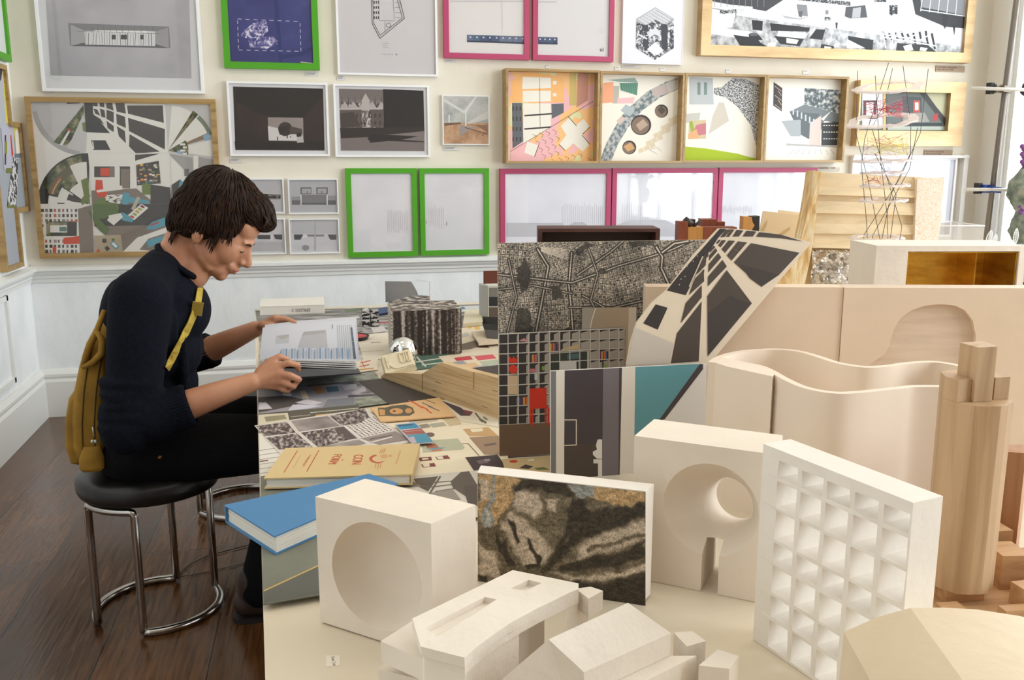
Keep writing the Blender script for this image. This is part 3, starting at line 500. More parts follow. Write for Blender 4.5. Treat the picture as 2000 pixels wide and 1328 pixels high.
# 10 row of four deep gilt box frames with layered cut card inside
bx = [[(987, 133), (1171, 137), (1171, 319), (990, 319)], [(1171, 139), (1337, 142), (1334, 318), (1170, 319)], [(1337, 142), (1496, 146), (1492, 317), (1334, 318)], [(1497, 147), (1662, 149), (1645, 317), (1492, 317)]]
PK = C(232, 176, 178); ORG = C(246, 186, 116); CRW = C(240, 234, 222); SLT = C(98, 102, 108); LM = C(164, 186, 12)
pm = NZ('pink_orange_print', [(.42, (240, 184, 186)), (.5, (248, 194, 130)), (.58, (226, 222, 170))], scale=5, detail=2, const=True)
tile = NZ('grey_tile_print', [(.4, (104, 116, 122)), (.5, (158, 166, 168)), (.6, (196, 190, 184))], scale=60, detail=3)
a1 = [(pm, [(994, 136), (1160, 140), (1159, 317), (996, 317)]), (ORG, [(997, 160), (1020, 143), (1050, 142), (1102, 153), (1102, 200), (998, 200)]), (CRW, [(1021, 150), (1076, 152), (1076, 172), (1020, 174)]), (CRW, [(1021, 177), (1076, 177), (1076, 198), (1021, 199)]), (CRW, R4(1022, 202, 1076, 300)), (SLT, [(1000, 201), (1020, 201), (1022, 276), (1001, 290)]), (SLT, [(1077, 203), (1101, 202), (1101, 220), (1078, 232)]), (CRW, R4(1080, 158, 1087, 165)), (CRW, R4(1080, 182, 1087, 188)), (C(206, 180, 110), R4(1112, 140, 1126, 206)), (C(196, 140, 120), [(1128, 142), (1150, 142), (1148, 196), (1126, 210)])]
for y, in ((222,), (248,)): a1.append((DK, L2(1024, y + 4, 1078, y, 3)))
for k in range(4):
    for j in range(3): a1.append((DK, R4(1001 + j * 7, 208 + k * 20, 1003.5 + j * 7, 216 + k * 20)))
a1 += [(DK, L2(1054, 152, 1055, 248, .8)), (pm, [(997, 296), (1110, 228), (1158, 198), (1160, 317), (996, 317)]), (DK, L2(997, 296, 1158, 198, .8)), (CRW, [(1095, 246), (1112, 230), (1126, 244), (1140, 232), (1152, 248), (1138, 262), (1152, 282), (1138, 296), (1120, 280), (1104, 294), (1092, 282), (1106, 264)]), (CRW, [(1030, 276), (1052, 284), (1044, 306), (1024, 298)])]
for s in ((1110, 228, 1126, 246), (1137, 264, 1152, 282), (1104, 294, 1092, 282), (1044, 306, 1052, 284), (1138, 262, 1152, 248)): a1.append((DK, L2(*s, 1.3)))
for k in range(9):
    for j in range(6):
        x = 1040 + k * 13 + j * 6; y = 262 + j * 13 - k * 3
        if 998 < x < 1150 and 250 < y < 312 and not (1088 < x < 1156 and y < 298): a1 += [(C(150, 110, 90), L2(x, y, x + 8, y + 4, .9)), (C(150, 110, 90), L2(x + 8, y + 4, x + 5, y + 10, .9))]
a2 = [(CRW, [(1174, 142), (1332, 144), (1330, 316), (1174, 317)]), (tile, [(1333, 152), (1332, 174), (1290, 190), (1254, 216), (1226, 250), (1206, 284), (1194, 317), (1172, 317), (1182, 284), (1200, 250), (1220, 218), (1262, 180), (1300, 160)]), (C(176, 184, 188), [(1212, 216), (1222, 204), (1240, 212), (1230, 228)]), (C(214, 190, 180), [(1204, 236), (1214, 226), (1222, 232), (1210, 244)]), (C(196, 180, 176), [(1272, 174), (1300, 164), (1306, 182), (1280, 190)]), (C(206, 200, 196), [(1300, 162), (1333, 154), (1332, 172), (1306, 182)]), (C(150, 170, 160), [(1186, 156), (1240, 152), (1246, 162), (1210, 160)]), (C(98, 148, 128), [(1210, 162), (1246, 162), (1244, 186), (1212, 176)]), (C(186, 180, 170), [(1198, 168), (1210, 168), (1208, 202), (1196, 202)]), (C(240, 168, 130), [(1178, 162), (1198, 160), (1198, 200), (1176, 202)]), (C(240, 188, 190), [(1206, 192), (1240, 190), (1236, 202), (1206, 202)])]
for k in range(10): a2.append((DK, L2(1214 + k * 3.4, 164, 1213 + k * 3.4, 178 + k, .5)))
for x, y, r in ((1229, 288, 13.6), (1252, 244, 20), (1292, 217, 13)): a2 += [(C(56, 44, 38), CIR(x, y, r)), (C(128, 108, 92), CIR(x - 1, y + 1, r * .86))]
a2 += [(C(186, 160, 140), [(1242, 244), (1256, 232), (1266, 244), (1250, 256)]), (C(80, 72, 60), [(1284, 214), (1292, 206), (1300, 216), (1292, 224)]), (C(206, 160, 110), [(1218, 286), (1232, 278), (1240, 290), (1226, 296)])]
for k in range(14): a2.append((C(222, 206, 178), [(1246 + k * 5 + (k % 3) * 6, 292 - k * 5), (1256 + k * 5 + (k % 3) * 6, 288 - k * 5), (1258 + k * 5 + (k % 3) * 6, 296 - k * 5), (1248 + k * 5 + (k % 3) * 6, 300 - k * 5)]))
a2 += [(C(196, 190, 190), L2(1268, 292, 1284, 288, 1)), (C(196, 190, 190), L2(1284, 288, 1292, 296, 1)), (C(196, 190, 190), L2(1268, 292, 1284, 301, 1))]
crw = NZ('dense_crowd_print', [(.46, (70, 72, 76)), (.54, (214, 212, 210))], scale=150, detail=3)
a3 = [(CRW, [(1339, 144), (1492, 148), (1490, 315), (1336, 316)]), (C(186, 190, 192), [(1346, 150), (1392, 152), (1394, 204), (1346, 204)]), (C(120, 140, 132), R4(1362, 161, 1368, 185)), (C(120, 140, 132), R4(1375, 161, 1381, 185)), (crw, [(1394, 172), (1410, 170), (1432, 152), (1456, 154), (1488, 166), (1484, 285), (1478, 286), (1466, 244), (1440, 208), (1416, 190), (1394, 184)]), (C(206, 196, 182), [(1404, 200), (1414, 200), (1424, 236), (1384, 262), (1392, 226)]), (C(196, 194, 186), [(1340, 222), (1368, 220), (1366, 236), (1340, 240)]), (C(206, 190, 150), [(1346, 236), (1379, 234), (1379, 271), (1344, 272)]), (C(196, 120, 130), [(1360, 244), (1379, 240), (1379, 262), (1348, 268)]), (C(150, 170, 60), [(1346, 238), (1352, 236), (1360, 270), (1352, 270)]), (C(226, 170, 120), [(1344, 262), (1360, 252), (1366, 270), (1344, 271)]), (LM, [(1336, 286), (1380, 290), (1440, 300), (1485, 310), (1485, 316), (1335, 316)])]
zg = NZ('grey_urban_print', [(.42, (84, 92, 96)), (.52, (150, 156, 158)), (.6, (216, 214, 210))], scale=50, detail=4)
a4 = [(CRW, [(1500, 150), (1648, 152), (1642, 315), (1496, 315)]), (C(66, 54, 50), [(1511, 160), (1528, 172), (1527, 218), (1510, 206)]), (zg, [(1571, 172), (1646, 176), (1644, 242), (1620, 238), (1571, 204)]), (C(120, 126, 130), [(1542, 218), (1571, 204), (1644, 222), (1644, 238), (1610, 236), (1596, 274), (1572, 268)]), (C(96, 104, 108), [(1542, 218), (1600, 222), (1580, 272), (1562, 262)]), (C(64, 66, 70), [(1605, 240), (1642, 238), (1642, 284), (1604, 284)]), (C(168, 172, 176), [(1526, 236), (1564, 234), (1564, 266), (1544, 266)]), (C(226, 200, 192), [(1582, 240), (1604, 226), (1602, 284), (1580, 284)]), (CRW, [(1604, 232), (1624, 216), (1608, 236)]), (C(180, 176, 172), [(1536, 280), (1640, 286), (1638, 288), (1536, 284)])]
for k in range(5): a4.append((C(200, 190, 180), L2(1513 + k % 2 * 7, 168 + k * 9, 1526, 178 + k * 9, 1)))
for k in range(7):
    for j in range(3): a4.append((CRW, R4(1608 + k * 5, 244 + j * 13, 1611 + k * 5, 246 + j * 13)))
for k in range(8): a4.append((C(150, 146, 144), L2(1552 + k * 10, 292, 1540 + k * 13, 302, .7)))
for k in range(6): a4.append((C(196, 204, 206), R4(1548 + k * 8, 212 + k * 4, 1551 + k * 8, 224 + k * 4)))
nm = ['pink and orange plan print of crosses', 'white print with curved tile band and round holes', 'white print with a crowd and a lime green lawn', 'white print with grey streets seen in sharp perspective']
lastx = None
for px, po, n in zip(bx, (a1, a2, a3, a4), nm):
    picture('box_frame', 'deep gilt box frame holding a ' + n, 'picture', px, .012, GOLDW, CRW, polys=po, depth=.085, inset=.06, group='row of four gilt box frames', glass=False, x0_=lastx); lastx = picture.x1 + .002
# 14 gold slab frame with a recessed window
px = [(1683, 156), (1889, 159), (1880, 288), (1674, 285)]; yf = D - .06
P = [aty(x, y, yf) for x, y in px]; wq = [aty(x, y, yf) for x, y in ((1683, 178), (1858, 179), (1853, 256), (1680, 256))]
t = thing('framed_collage', 'gold slab frame with a small dark collage in a recessed window beside the string tower', 'picture', (P[0].x, D, P[3].z))
x0, x1, z0, z1 = P[0].x - .005, P[1].x, P[3].z, P[0].z; wx0, wx1, wz0, wz1 = wq[0].x, wq[1].x, wq[2].z, wq[0].z
b = MB(); b.use(GILT)
for lo, hi in (((x0, z0), (x1, wz0)), ((x0, wz1), (x1, z1)), ((x0, wz0), (wx0, wz1)), ((wx1, wz0), (x1, wz1))): b.box((lo[0], yf, lo[1]), (hi[0], D + .001, hi[1]))
b.build('frame', None, t)
b = MB(); b.use(C(96, 104, 92)); b.box((wx0, yf + .03, wz0), (wx1, D - .002, wz1))
paint(b, ((0, yf + .029, 0), (0, -1, 0)), [(C(222, 220, 220), R4(1684, 180, 1724, 250)), (C(60, 60, 62), R4(1686, 196, 1712, 232)), (C(240, 236, 232), R4(1692, 200, 1706, 226)), (C(212, 170, 110), R4(1725, 180, 1730, 254)), (C(92, 98, 94), [(1732, 180), (1856, 180), (1852, 254), (1732, 254)]), (C(176, 172, 140), [(1806, 182), (1856, 182), (1854, 238)]), (C(52, 52, 48), [(1794, 180), (1808, 180), (1856, 246), (1852, 254)]), (C(60, 66, 66), [(1762, 188), (1800, 190), (1800, 220), (1764, 220)]), (C(140, 138, 130), [(1764, 222), (1806, 220), (1816, 238), (1764, 240)]), (C(170, 52, 60), [(1822, 226), (1832, 220), (1832, 234), (1822, 238)]), (C(40, 44, 46), R4(1742, 240, 1840, 246)), (C(170, 178, 166), R4(1734, 247, 1850, 254)), (C(176, 70, 60), R4(1784, 196, 1797, 220)), (C(196, 200, 190), R4(1787, 200, 1794, 215))])
b.build('print', None, t)
# 15 plain white framed board low on the right
picture('framed_board', 'plain white framed board low on the wall behind the clear box', 'picture', [(1662, 309), (1866, 307), (1862, 462), (1660, 466)], .012, WFR, C(216, 216, 224), depth=.03)
b = MB(); p = aty(1893, 302, D - .04); p2 = aty(1886, 470, D - .04); b.box((p.x - .03, D - .04, p2.z), (p.x, D + .001, p.z)); b.box((aty(1668, 300, D - .04).x, D - .045, p.z - .02), (p.x, D + .001, p.z - .004)); tag(b.build('wall_batten', C(236, 232, 226)), 'white painted batten framing the plain board in the wall corner', 'batten')
# captions
def caption(px, label, lines=2, col=(214, 210, 206), w=.6):
    y = D - .004; a = aty(px[0], px[1], y); c = aty(px[2], px[3], y)
    b = MB(); b.use(C(*col)); b.box((a.x, y, c.z), (c.x, D + .001, a.z))
    h = a.z - c.z; b.use(C(130, 126, 132))
    for k in range(lines): b.box((a.x + .06 * (c.x - a.x), y - .0004, a.z - h * (.3 + .3 * k)), (a.x + (c.x - a.x) * (w + .15 - .1 * k), y, a.z - h * (.18 + .3 * k)))
    tag(b.build('caption_label'), label, 'label', 'wall caption labels')
for px, s in (((83, 174, 105, 182), 'small wall caption under the large grey stage drawing'), ((596, 141, 622, 149), 'small wall caption under the green framed blue print'), ((658, 148, 674, 157), 'small wall caption under the white framed floor plan'), ((870, 117, 890, 122), 'small wall caption under the top left magenta frame'), ((1215, 127, 1252, 133), 'small wall caption under the isometric cube drawing'), ((449, 309, 472, 318), 'small wall caption under the tunnel photograph'), ((866, 286, 897, 294), 'small wall caption under the square print of masts'), ((936, 498, 955, 503), 'small wall caption under the right green frame')): caption(px, s)
for px, s in (((1066, 127, 1073, 133), 'tiny caption tab above the pink box frame'), ((1201, 130, 1211, 137), 'tiny caption tab at the left above the tiled band box frame'), ((1289, 132, 1299, 139), 'tiny caption tab at the right above the tiled band box frame'), ((1418, 135, 1427, 143), 'tiny caption tab above the crowd box frame'), ((1569, 137, 1579, 145), 'tiny caption tab above the grey streets box frame')): caption(px, s, 1, (232, 230, 226))
def plaque(px, lines, label, col=(170, 148, 124), tc=(104, 66, 50), nz=.4):
    y = D - .006; a = aty(px[0], px[1], y); c = aty(px[2], px[3], y)
    t = thing('caption_plaque', label, 'label', (a.x, D, c.z), 'tan name plaques')
    b = MB(); b.box((a.x, y, c.z), (c.x, D + .001, a.z)); b.build('plate', C(*col), t)
    h = (a.z - c.z)
    for k, s in enumerate(lines): lettering('lettering', s, t, (a.x + .04 * (c.x - a.x), y - .0003, a.z - h * (.42 + .36 * k)), (1, 0, 0), (0, 0, 1), h * (nz if k == 0 else .34), C(*tc), sx=1.0)
plaque((1829, 128, 1884, 141), ['ANTOINE VASSILIADE', 'AREL ARCHITECTURE'], 'tan name plaque under the large gold framed collage')
plaque((1806, 293, 1860, 304), ['ANTOINE VASSILIADE', 'AREL ARCHITECTURE'], 'tan name plaque under the gold slab frame')
plaque((1597, 327, 1640, 334), ['WINDMILL TAVR'], 'pale name plaque beside the right magenta frame', (196, 186, 168), nz=.7)
# ---------------------------------------------------------------- pictures on the left wall
def latx(x, y, o): return atx(x, y, XL + o)
t = thing('framed_print', 'green framed pale print on the left wall, cut by the top of the view', 'picture', latx(22, 120, .03))
a = latx(24, 122, .03); y1 = a.y; z0 = a.z
b = MB(); b.use(GREEN)
for lo, hi in (((y1 - .9, z0), (y1, z0 + .03)), ((y1 - .03, z0 + .03), (y1, z0 + .8)), ((y1 - .9, z0 + .03), (y1 - .87, z0 + .8)), ((y1 - .9, z0 + .8), (y1, z0 + .83))): b.box((XL + .001, lo[0], lo[1]), (XL + .03, hi[0], hi[1]))
b.build('frame', None, t)
b = MB(); b.box((XL + .002, y1 - .87, z0 + .03), (XL + .018, y1 - .03, z0 + .8)); b.build('print', C(214, 216, 214), t)
# stepped gold frame
XG = XL + .03
pts = [(-60, 100), (14, 128), (24, 238), (44, 240), (58, 412), (36, 416), (50, 520), (15, 531), (-8, 250), (-60, 236)]
P = [atx(x, y, XG) for x, y in pts]
# square the outline in the wall plane
ys = [P[0].y, (P[1].y + P[2].y) / 2, (P[3].y + P[4].y) / 2, (P[5].y + P[6].y) / 2, P[7].y]
zt, zs, zu, zb = P[1].z, (P[2].z + P[3].z) / 2, (P[4].z + P[5].z) / 2, (P[6].z + P[7].z) / 2
y_l = ys[0]; y_a, y_b, y_c, y_d = ys[1], ys[2], ys[3], ys[4]
zl = atx(-8, 250, XG).z
outl = [(y_l, zt), (y_a, zt), (y_a, zs), (y_b, zs), (y_b, zu), (y_c, zu), (y_c, zb), (y_d, zb), (y_d, zl), (y_l, zl)]
def inset(o, w):
    r = []; n = len(o)
    for i in range(n):
        p0, p1, p2 = V(o[i - 1]).to_3d(), V(o[i]).to_3d(), V(o[(i + 1) % n]).to_3d()
        d0 = (p1 - p0).normalized(); d1 = (p2 - p1).normalized(); n0 = V((d0.y, -d0.x, 0)); n1 = V((d1.y, -d1.x, 0)); q = p1 + (n0 + n1) * w; r.append((q.x, q.y))
    return r
ins = inset(outl, .022)
t = thing('framed_collage', 'stepped gold frame with a grey and yellow collage on the left wall', 'picture', (XL, y_a, zb))
b = MB(); b.use(GOLDW)
for i in range(len(outl)):
    j = (i + 1) % len(outl); a_ = [outl[i], outl[j], ins[j], ins[i]]
    b.prism([(XL + .001, p[0], p[1]) for p in a_], [(XG, p[0], p[1]) for p in a_])
b.build('frame', None, t)
b = MB(); b.use(C(168, 172, 180)); b.prism([(XL + .002, p[0], p[1]) for p in ins], [(XG - .014, p[0], p[1]) for p in ins])
yel = C(220, 206, 80)
tl = NZ('brick_sketch_print', [(.46, (60, 60, 66)), (.5, (214, 212, 210))], scale=40, detail=3, const=True)
paint(b, ((XG - .013, 0, 0), (1, 0, 0)), [(C(186, 188, 194), [(-30, 130), (4, 134), (14, 250), (-10, 250)]), (yel, [(4, 134), (10, 132), (18, 240), (12, 240)]), (C(60, 54, 74), [(-10, 128), (6, 132), (2, 156), (-6, 166)]), (C(192, 190, 204), [(2, 246), (28, 246), (28, 338), (8, 330)]), (yel, [(27, 246), (40, 248), (42, 300), (30, 290)]), (CRW, [(30, 256), (36, 250), (42, 298), (32, 300)]), (tl, [(26, 300), (44, 300), (30, 404), (14, 402)]), (C(60, 58, 66), R4(9, 264, 12, 322)), (C(150, 150, 30), R4(10, 276, 14, 300)), (C(200, 60, 40), [(20, 264), (22, 264), (26, 302), (23, 308)]), (C(120, 124, 56), [(12, 328), (24, 328), (23, 338), (13, 338)]), (C(116, 124, 140), [(28, 300), (45, 302), (45, 308), (28, 308)]), (C(158, 164, 172), [(36, 308), (47, 308), (54, 402), (32, 404)]), (C(120, 124, 56), [(15, 400), (33, 402), (33, 406), (15, 406)])])
b.build('print', None, t)
# ---------------------------------------------------------------- the long display table
T = .62
FWH = V((math.sin(YAW), math.cos(YAW), 0))
PL = PLASTER('cast_plaster', (238, 224, 207), 7); PLW = PLASTER('white_plaster', (240, 231, 219), 6)
BALSA = NZ('balsa_wood', [(.32, (176, 144, 100)), (.5, (204, 174, 130)), (.7, (216, 188, 146))], scale=4, detail=7, stretch=(.7, .7, 22), rough=.6, bump=.05); ASH = WOOD('pale_ash_wood', (202, 170, 130), -26, 2, 16); OAKW = WOOD('light_beech', (196, 152, 108), -22, 0, 18)
MIRR = C(232, 232, 230, .02, 1)
far_l, near_l = atz(497, 604, T), atz(518, 1328, T)
dl = (near_l - far_l).normalized(); near_l = far_l + dl * ((.58 - far_l.y) / dl.y)
far_r = V((2.75, atz(944, 592, T).y + .03, T)); near_r = V((2.75, .58, T))
tb = thing('display_table', 'long white exhibition table crowded with prints and plaster models', 'table', (1.2, 2.2, 0))
b = MB(); b.prism([(p.x, p.y, T - .035) for p in (far_l, near_l, near_r, far_r)], [(p.x, p.y, T) for p in (far_l, near_l, near_r, far_r)])
b.build('tabletop', C(228, 214, 190, .32), tb, bevel=.002, seg=1)
for p in (far_l + V((.1, -.1, 0)), near_l + V((.1, .1, 0)), near_r + V((-.1, .1, 0)), far_r + V((-.1, -.1, 0))):
    b = MB(); b.box((p.x - .025, p.y - .025, 0), (p.x + .025, p.y + .025, T - .035)); b.build('leg', C(224, 222, 218), tb)
b = MB(); cx0, cy0 = (far_l.x + far_r.x) / 2, (far_l.y + near_l.y) / 2; b.box((cx0 - .9, cy0 - .05, T - .10), (cx0 + .9, cy0 + .05, T - .0352)); b.build('cross_beam', C(224, 222, 218), tb)
# ---------------------------------------------------------------- printed sheets lying on the table
LAID = []
def ground(pts):
    """height of whatever already lies under these points (world x, y)"""
    x0, x1, y0, y1 = min(p[0] for p in pts), max(p[0] for p in pts), min(p[1] for p in pts), max(p[1] for p in pts)
    return max([z for q, z in LAID if q[0] < x1 and x0 < q[1] and q[2] < y1 and y0 < q[3]], default=T)
def lay(pts, z): LAID.append(((min(p[0] for p in pts), max(p[0] for p in pts), min(p[1] for p in pts), max(p[1] for p in pts)), z))
def sheet(px, mat, label, polys=(), name='print_sheet', cat='print', th=.0005, group=None):
    t0 = [atz(x, y, T + .002) for x, y in px]; z = ground(t0)
    b = MB(); b.use(mat); t = [atz(x, y, z + th) for x, y in px]; b.prism([(p.x, p.y, z) for p in t], t)
    h = paint(b, ((0, 0, z + th), (0, 0, 1)), polys, base=.00008) if polys else 0
    lay(t, z + th + h + .0001)
    return tag(b.build(name), label, cat, group)
land = NZ('grey_landscape_print', [(.35, (86, 84, 82)), (.5, (132, 128, 126)), (.62, (186, 182, 178))], scale=7, detail=7, stretch=(1, 4, 1))
sheet([(499, 607), (944, 594), (950, 640), (506, 668)], land, 'long grey landscape print along the far edge of the table', [(C(150, 150, 140), [(560, 640), (700, 626), (704, 640), (565, 654)]), (C(110, 120, 96), [(672, 606), (704, 603), (705, 608), (674, 611)]), (C(206, 204, 200), [(640, 622), (700, 617), (704, 621), (645, 627)])])
sheet([(640, 640), (768, 630), (775, 652), (690, 664)], NZ('building_photo_print', [(.4, (60, 56, 56)), (.5, (150, 146, 144)), (.58, (216, 212, 208))], scale=30, detail=5, stretch=(1, 3, 1)), 'dark grey building photograph beside the zebra striped block', [(C(70, 44, 44), [(716, 652), (752, 648), (740, 656), (720, 658)]), (C(196, 60, 64), L2(740, 631, 760, 629, 2)), (C(206, 200, 196), [(724, 640), (748, 636), (756, 646), (730, 650)])])
sheet([(880, 598), (950, 596), (952, 606), (888, 610)], C(200, 200, 198), 'small pale blue and white print at the far right edge', [(C(90, 120, 150), [(892, 600), (906, 599), (910, 603), (896, 605)])])
sheet([(686, 655), (768, 648), (762, 700), (686, 706)], C(226, 216, 198), 'cream text sheet between the open book and the barcode box', [(C(150, 140, 128), L2(724, 669, 744, 668, 1.4)), (C(206, 196, 178), [(704, 686), (750, 683), (750, 685), (704, 688)])])
sheet([(508, 668), (696, 654), (716, 724), (504, 750)], NZ('grey_street_print', [(.38, (120, 116, 112)), (.5, (176, 170, 164)), (.62, (206, 200, 194))], scale=18, detail=6), 'grey street photograph print under the open book')
sheet([(694, 704), (738, 700), (738, 722), (694, 728)], C(232, 220, 200), 'sheet of red line drawings beside the open book', [(C(196, 96, 76), L2(704, 709, 724, 704, 2)), (C(196, 96, 76), L2(702, 716, 722, 712, 2)), (C(196, 96, 76), L2(706, 704, 712, 718, 1.6)), (C(206, 150, 60), L2(700, 722, 730, 719, 2))])
sheet([(812, 696), (870, 690), (896, 712), (812, 722)], C(78, 106, 92), 'dark green sheet with crossing white bands behind the plaster block', [(C(206, 200, 186), L2(814, 697, 832, 716, 3)), (C(206, 200, 186), L2(812, 707, 866, 699, 2)), (C(206, 200, 186), L2(824, 713, 880, 706, 2))])
comic = C(222, 206, 178)
sheet([(856, 696), (990, 680), (1010, 760), (900, 742)], comic, 'sheet of pink and green picture cells behind the balsa wall', [(C(196, 60, 70), [(886, 699), (918, 695), (924, 702), (892, 705)]), (C(212, 84, 96), [(926, 696), (962, 692), (970, 700), (934, 704)]), (C(176, 182, 160), [(936, 706), (972, 702), (978, 714), (946, 718)]), (C(150, 150, 156), [(880, 708), (904, 704), (916, 712), (892, 716)]), (C(214, 176, 132), [(896, 712), (928, 708), (950, 726), (920, 730)]), (C(166, 166, 160), [(924, 716), (952, 712), (962, 722), (936, 726)])])
sheet([(900, 640), (985, 632), (990, 690), (900, 696)], C(226, 212, 188), 'cream sheet with a brown pitched roof drawing beside the barcode box', [(C(120, 104, 88), [(902, 672), (930, 664), (940, 676), (918, 682), (902, 684)]), (C(140, 118, 98), [(920, 678), (932, 671), (950, 670), (956, 680)]), (C(228, 178, 90), [(926, 638), (936, 637), (938, 643), (928, 644)]), (C(228, 178, 90), [(912, 636), (922, 635), (922, 641), (914, 642)]), (C(196, 190, 184), [(902, 652), (914, 648), (916, 656), (902, 660)])])
col1 = NZ('figure_photo_print', [(.36, (58, 50, 48)), (.5, (140, 130, 132)), (.62, (196, 188, 194))], scale=16, detail=7)
grn = NZ('faded_garden_print', [(.36, (110, 114, 100)), (.6, (158, 160, 146))], scale=30, detail=6)
sheet([(504, 748), (732, 726), (776, 786), (505, 812)], C(156, 152, 158), 'large glossy collage print of pale figures under the reader\'s hands', [(C(84, 78, 76), [(504, 776), (560, 772), (592, 780), (576, 792), (505, 806)]), (grn, [(600, 742), (734, 728), (742, 740), (600, 752)]), (C(92, 84, 84), [(600, 752), (742, 740), (744, 743), (600, 755)]), (col1, [(664, 746), (744, 744), (756, 770), (690, 772)]), (C(176, 172, 178), [(668, 752), (696, 750), (700, 760), (672, 762)]), (C(120, 112, 114), [(711, 752), (744, 749), (750, 762), (716, 764)]), (C(84, 78, 78), [(680, 772), (756, 768), (758, 771), (680, 776)]), (grn, [(694, 778), (760, 771), (774, 785), (694, 796)]), (C(128, 128, 134), [(640, 780), (692, 776), (692, 796), (628, 800)]), (C(206, 204, 214), [(572, 790), (630, 792), (600, 798), (562, 802)]), (C(206, 202, 208), [(576, 786), (600, 780), (630, 786), (612, 792)]), (C(206, 202, 206), [(505, 786), (520, 786), (532, 798), (505, 800)]), (C(214, 196, 164), [(584, 764), (596, 762), (604, 778), (592, 778)]), (C(176, 130, 90), [(610, 758), (626, 752), (636, 766), (620, 770)]), (C(226, 220, 222), [(552, 766), (570, 768), (568, 774), (552, 772)]), (C(84, 110, 124), [(636, 756), (660, 754), (662, 764), (640, 766)])])
sheet([(700, 744), (980, 712), (990, 800), (774, 800)], C(62, 54, 50), 'large black sheet under the balsa wall', th=.0004)
sheet([(505, 808), (700, 790), (712, 818), (507, 850)], C(92, 88, 76), 'dark green ticket like print with ochre lettering panel', [(C(214, 206, 180), [(505, 810), (562, 806), (566, 824), (505, 832)]), (C(150, 140, 112), [(516, 814), (556, 810), (560, 818), (520, 824)]), (C(206, 160, 96), [(616, 810), (680, 804), (682, 808), (618, 815)]), (C(206, 200, 176), L2(606, 806, 700, 797, 1.4)), (C(170, 166, 148), L2(568, 814, 606, 810, 1.4))])
sheet([(506, 846), (580, 838), (580, 925), (508, 940)], C(226, 220, 208), 'white ruled sheet under the corner of the tan book', [(C(140, 128, 118), L2(506, 880 + k * 9, 560, 872 + k * 9, 1)) for k in range(7)] + [(C(110, 40, 34), L2(508, 901, 524, 899, 2))])
post = C(236, 222, 194)
sheet([(722, 826), (970, 786), (1000, 930), (790, 930)], post, 'large cream poster with small tan and red drawings beside the tan book', [(C(196, 182, 160), [(798, 822), (850, 815), (856, 822), (804, 830)]), (C(150, 140, 124), [(816, 830), (834, 827), (842, 834), (824, 837)]), (C(176, 170, 150), [(836, 828), (866, 824), (872, 831), (846, 835)]), (C(206, 186, 150), [(862, 816), (890, 812), (902, 828), (878, 832)]), (C(186, 186, 158), [(822, 861), (894, 856), (908, 874), (904, 878), (826, 884)]), (C(176, 112, 84), [(832, 868), (850, 866), (858, 874), (834, 876)]), (C(110, 150, 170), [(836, 877), (852, 874), (870, 874), (850, 881)]), (C(214, 124, 76), [(850, 878), (862, 876), (864, 880), (838, 882)]), (C(200, 160, 112), [(904, 838), (954, 834), (974, 852), (916, 852)]), (C(236, 222, 194), [(918, 838), (942, 836), (944, 842), (922, 844)]), (C(160, 132, 106), [(916, 854), (974, 851), (985, 888), (946, 888)]), (C(112, 94, 84), [(944, 868), (968, 864), (970, 868), (948, 872)]), (C(124, 56, 52), [(818, 894), (842, 892), (844, 899), (820, 901)]), (C(236, 222, 194), [(824, 895), (836, 894), (837, 897), (825, 898)]), (C(124, 56, 52), [(850, 892), (874, 889), (880, 896), (854, 898)]), (C(232, 220, 198), [(852, 892), (864, 891), (867, 896), (856, 897)]), (C(124, 56, 52), [(822, 907), (848, 904), (852, 911), (826, 913)]), (C(232, 220, 198), [(825, 907), (838, 905), (840, 911), (828, 912)]), (C(130, 108, 84), L2(902, 867, 914, 866, 1.4)), (C(130, 108, 84), L2(914, 866, 936, 890, 1.8)), (C(124, 96, 88), CIR(840, 849, 9, .5))])
sheet([(852, 778), (962, 800), (985, 836), (900, 822)], C(226, 216, 196), 'pale printed leaflet with script lettering along the balsa wall', [(C(72, 60, 70), [(862, 782), (900, 796), (920, 812), (900, 812)]), (C(120, 60, 70), [(904, 800), (924, 804), (920, 810), (906, 808)]), (C(96, 92, 84), L2(928, 806, 942, 824, 3)), (C(96, 92, 84), L2(936, 818, 950, 826, 4)), (C(120, 116, 104), L2(944, 814, 952, 820, 3))])
bws = NZ('rough_sea_print', [(.4, (66, 54, 52)), (.52, (120, 106, 102)), (.62, (190, 178, 172))], scale=130, detail=6, stretch=(1, .35, 1), rot=(0, 0, .6))
mist = NZ('misty_print', [(.35, (110, 98, 94)), (.6, (170, 158, 152))], scale=9, detail=6)
gp = [(bws, [(500, 832), (560, 824), (578, 845), (516, 852)]), (mist, [(568, 822), (640, 812), (665, 832), (584, 843)]), (bws, [(520, 855), (580, 846), (612, 874), (545, 878)]), (bws, [(588, 845), (668, 833), (696, 855), (622, 874)]), (C(90, 78, 76), [(654, 836), (671, 833), (698, 856), (682, 858)]), (C(232, 222, 214), [(668, 830), (728, 812), (770, 840), (702, 856)])]
for r in range(10):
    for c in range(9):
        q = bil([(672, 830), (730, 812), (768, 840), (704, 855)], (c + .5) / 9, (r + .5) / 10); gp.append((C(84, 70, 66), [(q[0] - 2.6, q[1] - .2), (q[0] + 1.8, q[1] - 1.1), (q[0] + 3.2, q[1] + .2), (q[0] - 1.2, q[1] + .9)]))
gp += [(bws, [(644, 812), (712, 798), (722, 815), (700, 828), (668, 831)]), (mist, [(628, 872), (700, 858), (716, 866), (690, 872)]), (C(150, 136, 130), [(706, 856), (772, 842), (800, 858), (740, 868)]), (C(96, 84, 80), L2(722, 858, 766, 850, 2)), (C(226, 216, 208), L2(724, 864, 766, 853, 2.4))]
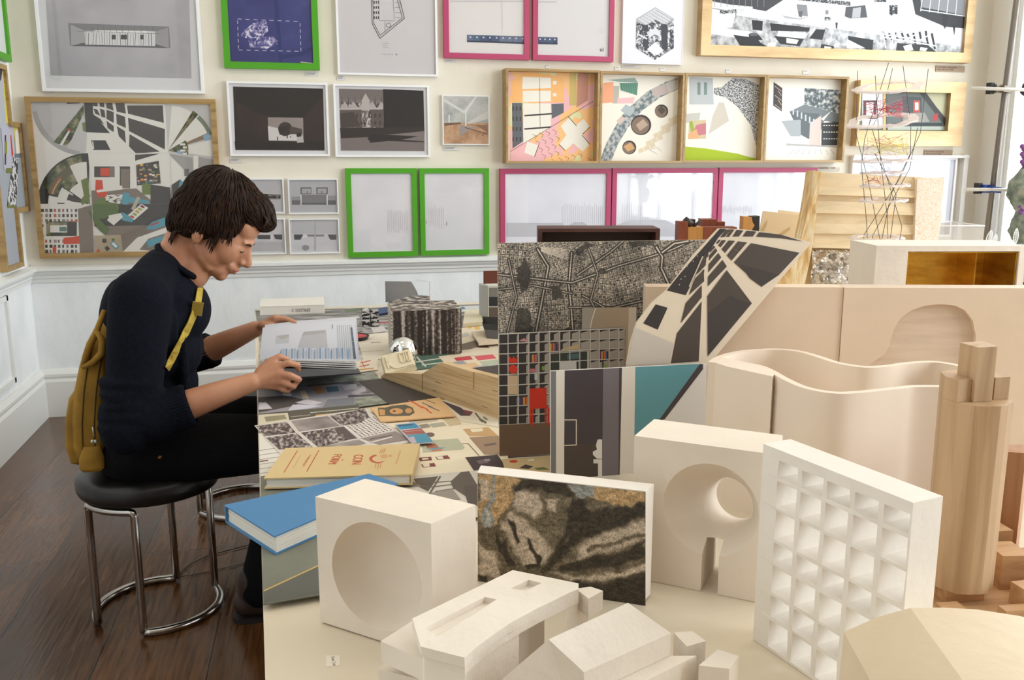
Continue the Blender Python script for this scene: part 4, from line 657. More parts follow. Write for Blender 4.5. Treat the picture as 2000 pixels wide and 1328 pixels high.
sheet([(497, 831), (712, 798), (806, 862), (700, 886), (560, 900)], C(216, 206, 198), 'sheet of six brown and white photographs with a fine grid, above the tan book', gp, th=.001)
sheet([(724, 796), (858, 776), (889, 812), (744, 823)], C(226, 184, 132), 'orange tan booklet with a dark haired face drawing and scribbled writing', [(C(92, 84, 66), [(738, 796), (752, 796), (768, 792), (792, 790), (806, 796), (810, 806), (800, 812), (770, 813), (754, 812), (740, 813)]), (C(206, 150, 88), [(740, 799), (752, 800), (752, 810), (742, 811)]), (C(214, 156, 96), CIR(774, 803, 13, .45)), (C(110, 70, 50), CIR(770, 803, 3, .7)), (C(206, 150, 92), CIR(798, 802, 7, .7)), (C(212, 84, 52), L2(798, 782, 812, 788, 2)), (C(212, 84, 52), L2(808, 786, 826, 797, 2.4)), (C(212, 84, 52), L2(824, 794, 836, 800, 2)), (C(212, 84, 52), L2(832, 799, 843, 807, 2)), (C(120, 104, 100), L2(830, 780, 850, 788, 1.4)), (C(120, 110, 120), L2(824, 786, 846, 796, 1.6)), (C(120, 110, 120), L2(836, 793, 858, 802, 1.6))], name='booklet', cat='booklet', th=.003)
sheet([(771, 829), (812, 824), (848, 864), (806, 868)], C(196, 186, 196), 'blue and red striped postcard beside the tan book', [(C(58, 140, 176), [(773, 830), (810, 826), (820, 835), (782, 839)]), (C(40, 70, 90), L2(778, 831, 806, 829, 2)), (C(168, 92, 82), [(784, 841), (822, 836), (832, 846), (794, 849)]), (C(206, 170, 160), L2(790, 843, 824, 840, .8)), (C(78, 148, 172), [(794, 850), (832, 846), (846, 863), (808, 866)]), (C(200, 176, 190), [(798, 854), (808, 852), (814, 864), (808, 866)])], name='postcard', cat='postcard')
sheet([(909, 893), (972, 888), (998, 926), (934, 932)], C(60, 44, 46), 'dark purple photograph tucked against the folding screen', [(C(110, 92, 96), [(930, 900), (950, 896), (956, 904), (936, 906)]), (C(150, 136, 138), [(945, 897), (956, 896), (958, 900), (948, 901)])])
fr = C(92, 82, 72)
sheet([(700, 938), (940, 918), (990, 1010), (700, 1010)], C(206, 198, 184), 'brown and white photograph of a timber structure behind the round bowl block', [(fr, [(808, 935), (856, 930), (846, 946), (836, 960), (816, 950)]), (C(128, 116, 102), [(720, 945), (800, 936), (824, 950), (800, 952)]), (fr, L2(810, 945, 900, 938, 1.6)), (fr, L2(826, 953, 900, 944, 1.6)), (fr, [(900, 922), (916, 920), (940, 960), (920, 976), (884, 952), (880, 940)]), (fr, L2(850, 960, 900, 952, 2)), (fr, L2(860, 930, 838, 966, 3)), (C(150, 140, 128), [(840, 962), (884, 955), (900, 975), (846, 975)]), (C(84, 72, 64), [(904, 950), (940, 944), (946, 990), (914, 984)])])
sheet([(509, 930), (716, 912), (704, 1148), (514, 1180)], NZ('grey_green_board', [(.35, (112, 112, 98)), (.6, (124, 124, 110))], scale=5), 'grey green board with a yellow line at the near left of the table', [(C(206, 168, 84), L2(515, 1154, 700, 1068, 2.2)), (C(92, 92, 84), [(515, 1156), (700, 1070), (702, 1146), (516, 1178)])], name='card_board', cat='board', th=.0015)
# small caption card
b = MB(); z = T; t = [atz(x, y, z + .0006) for x, y in ((636, 1280), (664, 1280), (664, 1299), (637, 1302))]
r = thing('caption_card', 'tiny white name card in front of the round bowl block', 'label', (t[0].x, t[0].y, T)); b.prism([(p.x, p.y, z) for p in t], t); b.build('card', C(240, 230, 214), r)
lettering('lettering', 'Euan Tait', r, atz(647, 1282.5, z + .0007), atz(650, 1297, z) - atz(647, 1282.5, z), atz(657, 1282, z) - atz(647, 1282.5, z), .0058, C(140, 122, 98), thick=.0001)
# ---------------------------------------------------------------- books
def book(name, label, top_px, zt, th, cover, spine_edge, pages=C(232, 226, 214), z0=None, ins=.004, group=None, ct=.0025):
    """closed book: top cover corners in pixels at height zt; spine_edge = index of the edge i..i+1 that is the spine"""
    t = [atz(x, y, zt) for x, y in top_px]; zb = zt - th; c = sum(t, V()) / 4
    r = thing(name, label, 'book', (c.x, c.y, zb), group)
    b = MB(); b.prism([(p.x, p.y, zt - ct) for p in t], t); b.prism([(p.x, p.y, zb) for p in t], [(p.x, p.y, zb + ct) for p in t])
    a, e = t[spine_edge], t[(spine_edge + 1) % 4]; inn = (c - (a + e) / 2); inn = V((inn.x, inn.y, 0)).normalized() * ct * 1.3
    b.prism([(p.x, p.y, zb + ct * .5) for p in (a, e, e + inn, a + inn)], [(p.x, p.y, zt - ct * .5) for p in (a, e, e + inn, a + inn)])
    b.build('cover', cover, r)
    b = MB(); q = [p + (c - p) * 0 for p in t]
    k = [p + V(((c.x - p.x), (c.y - p.y), 0)).normalized() * ins * 1.4 for p in t]
    n = 6; h = (zt - zb - 2 * ct) / n
    b.use(pages)
    for i in range(n):
        j = ((i * 7) % 3 - 1) * .0005; kk = [p + V(((c.x - p.x), (c.y - p.y), 0)).normalized() * j for p in k]
        b.prism([(p.x, p.y, zb + ct + i * h) for p in kk], [(p.x, p.y, zb + ct + (i + .93) * h) for p in kk])
    b.build('pages', None, r)
    return r, t
ZB = ground([atz(515, 940, T), atz(800, 870, T)])
TAN = C(212, 184, 132, .6)
bk, tt = book('book', 'tan hardback with red lettering lying on the photographs', [(557, 875), (820, 866), (805, 926), (515, 934)], ZB + .021, .021, TAN, 1)
zt = ZB + .021; RD = C(186, 84, 60)
b = MB(); paint(b, ((0, 0, zt), (0, 0, 1)), [(RD, L2(581, 880, 554, 923, 1.6)), (RD, L2(623, 879, 599, 921, 1.6)), (C(200, 150, 110), L2(588, 888, 572, 915, .9)), (RD, L2(607, 888, 593, 911, .9)), (RD, L2(603, 892, 591, 909, .9)), (RD, ARC(741, 896, 14, 20, 90, 250, 12, .45)), (RD, [(741, 902), (752, 900), (741, 905)]), (C(204, 156, 112), CIR(750, 891, 7, .6)), (C(204, 156, 112), CIR(762, 890, 4, .6))] +
    [(RD, L2(745 + k * 4, 876 - k + 1, 741 + k * 4, 886 - k, .9)) for k in range(3)] + [(RD, L2(735 + k * 5, 904, 732 + k * 5, 914 + (3 if k == 1 else 0), .9)) for k in range(3)] + [(C(200, 140, 100), L2(782 - k * 1.5, 880 + k * 4.5, 781 - k * 1.5, 883 + k * 4.5, 2.6)) for k in range(6)], base=.0002)
b.build('cover_print', None, bk)
for s, p0, p1, sz in (('CON', (698, 888), (693, 906), 0), ('FORM', (659, 887), (646, 908), 0)):
    A, Bq = atz(*p0, zt + .0003), atz(*p1, zt + .0003); L = (Bq - A).length; up_ = atz(p0[0] + 10, p0[1], zt) - atz(*p0, zt)
    lettering('lettering', s, bk, A - up_.normalized() * .006, Bq - A, up_, L / (2.15 if s == 'CON' else 2.85), RD)
lettering('lettering', '.', bk, atz(668, 897, zt + .0003), Bq - A, up_, .03, RD)
BLU = C(74, 130, 176, .5)
book('book', 'thick blue hardback overhanging the table corner beside the plaster bowl block', [(438, 986), (721, 925), (778, 944), (536, 1047)], ground([atz(515, 1020, T), atz(760, 960, T)]) + .0312, .031, BLU, 0, group=None)
wb, tw = book('book', 'white boxed book at the far left corner of the table', [(509, 584), (632, 580), (634, 595), (507, 599)], ground([atz(515, 612, T), atz(630, 600, T)]) + .0362, .036, C(236, 230, 220), 2, C(232, 226, 214))
d_ = (tw[3] - tw[2]); nb_ = V((-d_.y, d_.x, 0)).normalized(); nb_ = nb_ if nb_.y < 0 else -nb_; lettering('lettering', 'EPILOG 2', wb, atpl(606, 602, tw[2] + nb_ * .0016, nb_), d_, V((0, 0, -1)), .018, C(128, 120, 112))
b = MB(); b.prism([tuple(p) for p in (atz(720, 606, T + .003), atz(756, 600, T + .003), atz(775, 608, T + .003), atz(740, 616, T + .003))], [tuple(p) for p in (atz(720, 605, T + .011), atz(756, 599, T + .011), atz(775, 607, T + .011), atz(740, 613, T + .011))])
tag(b.build('booklet', C(62, 80, 118)), 'dark blue booklet lying behind the striped barcode box', 'booklet')
# ---------------------------------------------------------------- small models in the middle of the table
ZP = T + .0025
zeb = NZ('zebra_print', [(.47, (34, 32, 32)), (.5, (214, 210, 206))], scale=22, detail=2, stretch=(1, 1, 4), distort=1.2, const=True)
r = thing('card_block', 'small zebra striped card block split down its middle', 'model', atz(724, 636, ZP))
for (xa, xb) in ((708, 722), (725, 740)):
    b = MB(); a, c = atz(xa, 638 if xa < 715 else 637, ZP), atz(xb, 637.5, ZP); h = .062
    q = [a, c, c + V((.0, .05, 0)), a + V((0, .05, 0))]; b.prism([(p.x, p.y, ZP) for p in q], [(p.x, p.y, ZP + h) for p in q]); b.build('half_block', zeb, r)
r = thing('dish', 'red oval dish with a black rim beside the open book', 'dish', atz(690, 668, ZP))
c = atz(690, 662, ZP); b = MB(); b.use(C(40, 34, 34)); b.lathe(c, [(.0, 0), (.05, 0), (.056, .012), (.05, .012), (.047, .008), (0, .008)]); b.build('rim', None, r)
b = MB(); b.lathe(c + V((0, 0, .0083)), [(0, .002), (.047, .002), (.047, 0)]); b.build('inlay', C(196, 74, 72), r)
# barcode box
zt_ = .766; q = [(766, 608), (901, 604), (884, 592), (754, 597)]
tp = [atz(x, y, zt_) for x, y in q]; c = sum(tp, V()) / 4
# square it up from its front edge
e = tp[1] - tp[0]; e.z = 0; nrm = V((-e.y, e.x, 0)).normalized() * .19; tp = [tp[0], tp[1], tp[1] + nrm, tp[0] + nrm]
r = thing('barcode_box', 'large box covered in brown and white vertical bark stripes', 'box', (c.x, c.y, ZP))
def bark():
    m, nt, bs = newmat('bark_stripe_print'); tc = nt.nodes.new('ShaderNodeTexCoord'); mp = nt.nodes.new('ShaderNodeMapping'); mp.inputs['Scale'].default_value = (40, 8, .7)
    nt.links.new(tc.outputs['Object'], mp.inputs[0]); n1 = nt.nodes.new('ShaderNodeTexNoise'); n1.inputs['Scale'].default_value = 1.6; n1.inputs['Detail'].default_value = 2; nt.links.new(mp.outputs[0], n1.inputs[0])
    n2 = nt.nodes.new('ShaderNodeTexNoise'); n2.inputs['Scale'].default_value = 130; n2.inputs['Detail'].default_value = 3; nt.links.new(tc.outputs['Object'], n2.inputs[0])
    mx = nt.nodes.new('ShaderNodeMath'); mx.operation = 'MULTIPLY_ADD'; mx.inputs[1].default_value = .34; nt.links.new(n2.outputs[0], mx.inputs[0]); nt.links.new(n1.outputs[0], mx.inputs[2])
    rp = ramp_(nt, mx.outputs[0], [(.66, (44, 36, 34)), (.73, (92, 80, 72)), (.84, (190, 178, 168))]); nt.links.new(rp.outputs[0], bs.inputs['Base Color']); return m
BK = NZ('bark_top_print', [(.42, (60, 50, 46)), (.52, (150, 138, 128)), (.62, (214, 204, 192))], scale=34, detail=6)
b = MB(); lo = [(p.x, p.y, ZP) for p in tp]; b.solid(lo + [tuple(p) for p in tp], [[0, 3, 2, 1], [0, 1, 5, 4], [1, 2, 6, 5], [2, 3, 7, 6], [3, 0, 4, 7]]); b.build('carcass', bark(), r)
b = MB(); b.prism([tuple(p) for p in tp], [(p.x, p.y, p.z + .002) for p in tp]); b.build('lid', BK, r)
b = MB(); n = 13
for k in range(n):
    z0 = ZP + (zt_ - ZP) * (k + .15) / n; z1 = ZP + (zt_ - ZP) * (k + .75) / n; o = (tp[0] - tp[1]).normalized() * .004
    a, d = tp[0], tp[3]; b.prism([(a.x, a.y, z0), (d.x, d.y, z0), (d.x + o.x, d.y + o.y, z0), (a.x + o.x, a.y + o.y, z0)], [(a.x, a.y, z1), (d.x, d.y, z1), (d.x + o.x, d.y + o.y, z1), (a.x + o.x, a.y + o.y, z1)])
b.build('louvre_panel', C(196, 188, 178), r)
# folded mirror card standing on the box
zc = zt_ + .0022; a, d = atz(753, 590, zc), atz(840, 591, zc); h = .07
f2 = d + V((-.035, .06, 0)); nn = (d - a).normalized().cross(V((0, 0, 1))) * .0012
r = thing('mirror_card', 'folded mirror card standing on the bark striped box', 'mirror', (a + d) / 2)
b = MB(); b.prism([tuple(p) for p in (a, d, d - nn, a - nn)], [(p.x, p.y, zc + h) for p in (a, d, d - nn, a - nn)]); b.build('front_leaf', MIRR, r)
b = MB(); b.prism([tuple(p) for p in (d, f2, f2 + V((-.0012, -.0006, 0)), d + V((-.0012, -.0006, 0)))], [(p.x, p.y, zc + h) for p in (d, f2, f2 + V((-.0012, -.0006, 0)), d + V((-.0012, -.0006, 0)))]); b.build('side_leaf', MIRR, r)
# mirror ball
p = atz(789, 712, ZP); b = MB(); b.sphere(p + V((0, .0, .043)), .043, 40, 24); tag(b.build('mirror_ball', MIRR), 'polished steel ball in front of the bark striped box', 'ball')
# cream low objects to the right of the box
b = MB(); b.top([(908, 606), (938, 604), (943, 628), (904, 632)], T + .02, T + .006); tag(b.build('slab_model', C(222, 212, 180, .4), bevel=.002), 'low cream slab right of the bark striped box', 'model')
b = MB(); b.top([(921, 648), (975, 643), (985, 667), (935, 671)], T + .019, T + .012); r = tag(b.build('base_board', C(226, 208, 184)), 'cream base board under the black tray', 'board')
r = thing('tray', 'small black tray beside the folding screen', 'tray', atz(958, 660, T + .019))
b = MB(); b.use(C(34, 32, 32)); t_ = [atz(x, y, T + .06) for x, y in ((942, 632), (982, 634), (984, 620), (944, 618))]; lo_ = [atz(x, y, T + .019) for x, y in ((951, 661), (984, 663), (982, 645), (946, 643))]
b.solid(lo_ + t_, [[0, 3, 2, 1], [0, 1, 5, 4], [1, 2, 6, 5], [2, 3, 7, 6], [3, 0, 4, 7]]); b.build('pan', None, r, bevel=.002)
b = MB(); b.prism([p * .06 + q_ * .94 + V((0, -.0008, 0)) for p, q_ in ((lo_[0], lo_[0]), (lo_[1], lo_[1]), (lo_[1], t_[1] * .6 + lo_[1] * .4), (lo_[0], t_[0] * .6 + lo_[0] * .4))], [p + V((0, -.002, 0)) for p in (lo_[0], lo_[1], t_[1] * .6 + lo_[1] * .4, t_[0] * .6 + lo_[0] * .4)]); b.build('front_plate', C(84, 80, 78), r)
r = thing('building_model', 'small white and grey tower block model behind the black tray', 'model', atz(956, 620, T + .006))
b = MB(); y_ = atz(956, 626, T + .006).y
pq = [aty(x, 640, y_).x for x in (946, 953, 984)]; zq = aty(956, 558, y_).z
b.use(C(226, 224, 218)); b.box((pq[1], y_, T + .002), (pq[2], y_ + .08, zq)); b.build('block', None, r)
b = MB(); b.prism([(pq[1] - .0005, y_, T + .002), (pq[1] - .0005, y_ + .08, T + .002), (pq[0] - .004, y_ + .08, T + .002), (pq[0] - .004, y_ + .02, T + .002)], [(pq[1] - .0005, y_, zq), (pq[1] - .0005, y_ + .08, zq), (pq[0] - .004, y_ + .08, zq), (pq[0] - .004, y_ + .02, zq)]); b.build('louvre_panel', C(176, 176, 172), r)
b = MB(); paint(b, ((0, y_, 0), (0, -1, 0)), [(C(140, 136, 132), [(955, 562), (984, 562), (984, 582), (955, 582)]), (C(52, 56, 64), [(955, 580), (984, 580), (984, 598), (955, 598)]), (bark.__call__() if False else C(110, 96, 88), [(955, 600), (984, 600), (984, 626), (955, 626)])]); b.build('front_print', None, r)
b = MB(); b.box((pq[1] - .004, y_ + .06, zq + .0005), (pq[2], y_ + .063, zq + .05)); b.build('sign_board', C(112, 58, 40), r)
# tilted cream plaster block leaning on the balsa wall
r = thing('plaster_block', 'small cream plaster block with raised windows leaning on the balsa wall', 'model', atz(770, 730, T + .0025))
cpt = V(aty(778, 702, atz(760, 735, T).y + .02)); ax = V((1, .16, .07)).normalized(); nz_ = V((-.12, -.78, .6)).normalized(); ay = nz_.cross(ax); ax = ay.cross(nz_)
def PB(u, v, w): return cpt + ax * u + ay * v + nz_ * w
b = MB(); b.prism([PB(-.05, -.042, -.03), PB(.048, -.032, -.03), PB(.045, .028, -.03), PB(-.05, .026, -.03)], [PB(-.046, -.036, 0), PB(.045, -.03, 0), PB(.04, .025, 0), PB(-.046, .024, 0)]); b.build('block', PLASTER('ivory_plaster', (234, 220, 188), 5), r, bevel=.004)
b = MB(); cir = [PB(-.004 + .028 * math.cos(a) * (1 if math.cos(a) < 0 else .2) + (.0 if math.cos(a) < 0 else .04), -.003 + .026 * math.sin(a), -.001) for a in [PI / 2 + PI * k / 12 for k in range(13)]] + [PB(.04, -.028, -.001), PB(.036, .022, -.001)]
b.prism(cir, [p + nz_ * .005 for p in cir])
for u0, u1, v0, v1, w in ((.004, .02, -.016, .016, .008), (.023, .034, -.016, .016, .008)):
    for (a0, a1, c0, c1) in ((u0, u1, v0, v0 + .003), (u0, u1, v1 - .003, v1), (u0, u0 + .003, v0, v1), (u1 - .003, u1, v0, v1)): b.prism([PB(a0, c0, .003), PB(a1, c0, .003), PB(a1, c1, .003), PB(a0, c1, .003)], [PB(a0, c0, w), PB(a1, c0, w), PB(a1, c1, w), PB(a0, c1, w)])
b.prism([PB(-.036, -.022, -.001), PB(-.03, -.022, -.001), PB(-.03, .016, -.001), PB(-.036, .016, -.001)], [PB(-.036, -.022, .004), PB(-.03, -.022, .004), PB(-.03, .016, .004), PB(-.036, .016, .004)])
b.build('relief', _M['ivory_plaster'], r, bevel=.001, seg=1)
# balsa wall
A, E_ = atz(742, 737, T + .0035), atz(985, 826, T + .0035); dv = (E_ - A).normalized(); nb = V((dv.y, -dv.x, 0))
r = thing('balsa_wall_model', 'long low balsa wood wall model rising in a step across the prints', 'model', (A + E_) / 2)
pr = [(742, 737), (985, 826), (985, 741), (923, 726), (861, 708), (846, 716), (823, 731), (790, 728), (752, 729)]
W = [atpl(x, y, A, nb) for x, y in pr]; W[0].z = W[1].z = T + .0035
b = MB(); b.prism([p - nb * .022 for p in W], W); b.build('wall', BALSA, r)
b = MB(); paint(b, (A, nb), [(C(130, 96, 60), L2(824.5, 731, 824.5, 762, 1.2)), (C(176, 130, 84), L2(925, 727, 925, 760, 2.6)), (C(176, 148, 108), L2(825, 733, 985, 778, .9)), (C(110, 80, 50), L2(850, 745, 862, 749, 1)), (C(110, 80, 50), L2(940, 793, 953, 797, 1)), (C(110, 80, 50), L2(962, 762, 971, 765, 1)), (C(110, 80, 50), L2(845, 762, 852, 764, 1)), (C(150, 120, 80), L2(898, 712 + 20, 920, 738, .7))]); b.build('grain_marks', None, r)
# ---------------------------------------------------------------- folding screens
def plate(name, px, A, n, th, mat, label=None, cat=None, polys=(), parent=None, back=0, edge=None):
    p0 = V(A) - n * back; w = [atpl(x, y, p0, n) for x, y in px]
    b = MB(); b.use(mat); b.solid([p - n * th for p in w] + w, [list(range(len(w)))[::-1], list(range(len(w), 2 * len(w)))] + [[i, (i + 1) % len(w), len(w) + (i + 1) % len(w), len(w) + i] for i in range(len(w))])
    paint(b, (p0, n), polys); o = b.build(name, None, parent)
    if label: tag(o, label, cat)
    return o
def vplane(base_px, zb, top_l, top_r):
    A = atz(*base_px, zb); pl = atpl(*top_l, A, FWH); pr_ = atz(*top_r, pl.z); d = (pr_ - pl); d.z = 0; d.normalize(); return A, V((d.y, -d.x, 0)), d
A1, n1, d1 = vplane((975, 894), T + .002, (972, 475), (1385, 468))
import numpy as np
def field_sheet(name, mat_name, corners, nx, ny, rgb, parent=None, rough=.55, bump=0):
    """a flat printed or painted sheet whose design is computed on a fine mesh; corners TL TR BR BL in space, rgb(u, v) -> 3 arrays in sRGB 0-255"""
    u, v = np.meshgrid(np.linspace(0, 1, nx + 1), np.linspace(0, 1, ny + 1)); tl, tr, br, bl = [np.array(c) for c in corners]
    P = (tl[None, None] * ((1 - u) * (1 - v))[..., None] + tr * (u * (1 - v))[..., None] + br * (u * v)[..., None] + bl * ((1 - u) * v)[..., None]).reshape(-1, 3)
    c = np.clip(np.stack(rgb(u, v), -1).reshape(-1, 3) / 255, 0, 1); c = np.where(c <= .04045, c / 12.92, ((c + .055) / 1.055) ** 2.4)
    off = np.array(wloc(parent)) if parent is not None else P.mean(0) * np.array([1, 1, 0]) + np.array([0, 0, P[:, 2].min()])
    me = bpy.data.meshes.new(name); idx = np.arange((nx + 1) * (ny + 1)).reshape(ny + 1, nx + 1)
    f = np.stack([idx[:-1, :-1], idx[1:, :-1], idx[1:, 1:], idx[:-1, 1:]], -1).reshape(-1, 4)
    me.vertices.add(len(P)); me.vertices.foreach_set('co', (P - off).ravel()); me.loops.add(f.size); me.loops.foreach_set('vertex_index', f.ravel().astype(np.int32)); me.polygons.add(len(f)); me.polygons.foreach_set('loop_start', np.arange(0, f.size, 4, dtype=np.int32)); me.update(calc_edges=True)
    at = me.color_attributes.new('design', 'FLOAT_COLOR', 'POINT'); at.data.foreach_set('color', np.concatenate([c, np.ones((len(c), 1))], 1).ravel().astype(np.float32))
    m, nt, bs = newmat(mat_name); ca = nt.nodes.new('ShaderNodeVertexColor'); ca.layer_name = 'design'; nt.links.new(ca.outputs[0], bs.inputs['Base Color']); bs.inputs['Roughness'].default_value = rough
    if bump: bump_(nt, bs, 240, bump, .001)
    me.materials.append(m); o = bpy.data.objects.new(name, me); COL.objects.link(o)
    if parent is not None: o.parent = parent
    else: o.location = off
    return o
def vnoise(x, y, seed=0):
    """smooth value noise on arrays"""
    xi, yi = np.floor(x).astype(int), np.floor(y).astype(int); fx, fy = x - xi, y - yi; fx = fx * fx * (3 - 2 * fx); fy = fy * fy * (3 - 2 * fy)
    h = lambda a, b: (np.sin(a * 127.1 + b * 311.7 + seed * 74.7) * 43758.5453) % 1
    return (h(xi, yi) * (1 - fx) + h(xi + 1, yi) * fx) * (1 - fy) + (h(xi, yi + 1) * (1 - fx) + h(xi + 1, yi + 1) * fx) * fy
def fbm(x, y, seed=0, n=4): return sum(vnoise(x * 2 ** k, y * 2 ** k, seed + k) / 2 ** k for k in range(n)) / sum(1 / 2 ** k for k in range(n))
def segd(x, y, a, b):
    dx, dy = b[0] - a[0], b[1] - a[1]; t = np.clip(((x - a[0]) * dx + (y - a[1]) * dy) / (dx * dx + dy * dy + 1e-9), 0, 1); return np.hypot(x - a[0] - t * dx, y - a[1] - t * dy)
def polyd(x, y, pts):
    """signed distance, negative inside"""
    d = np.full(x.shape, 1e9); ins = np.zeros(x.shape, bool)
    for a, b in zip(pts, pts[1:] + pts[:1]):
        d = np.minimum(d, segd(x, y, a, b)); ins ^= ((a[1] > y) != (b[1] > y)) & (x < (b[0] - a[0]) * (y - a[1]) / (b[1] - a[1] + 1e-9) + a[0])
    return np.where(ins, -d, d)
def city(u, v):
    x, y = u * 420, v * 178; rs = np.random.RandomState(4); sx, sy = rs.uniform(0, 420, 26), rs.uniform(0, 178, 26)
    ang = rs.uniform(-.5, .5, 26); pit = rs.uniform(5.2, 8.6, 26); ang = np.where(sx > 190, .22, ang); wx, wy = x + 14 * (fbm(x / 30, y / 30, 1) - .5), y + 14 * (fbm(x / 30, y / 30, 2) - .5)
    k = np.argmin(np.stack([np.hypot(wx - a, wy - b) for a, b in zip(sx, sy)]), 0); a = ang[k]; p = pit[k]
    lx, ly = (x * np.cos(a) - y * np.sin(a)) / p, (x * np.sin(a) + y * np.cos(a)) / p * .8; ix, iy = np.floor(lx), np.floor(ly); fx, fy = lx - ix, ly - iy
    h = (np.sin(ix * 12.9 + iy * 78.2 + k * 3.1) * 43758.5) % 1; h2 = (np.sin(ix * 45.1 + iy * 21.7 + k * 9.3) * 23454.3) % 1
    e = np.minimum(np.minimum(fx, 1 - fx), np.minimum(fy, 1 - fy)); s = 150 + 60 * (h - .5) + 26 * (fbm(x / 3, y / 3, 5) - .5)
    s = np.where(e < .09, 96, s); s = np.where((e >= .09) & (e < .17), 188, s)                       # street, bright kerb roofs
    cw = .22 + .16 * h2; yard = (np.abs(fx - .5) < .5 - cw) & (np.abs(fy - .5) < .5 - cw) & (h > .25); s = np.where(yard, 62 + 60 * h2, s)
    s = np.where(((fx > .8) | (fy > .84)) & (e > .07), s - 62, s); s += 110 * (vnoise(x / 1.6, y / 1.6, 8) - .5) * (h2 > .3)
    for pts, w in (([(75, 12), (95, 45), (92, 60), (70, 170)], 2.6), ([(140, 20), (134, 80), (138, 120), (142, 178)], 2.6), ([(150, 62), (215, 20), (240, 0)], 2), ([(0, 58), (90, 70), (140, 76), (230, 46), (330, 20), (380, 0)], 2), ([(306, 12), (318, 30), (316, 52), (330, 80)], 3), ([(318, 22), (342, 6), (370, 2)], 3), ([(134, 122), (220, 124), (290, 110)], 1.8), ([(160, 100), (215, 130), (230, 178)], 1.6), ([(0, 86), (66, 80), (140, 96)], 1.6), ([(20, 30), (34, 100), (16, 170)], 1.6), ([(168, 0), (190, 60), (176, 110), (214, 178)], 1.6)):
        d = np.min(np.stack([segd(x, y, a_, b_) for a_, b_ in zip(pts, pts[1:])]), 0); s = np.where(d < w + 1.4, 58, s); s = np.where(d < w * .42, 186, s)
    for k_ in range(7): s = np.where(segd(x, y, (82, 8 + k_ * 1.4), (132, 14 + k_ * 3)) < .6, 206, s)
    pk = np.minimum.reduce([polyd(x, y, q) for q in ([(34, 50), (50, 32), (62, 44), (60, 76), (46, 92), (36, 70)], [(34, 124), (58, 120), (64, 170), (30, 172)], [(100, 82), (118, 78), (122, 104), (104, 108)], [(192, 50), (204, 48), (208, 58), (196, 62)], [(250, 0), (300, -2), (300, 10), (258, 12)], [(142, 20), (168, 2), (180, 6), (156, 24)], [(120, 166), (140, 160), (142, 176), (122, 178)])]) + 8 * (fbm(x / 7, y / 7, 3) - .5)
    s = np.where(pk < 0, 48 + 50 * fbm(x / 3, y / 3, 6), s); s = s * (.72 + .5 * fbm(x / 26, y / 26, 9)); s = np.clip(s, 34, 214); s = np.clip((s - 110) * 1.22 + 118, 34, 222); return [s * 1.0, s * .93, s * .84]
rm = random.Random(5)
r = thing('aerial_map_screen', 'tall screen printed with a brown aerial photograph of a city', 'screen', (A1 - n1 * .016 + d1 * .2))
om = plate('board', [(972, 475), (1392, 468), (1392, 870), (976, 890)], A1, n1, .005, C(196, 178, 150), parent=r, back=.016)
p0 = A1 - n1 * .0156; field_sheet('city_print', 'aerial_city_print', [atpl(x, y, p0, n1) for x, y in ((972, 475), (1392, 468), (1392, 652), (974, 660))], 660, 285, city, r)
# shelf drawing
cols = [960 + x / 4.58 for x in (65, 148, 240, 335, 425, 520, 610, 700, 790, 885, 965, 1055, 1140, 1197)]
rows = [640 + y / 4.58 for y in (58, 145, 235, 328, 422, 518, 610, 705, 790, 870)]
SK = C(52, 46, 44); SL = C(168, 158, 146); ln = C(206, 200, 188); sp = []
yo = lambda x: -(x - 975) * .047
for c in range(13):
    for r_ in range(9):
        if 5 <= c <= 8 and r_ >= 2: continue
        x0, x1, y0, y1 = cols[c] + 1, cols[c + 1] - 1, rows[r_] + 1 + yo(cols[c]), rows[r_ + 1] - 1 + yo(cols[c])
        f = max(0, 1 - c / 8.5); xm = x0 + (x1 - x0) * f
        sp.append((SL, [(x0, y0), (x1, y0 - .6), (x1, y1 - .6), (x0, y1)]))
        if c == 0: sp.append((SK, [(x0, y0), (x1, y0), (x1, y1), (x0, y1)]))
        elif f > .05: sp.append((SK, [(x0, y0), (x1 if c < 9 else xm, y0 - .6), (xm, y0 + 4), (xm, y1 - 4 * (1 - f)), (x0, y1)]))
        else: sp.append((SK, [(x0, y0), (x1, y0 - .6), (x0, y0 + 4)]))
bkc = [(176, 52, 60), (206, 120, 40), (70, 96, 150), (60, 52, 50), (120, 50, 90), (206, 176, 60)]
for c, r_ in ((3, 2), (5, 1), (2, 6), (10, 2)):
    for k in range(6): w = (cols[c + 1] - cols[c] - 3) / 6; x = cols[c] + 1 + k * w; y1 = rows[r_ + 1] - 1 + yo(x); sp.append((C(*bkc[(k + c) % 6]), R4(x, y1 - 15, x + w * .92, y1)))
RDS = C(206, 50, 26)
sp += [(RDS, CIR(1002, 721, 8.6)), (RDS, [(993, 698), (996, 696), (1000, 702), (1003, 695), (1008, 702), (1011, 695), (1011, 709), (993, 709)]), (C(196, 130, 140), [(1013, 666), (1024, 660), (1031, 667)]), (C(206, 176, 140), R4(993, 733, 1011, 770)), (C(200, 170, 120), [(1096, 682), (1130, 672), (1130, 681), (1098, 684)]), (C(196, 110, 120), R4(1035, 720, 1047, 727)), (C(120, 150, 60), CIR(1061, 719, 3, 1.6)), (C(150, 170, 50), CIR(1183, 714, 2.4, 1.8)), (C(52, 70, 60), R4(1176, 706, 1179, 718)), (C(196, 200, 194), R4(1044, 730, 1050, 742))]
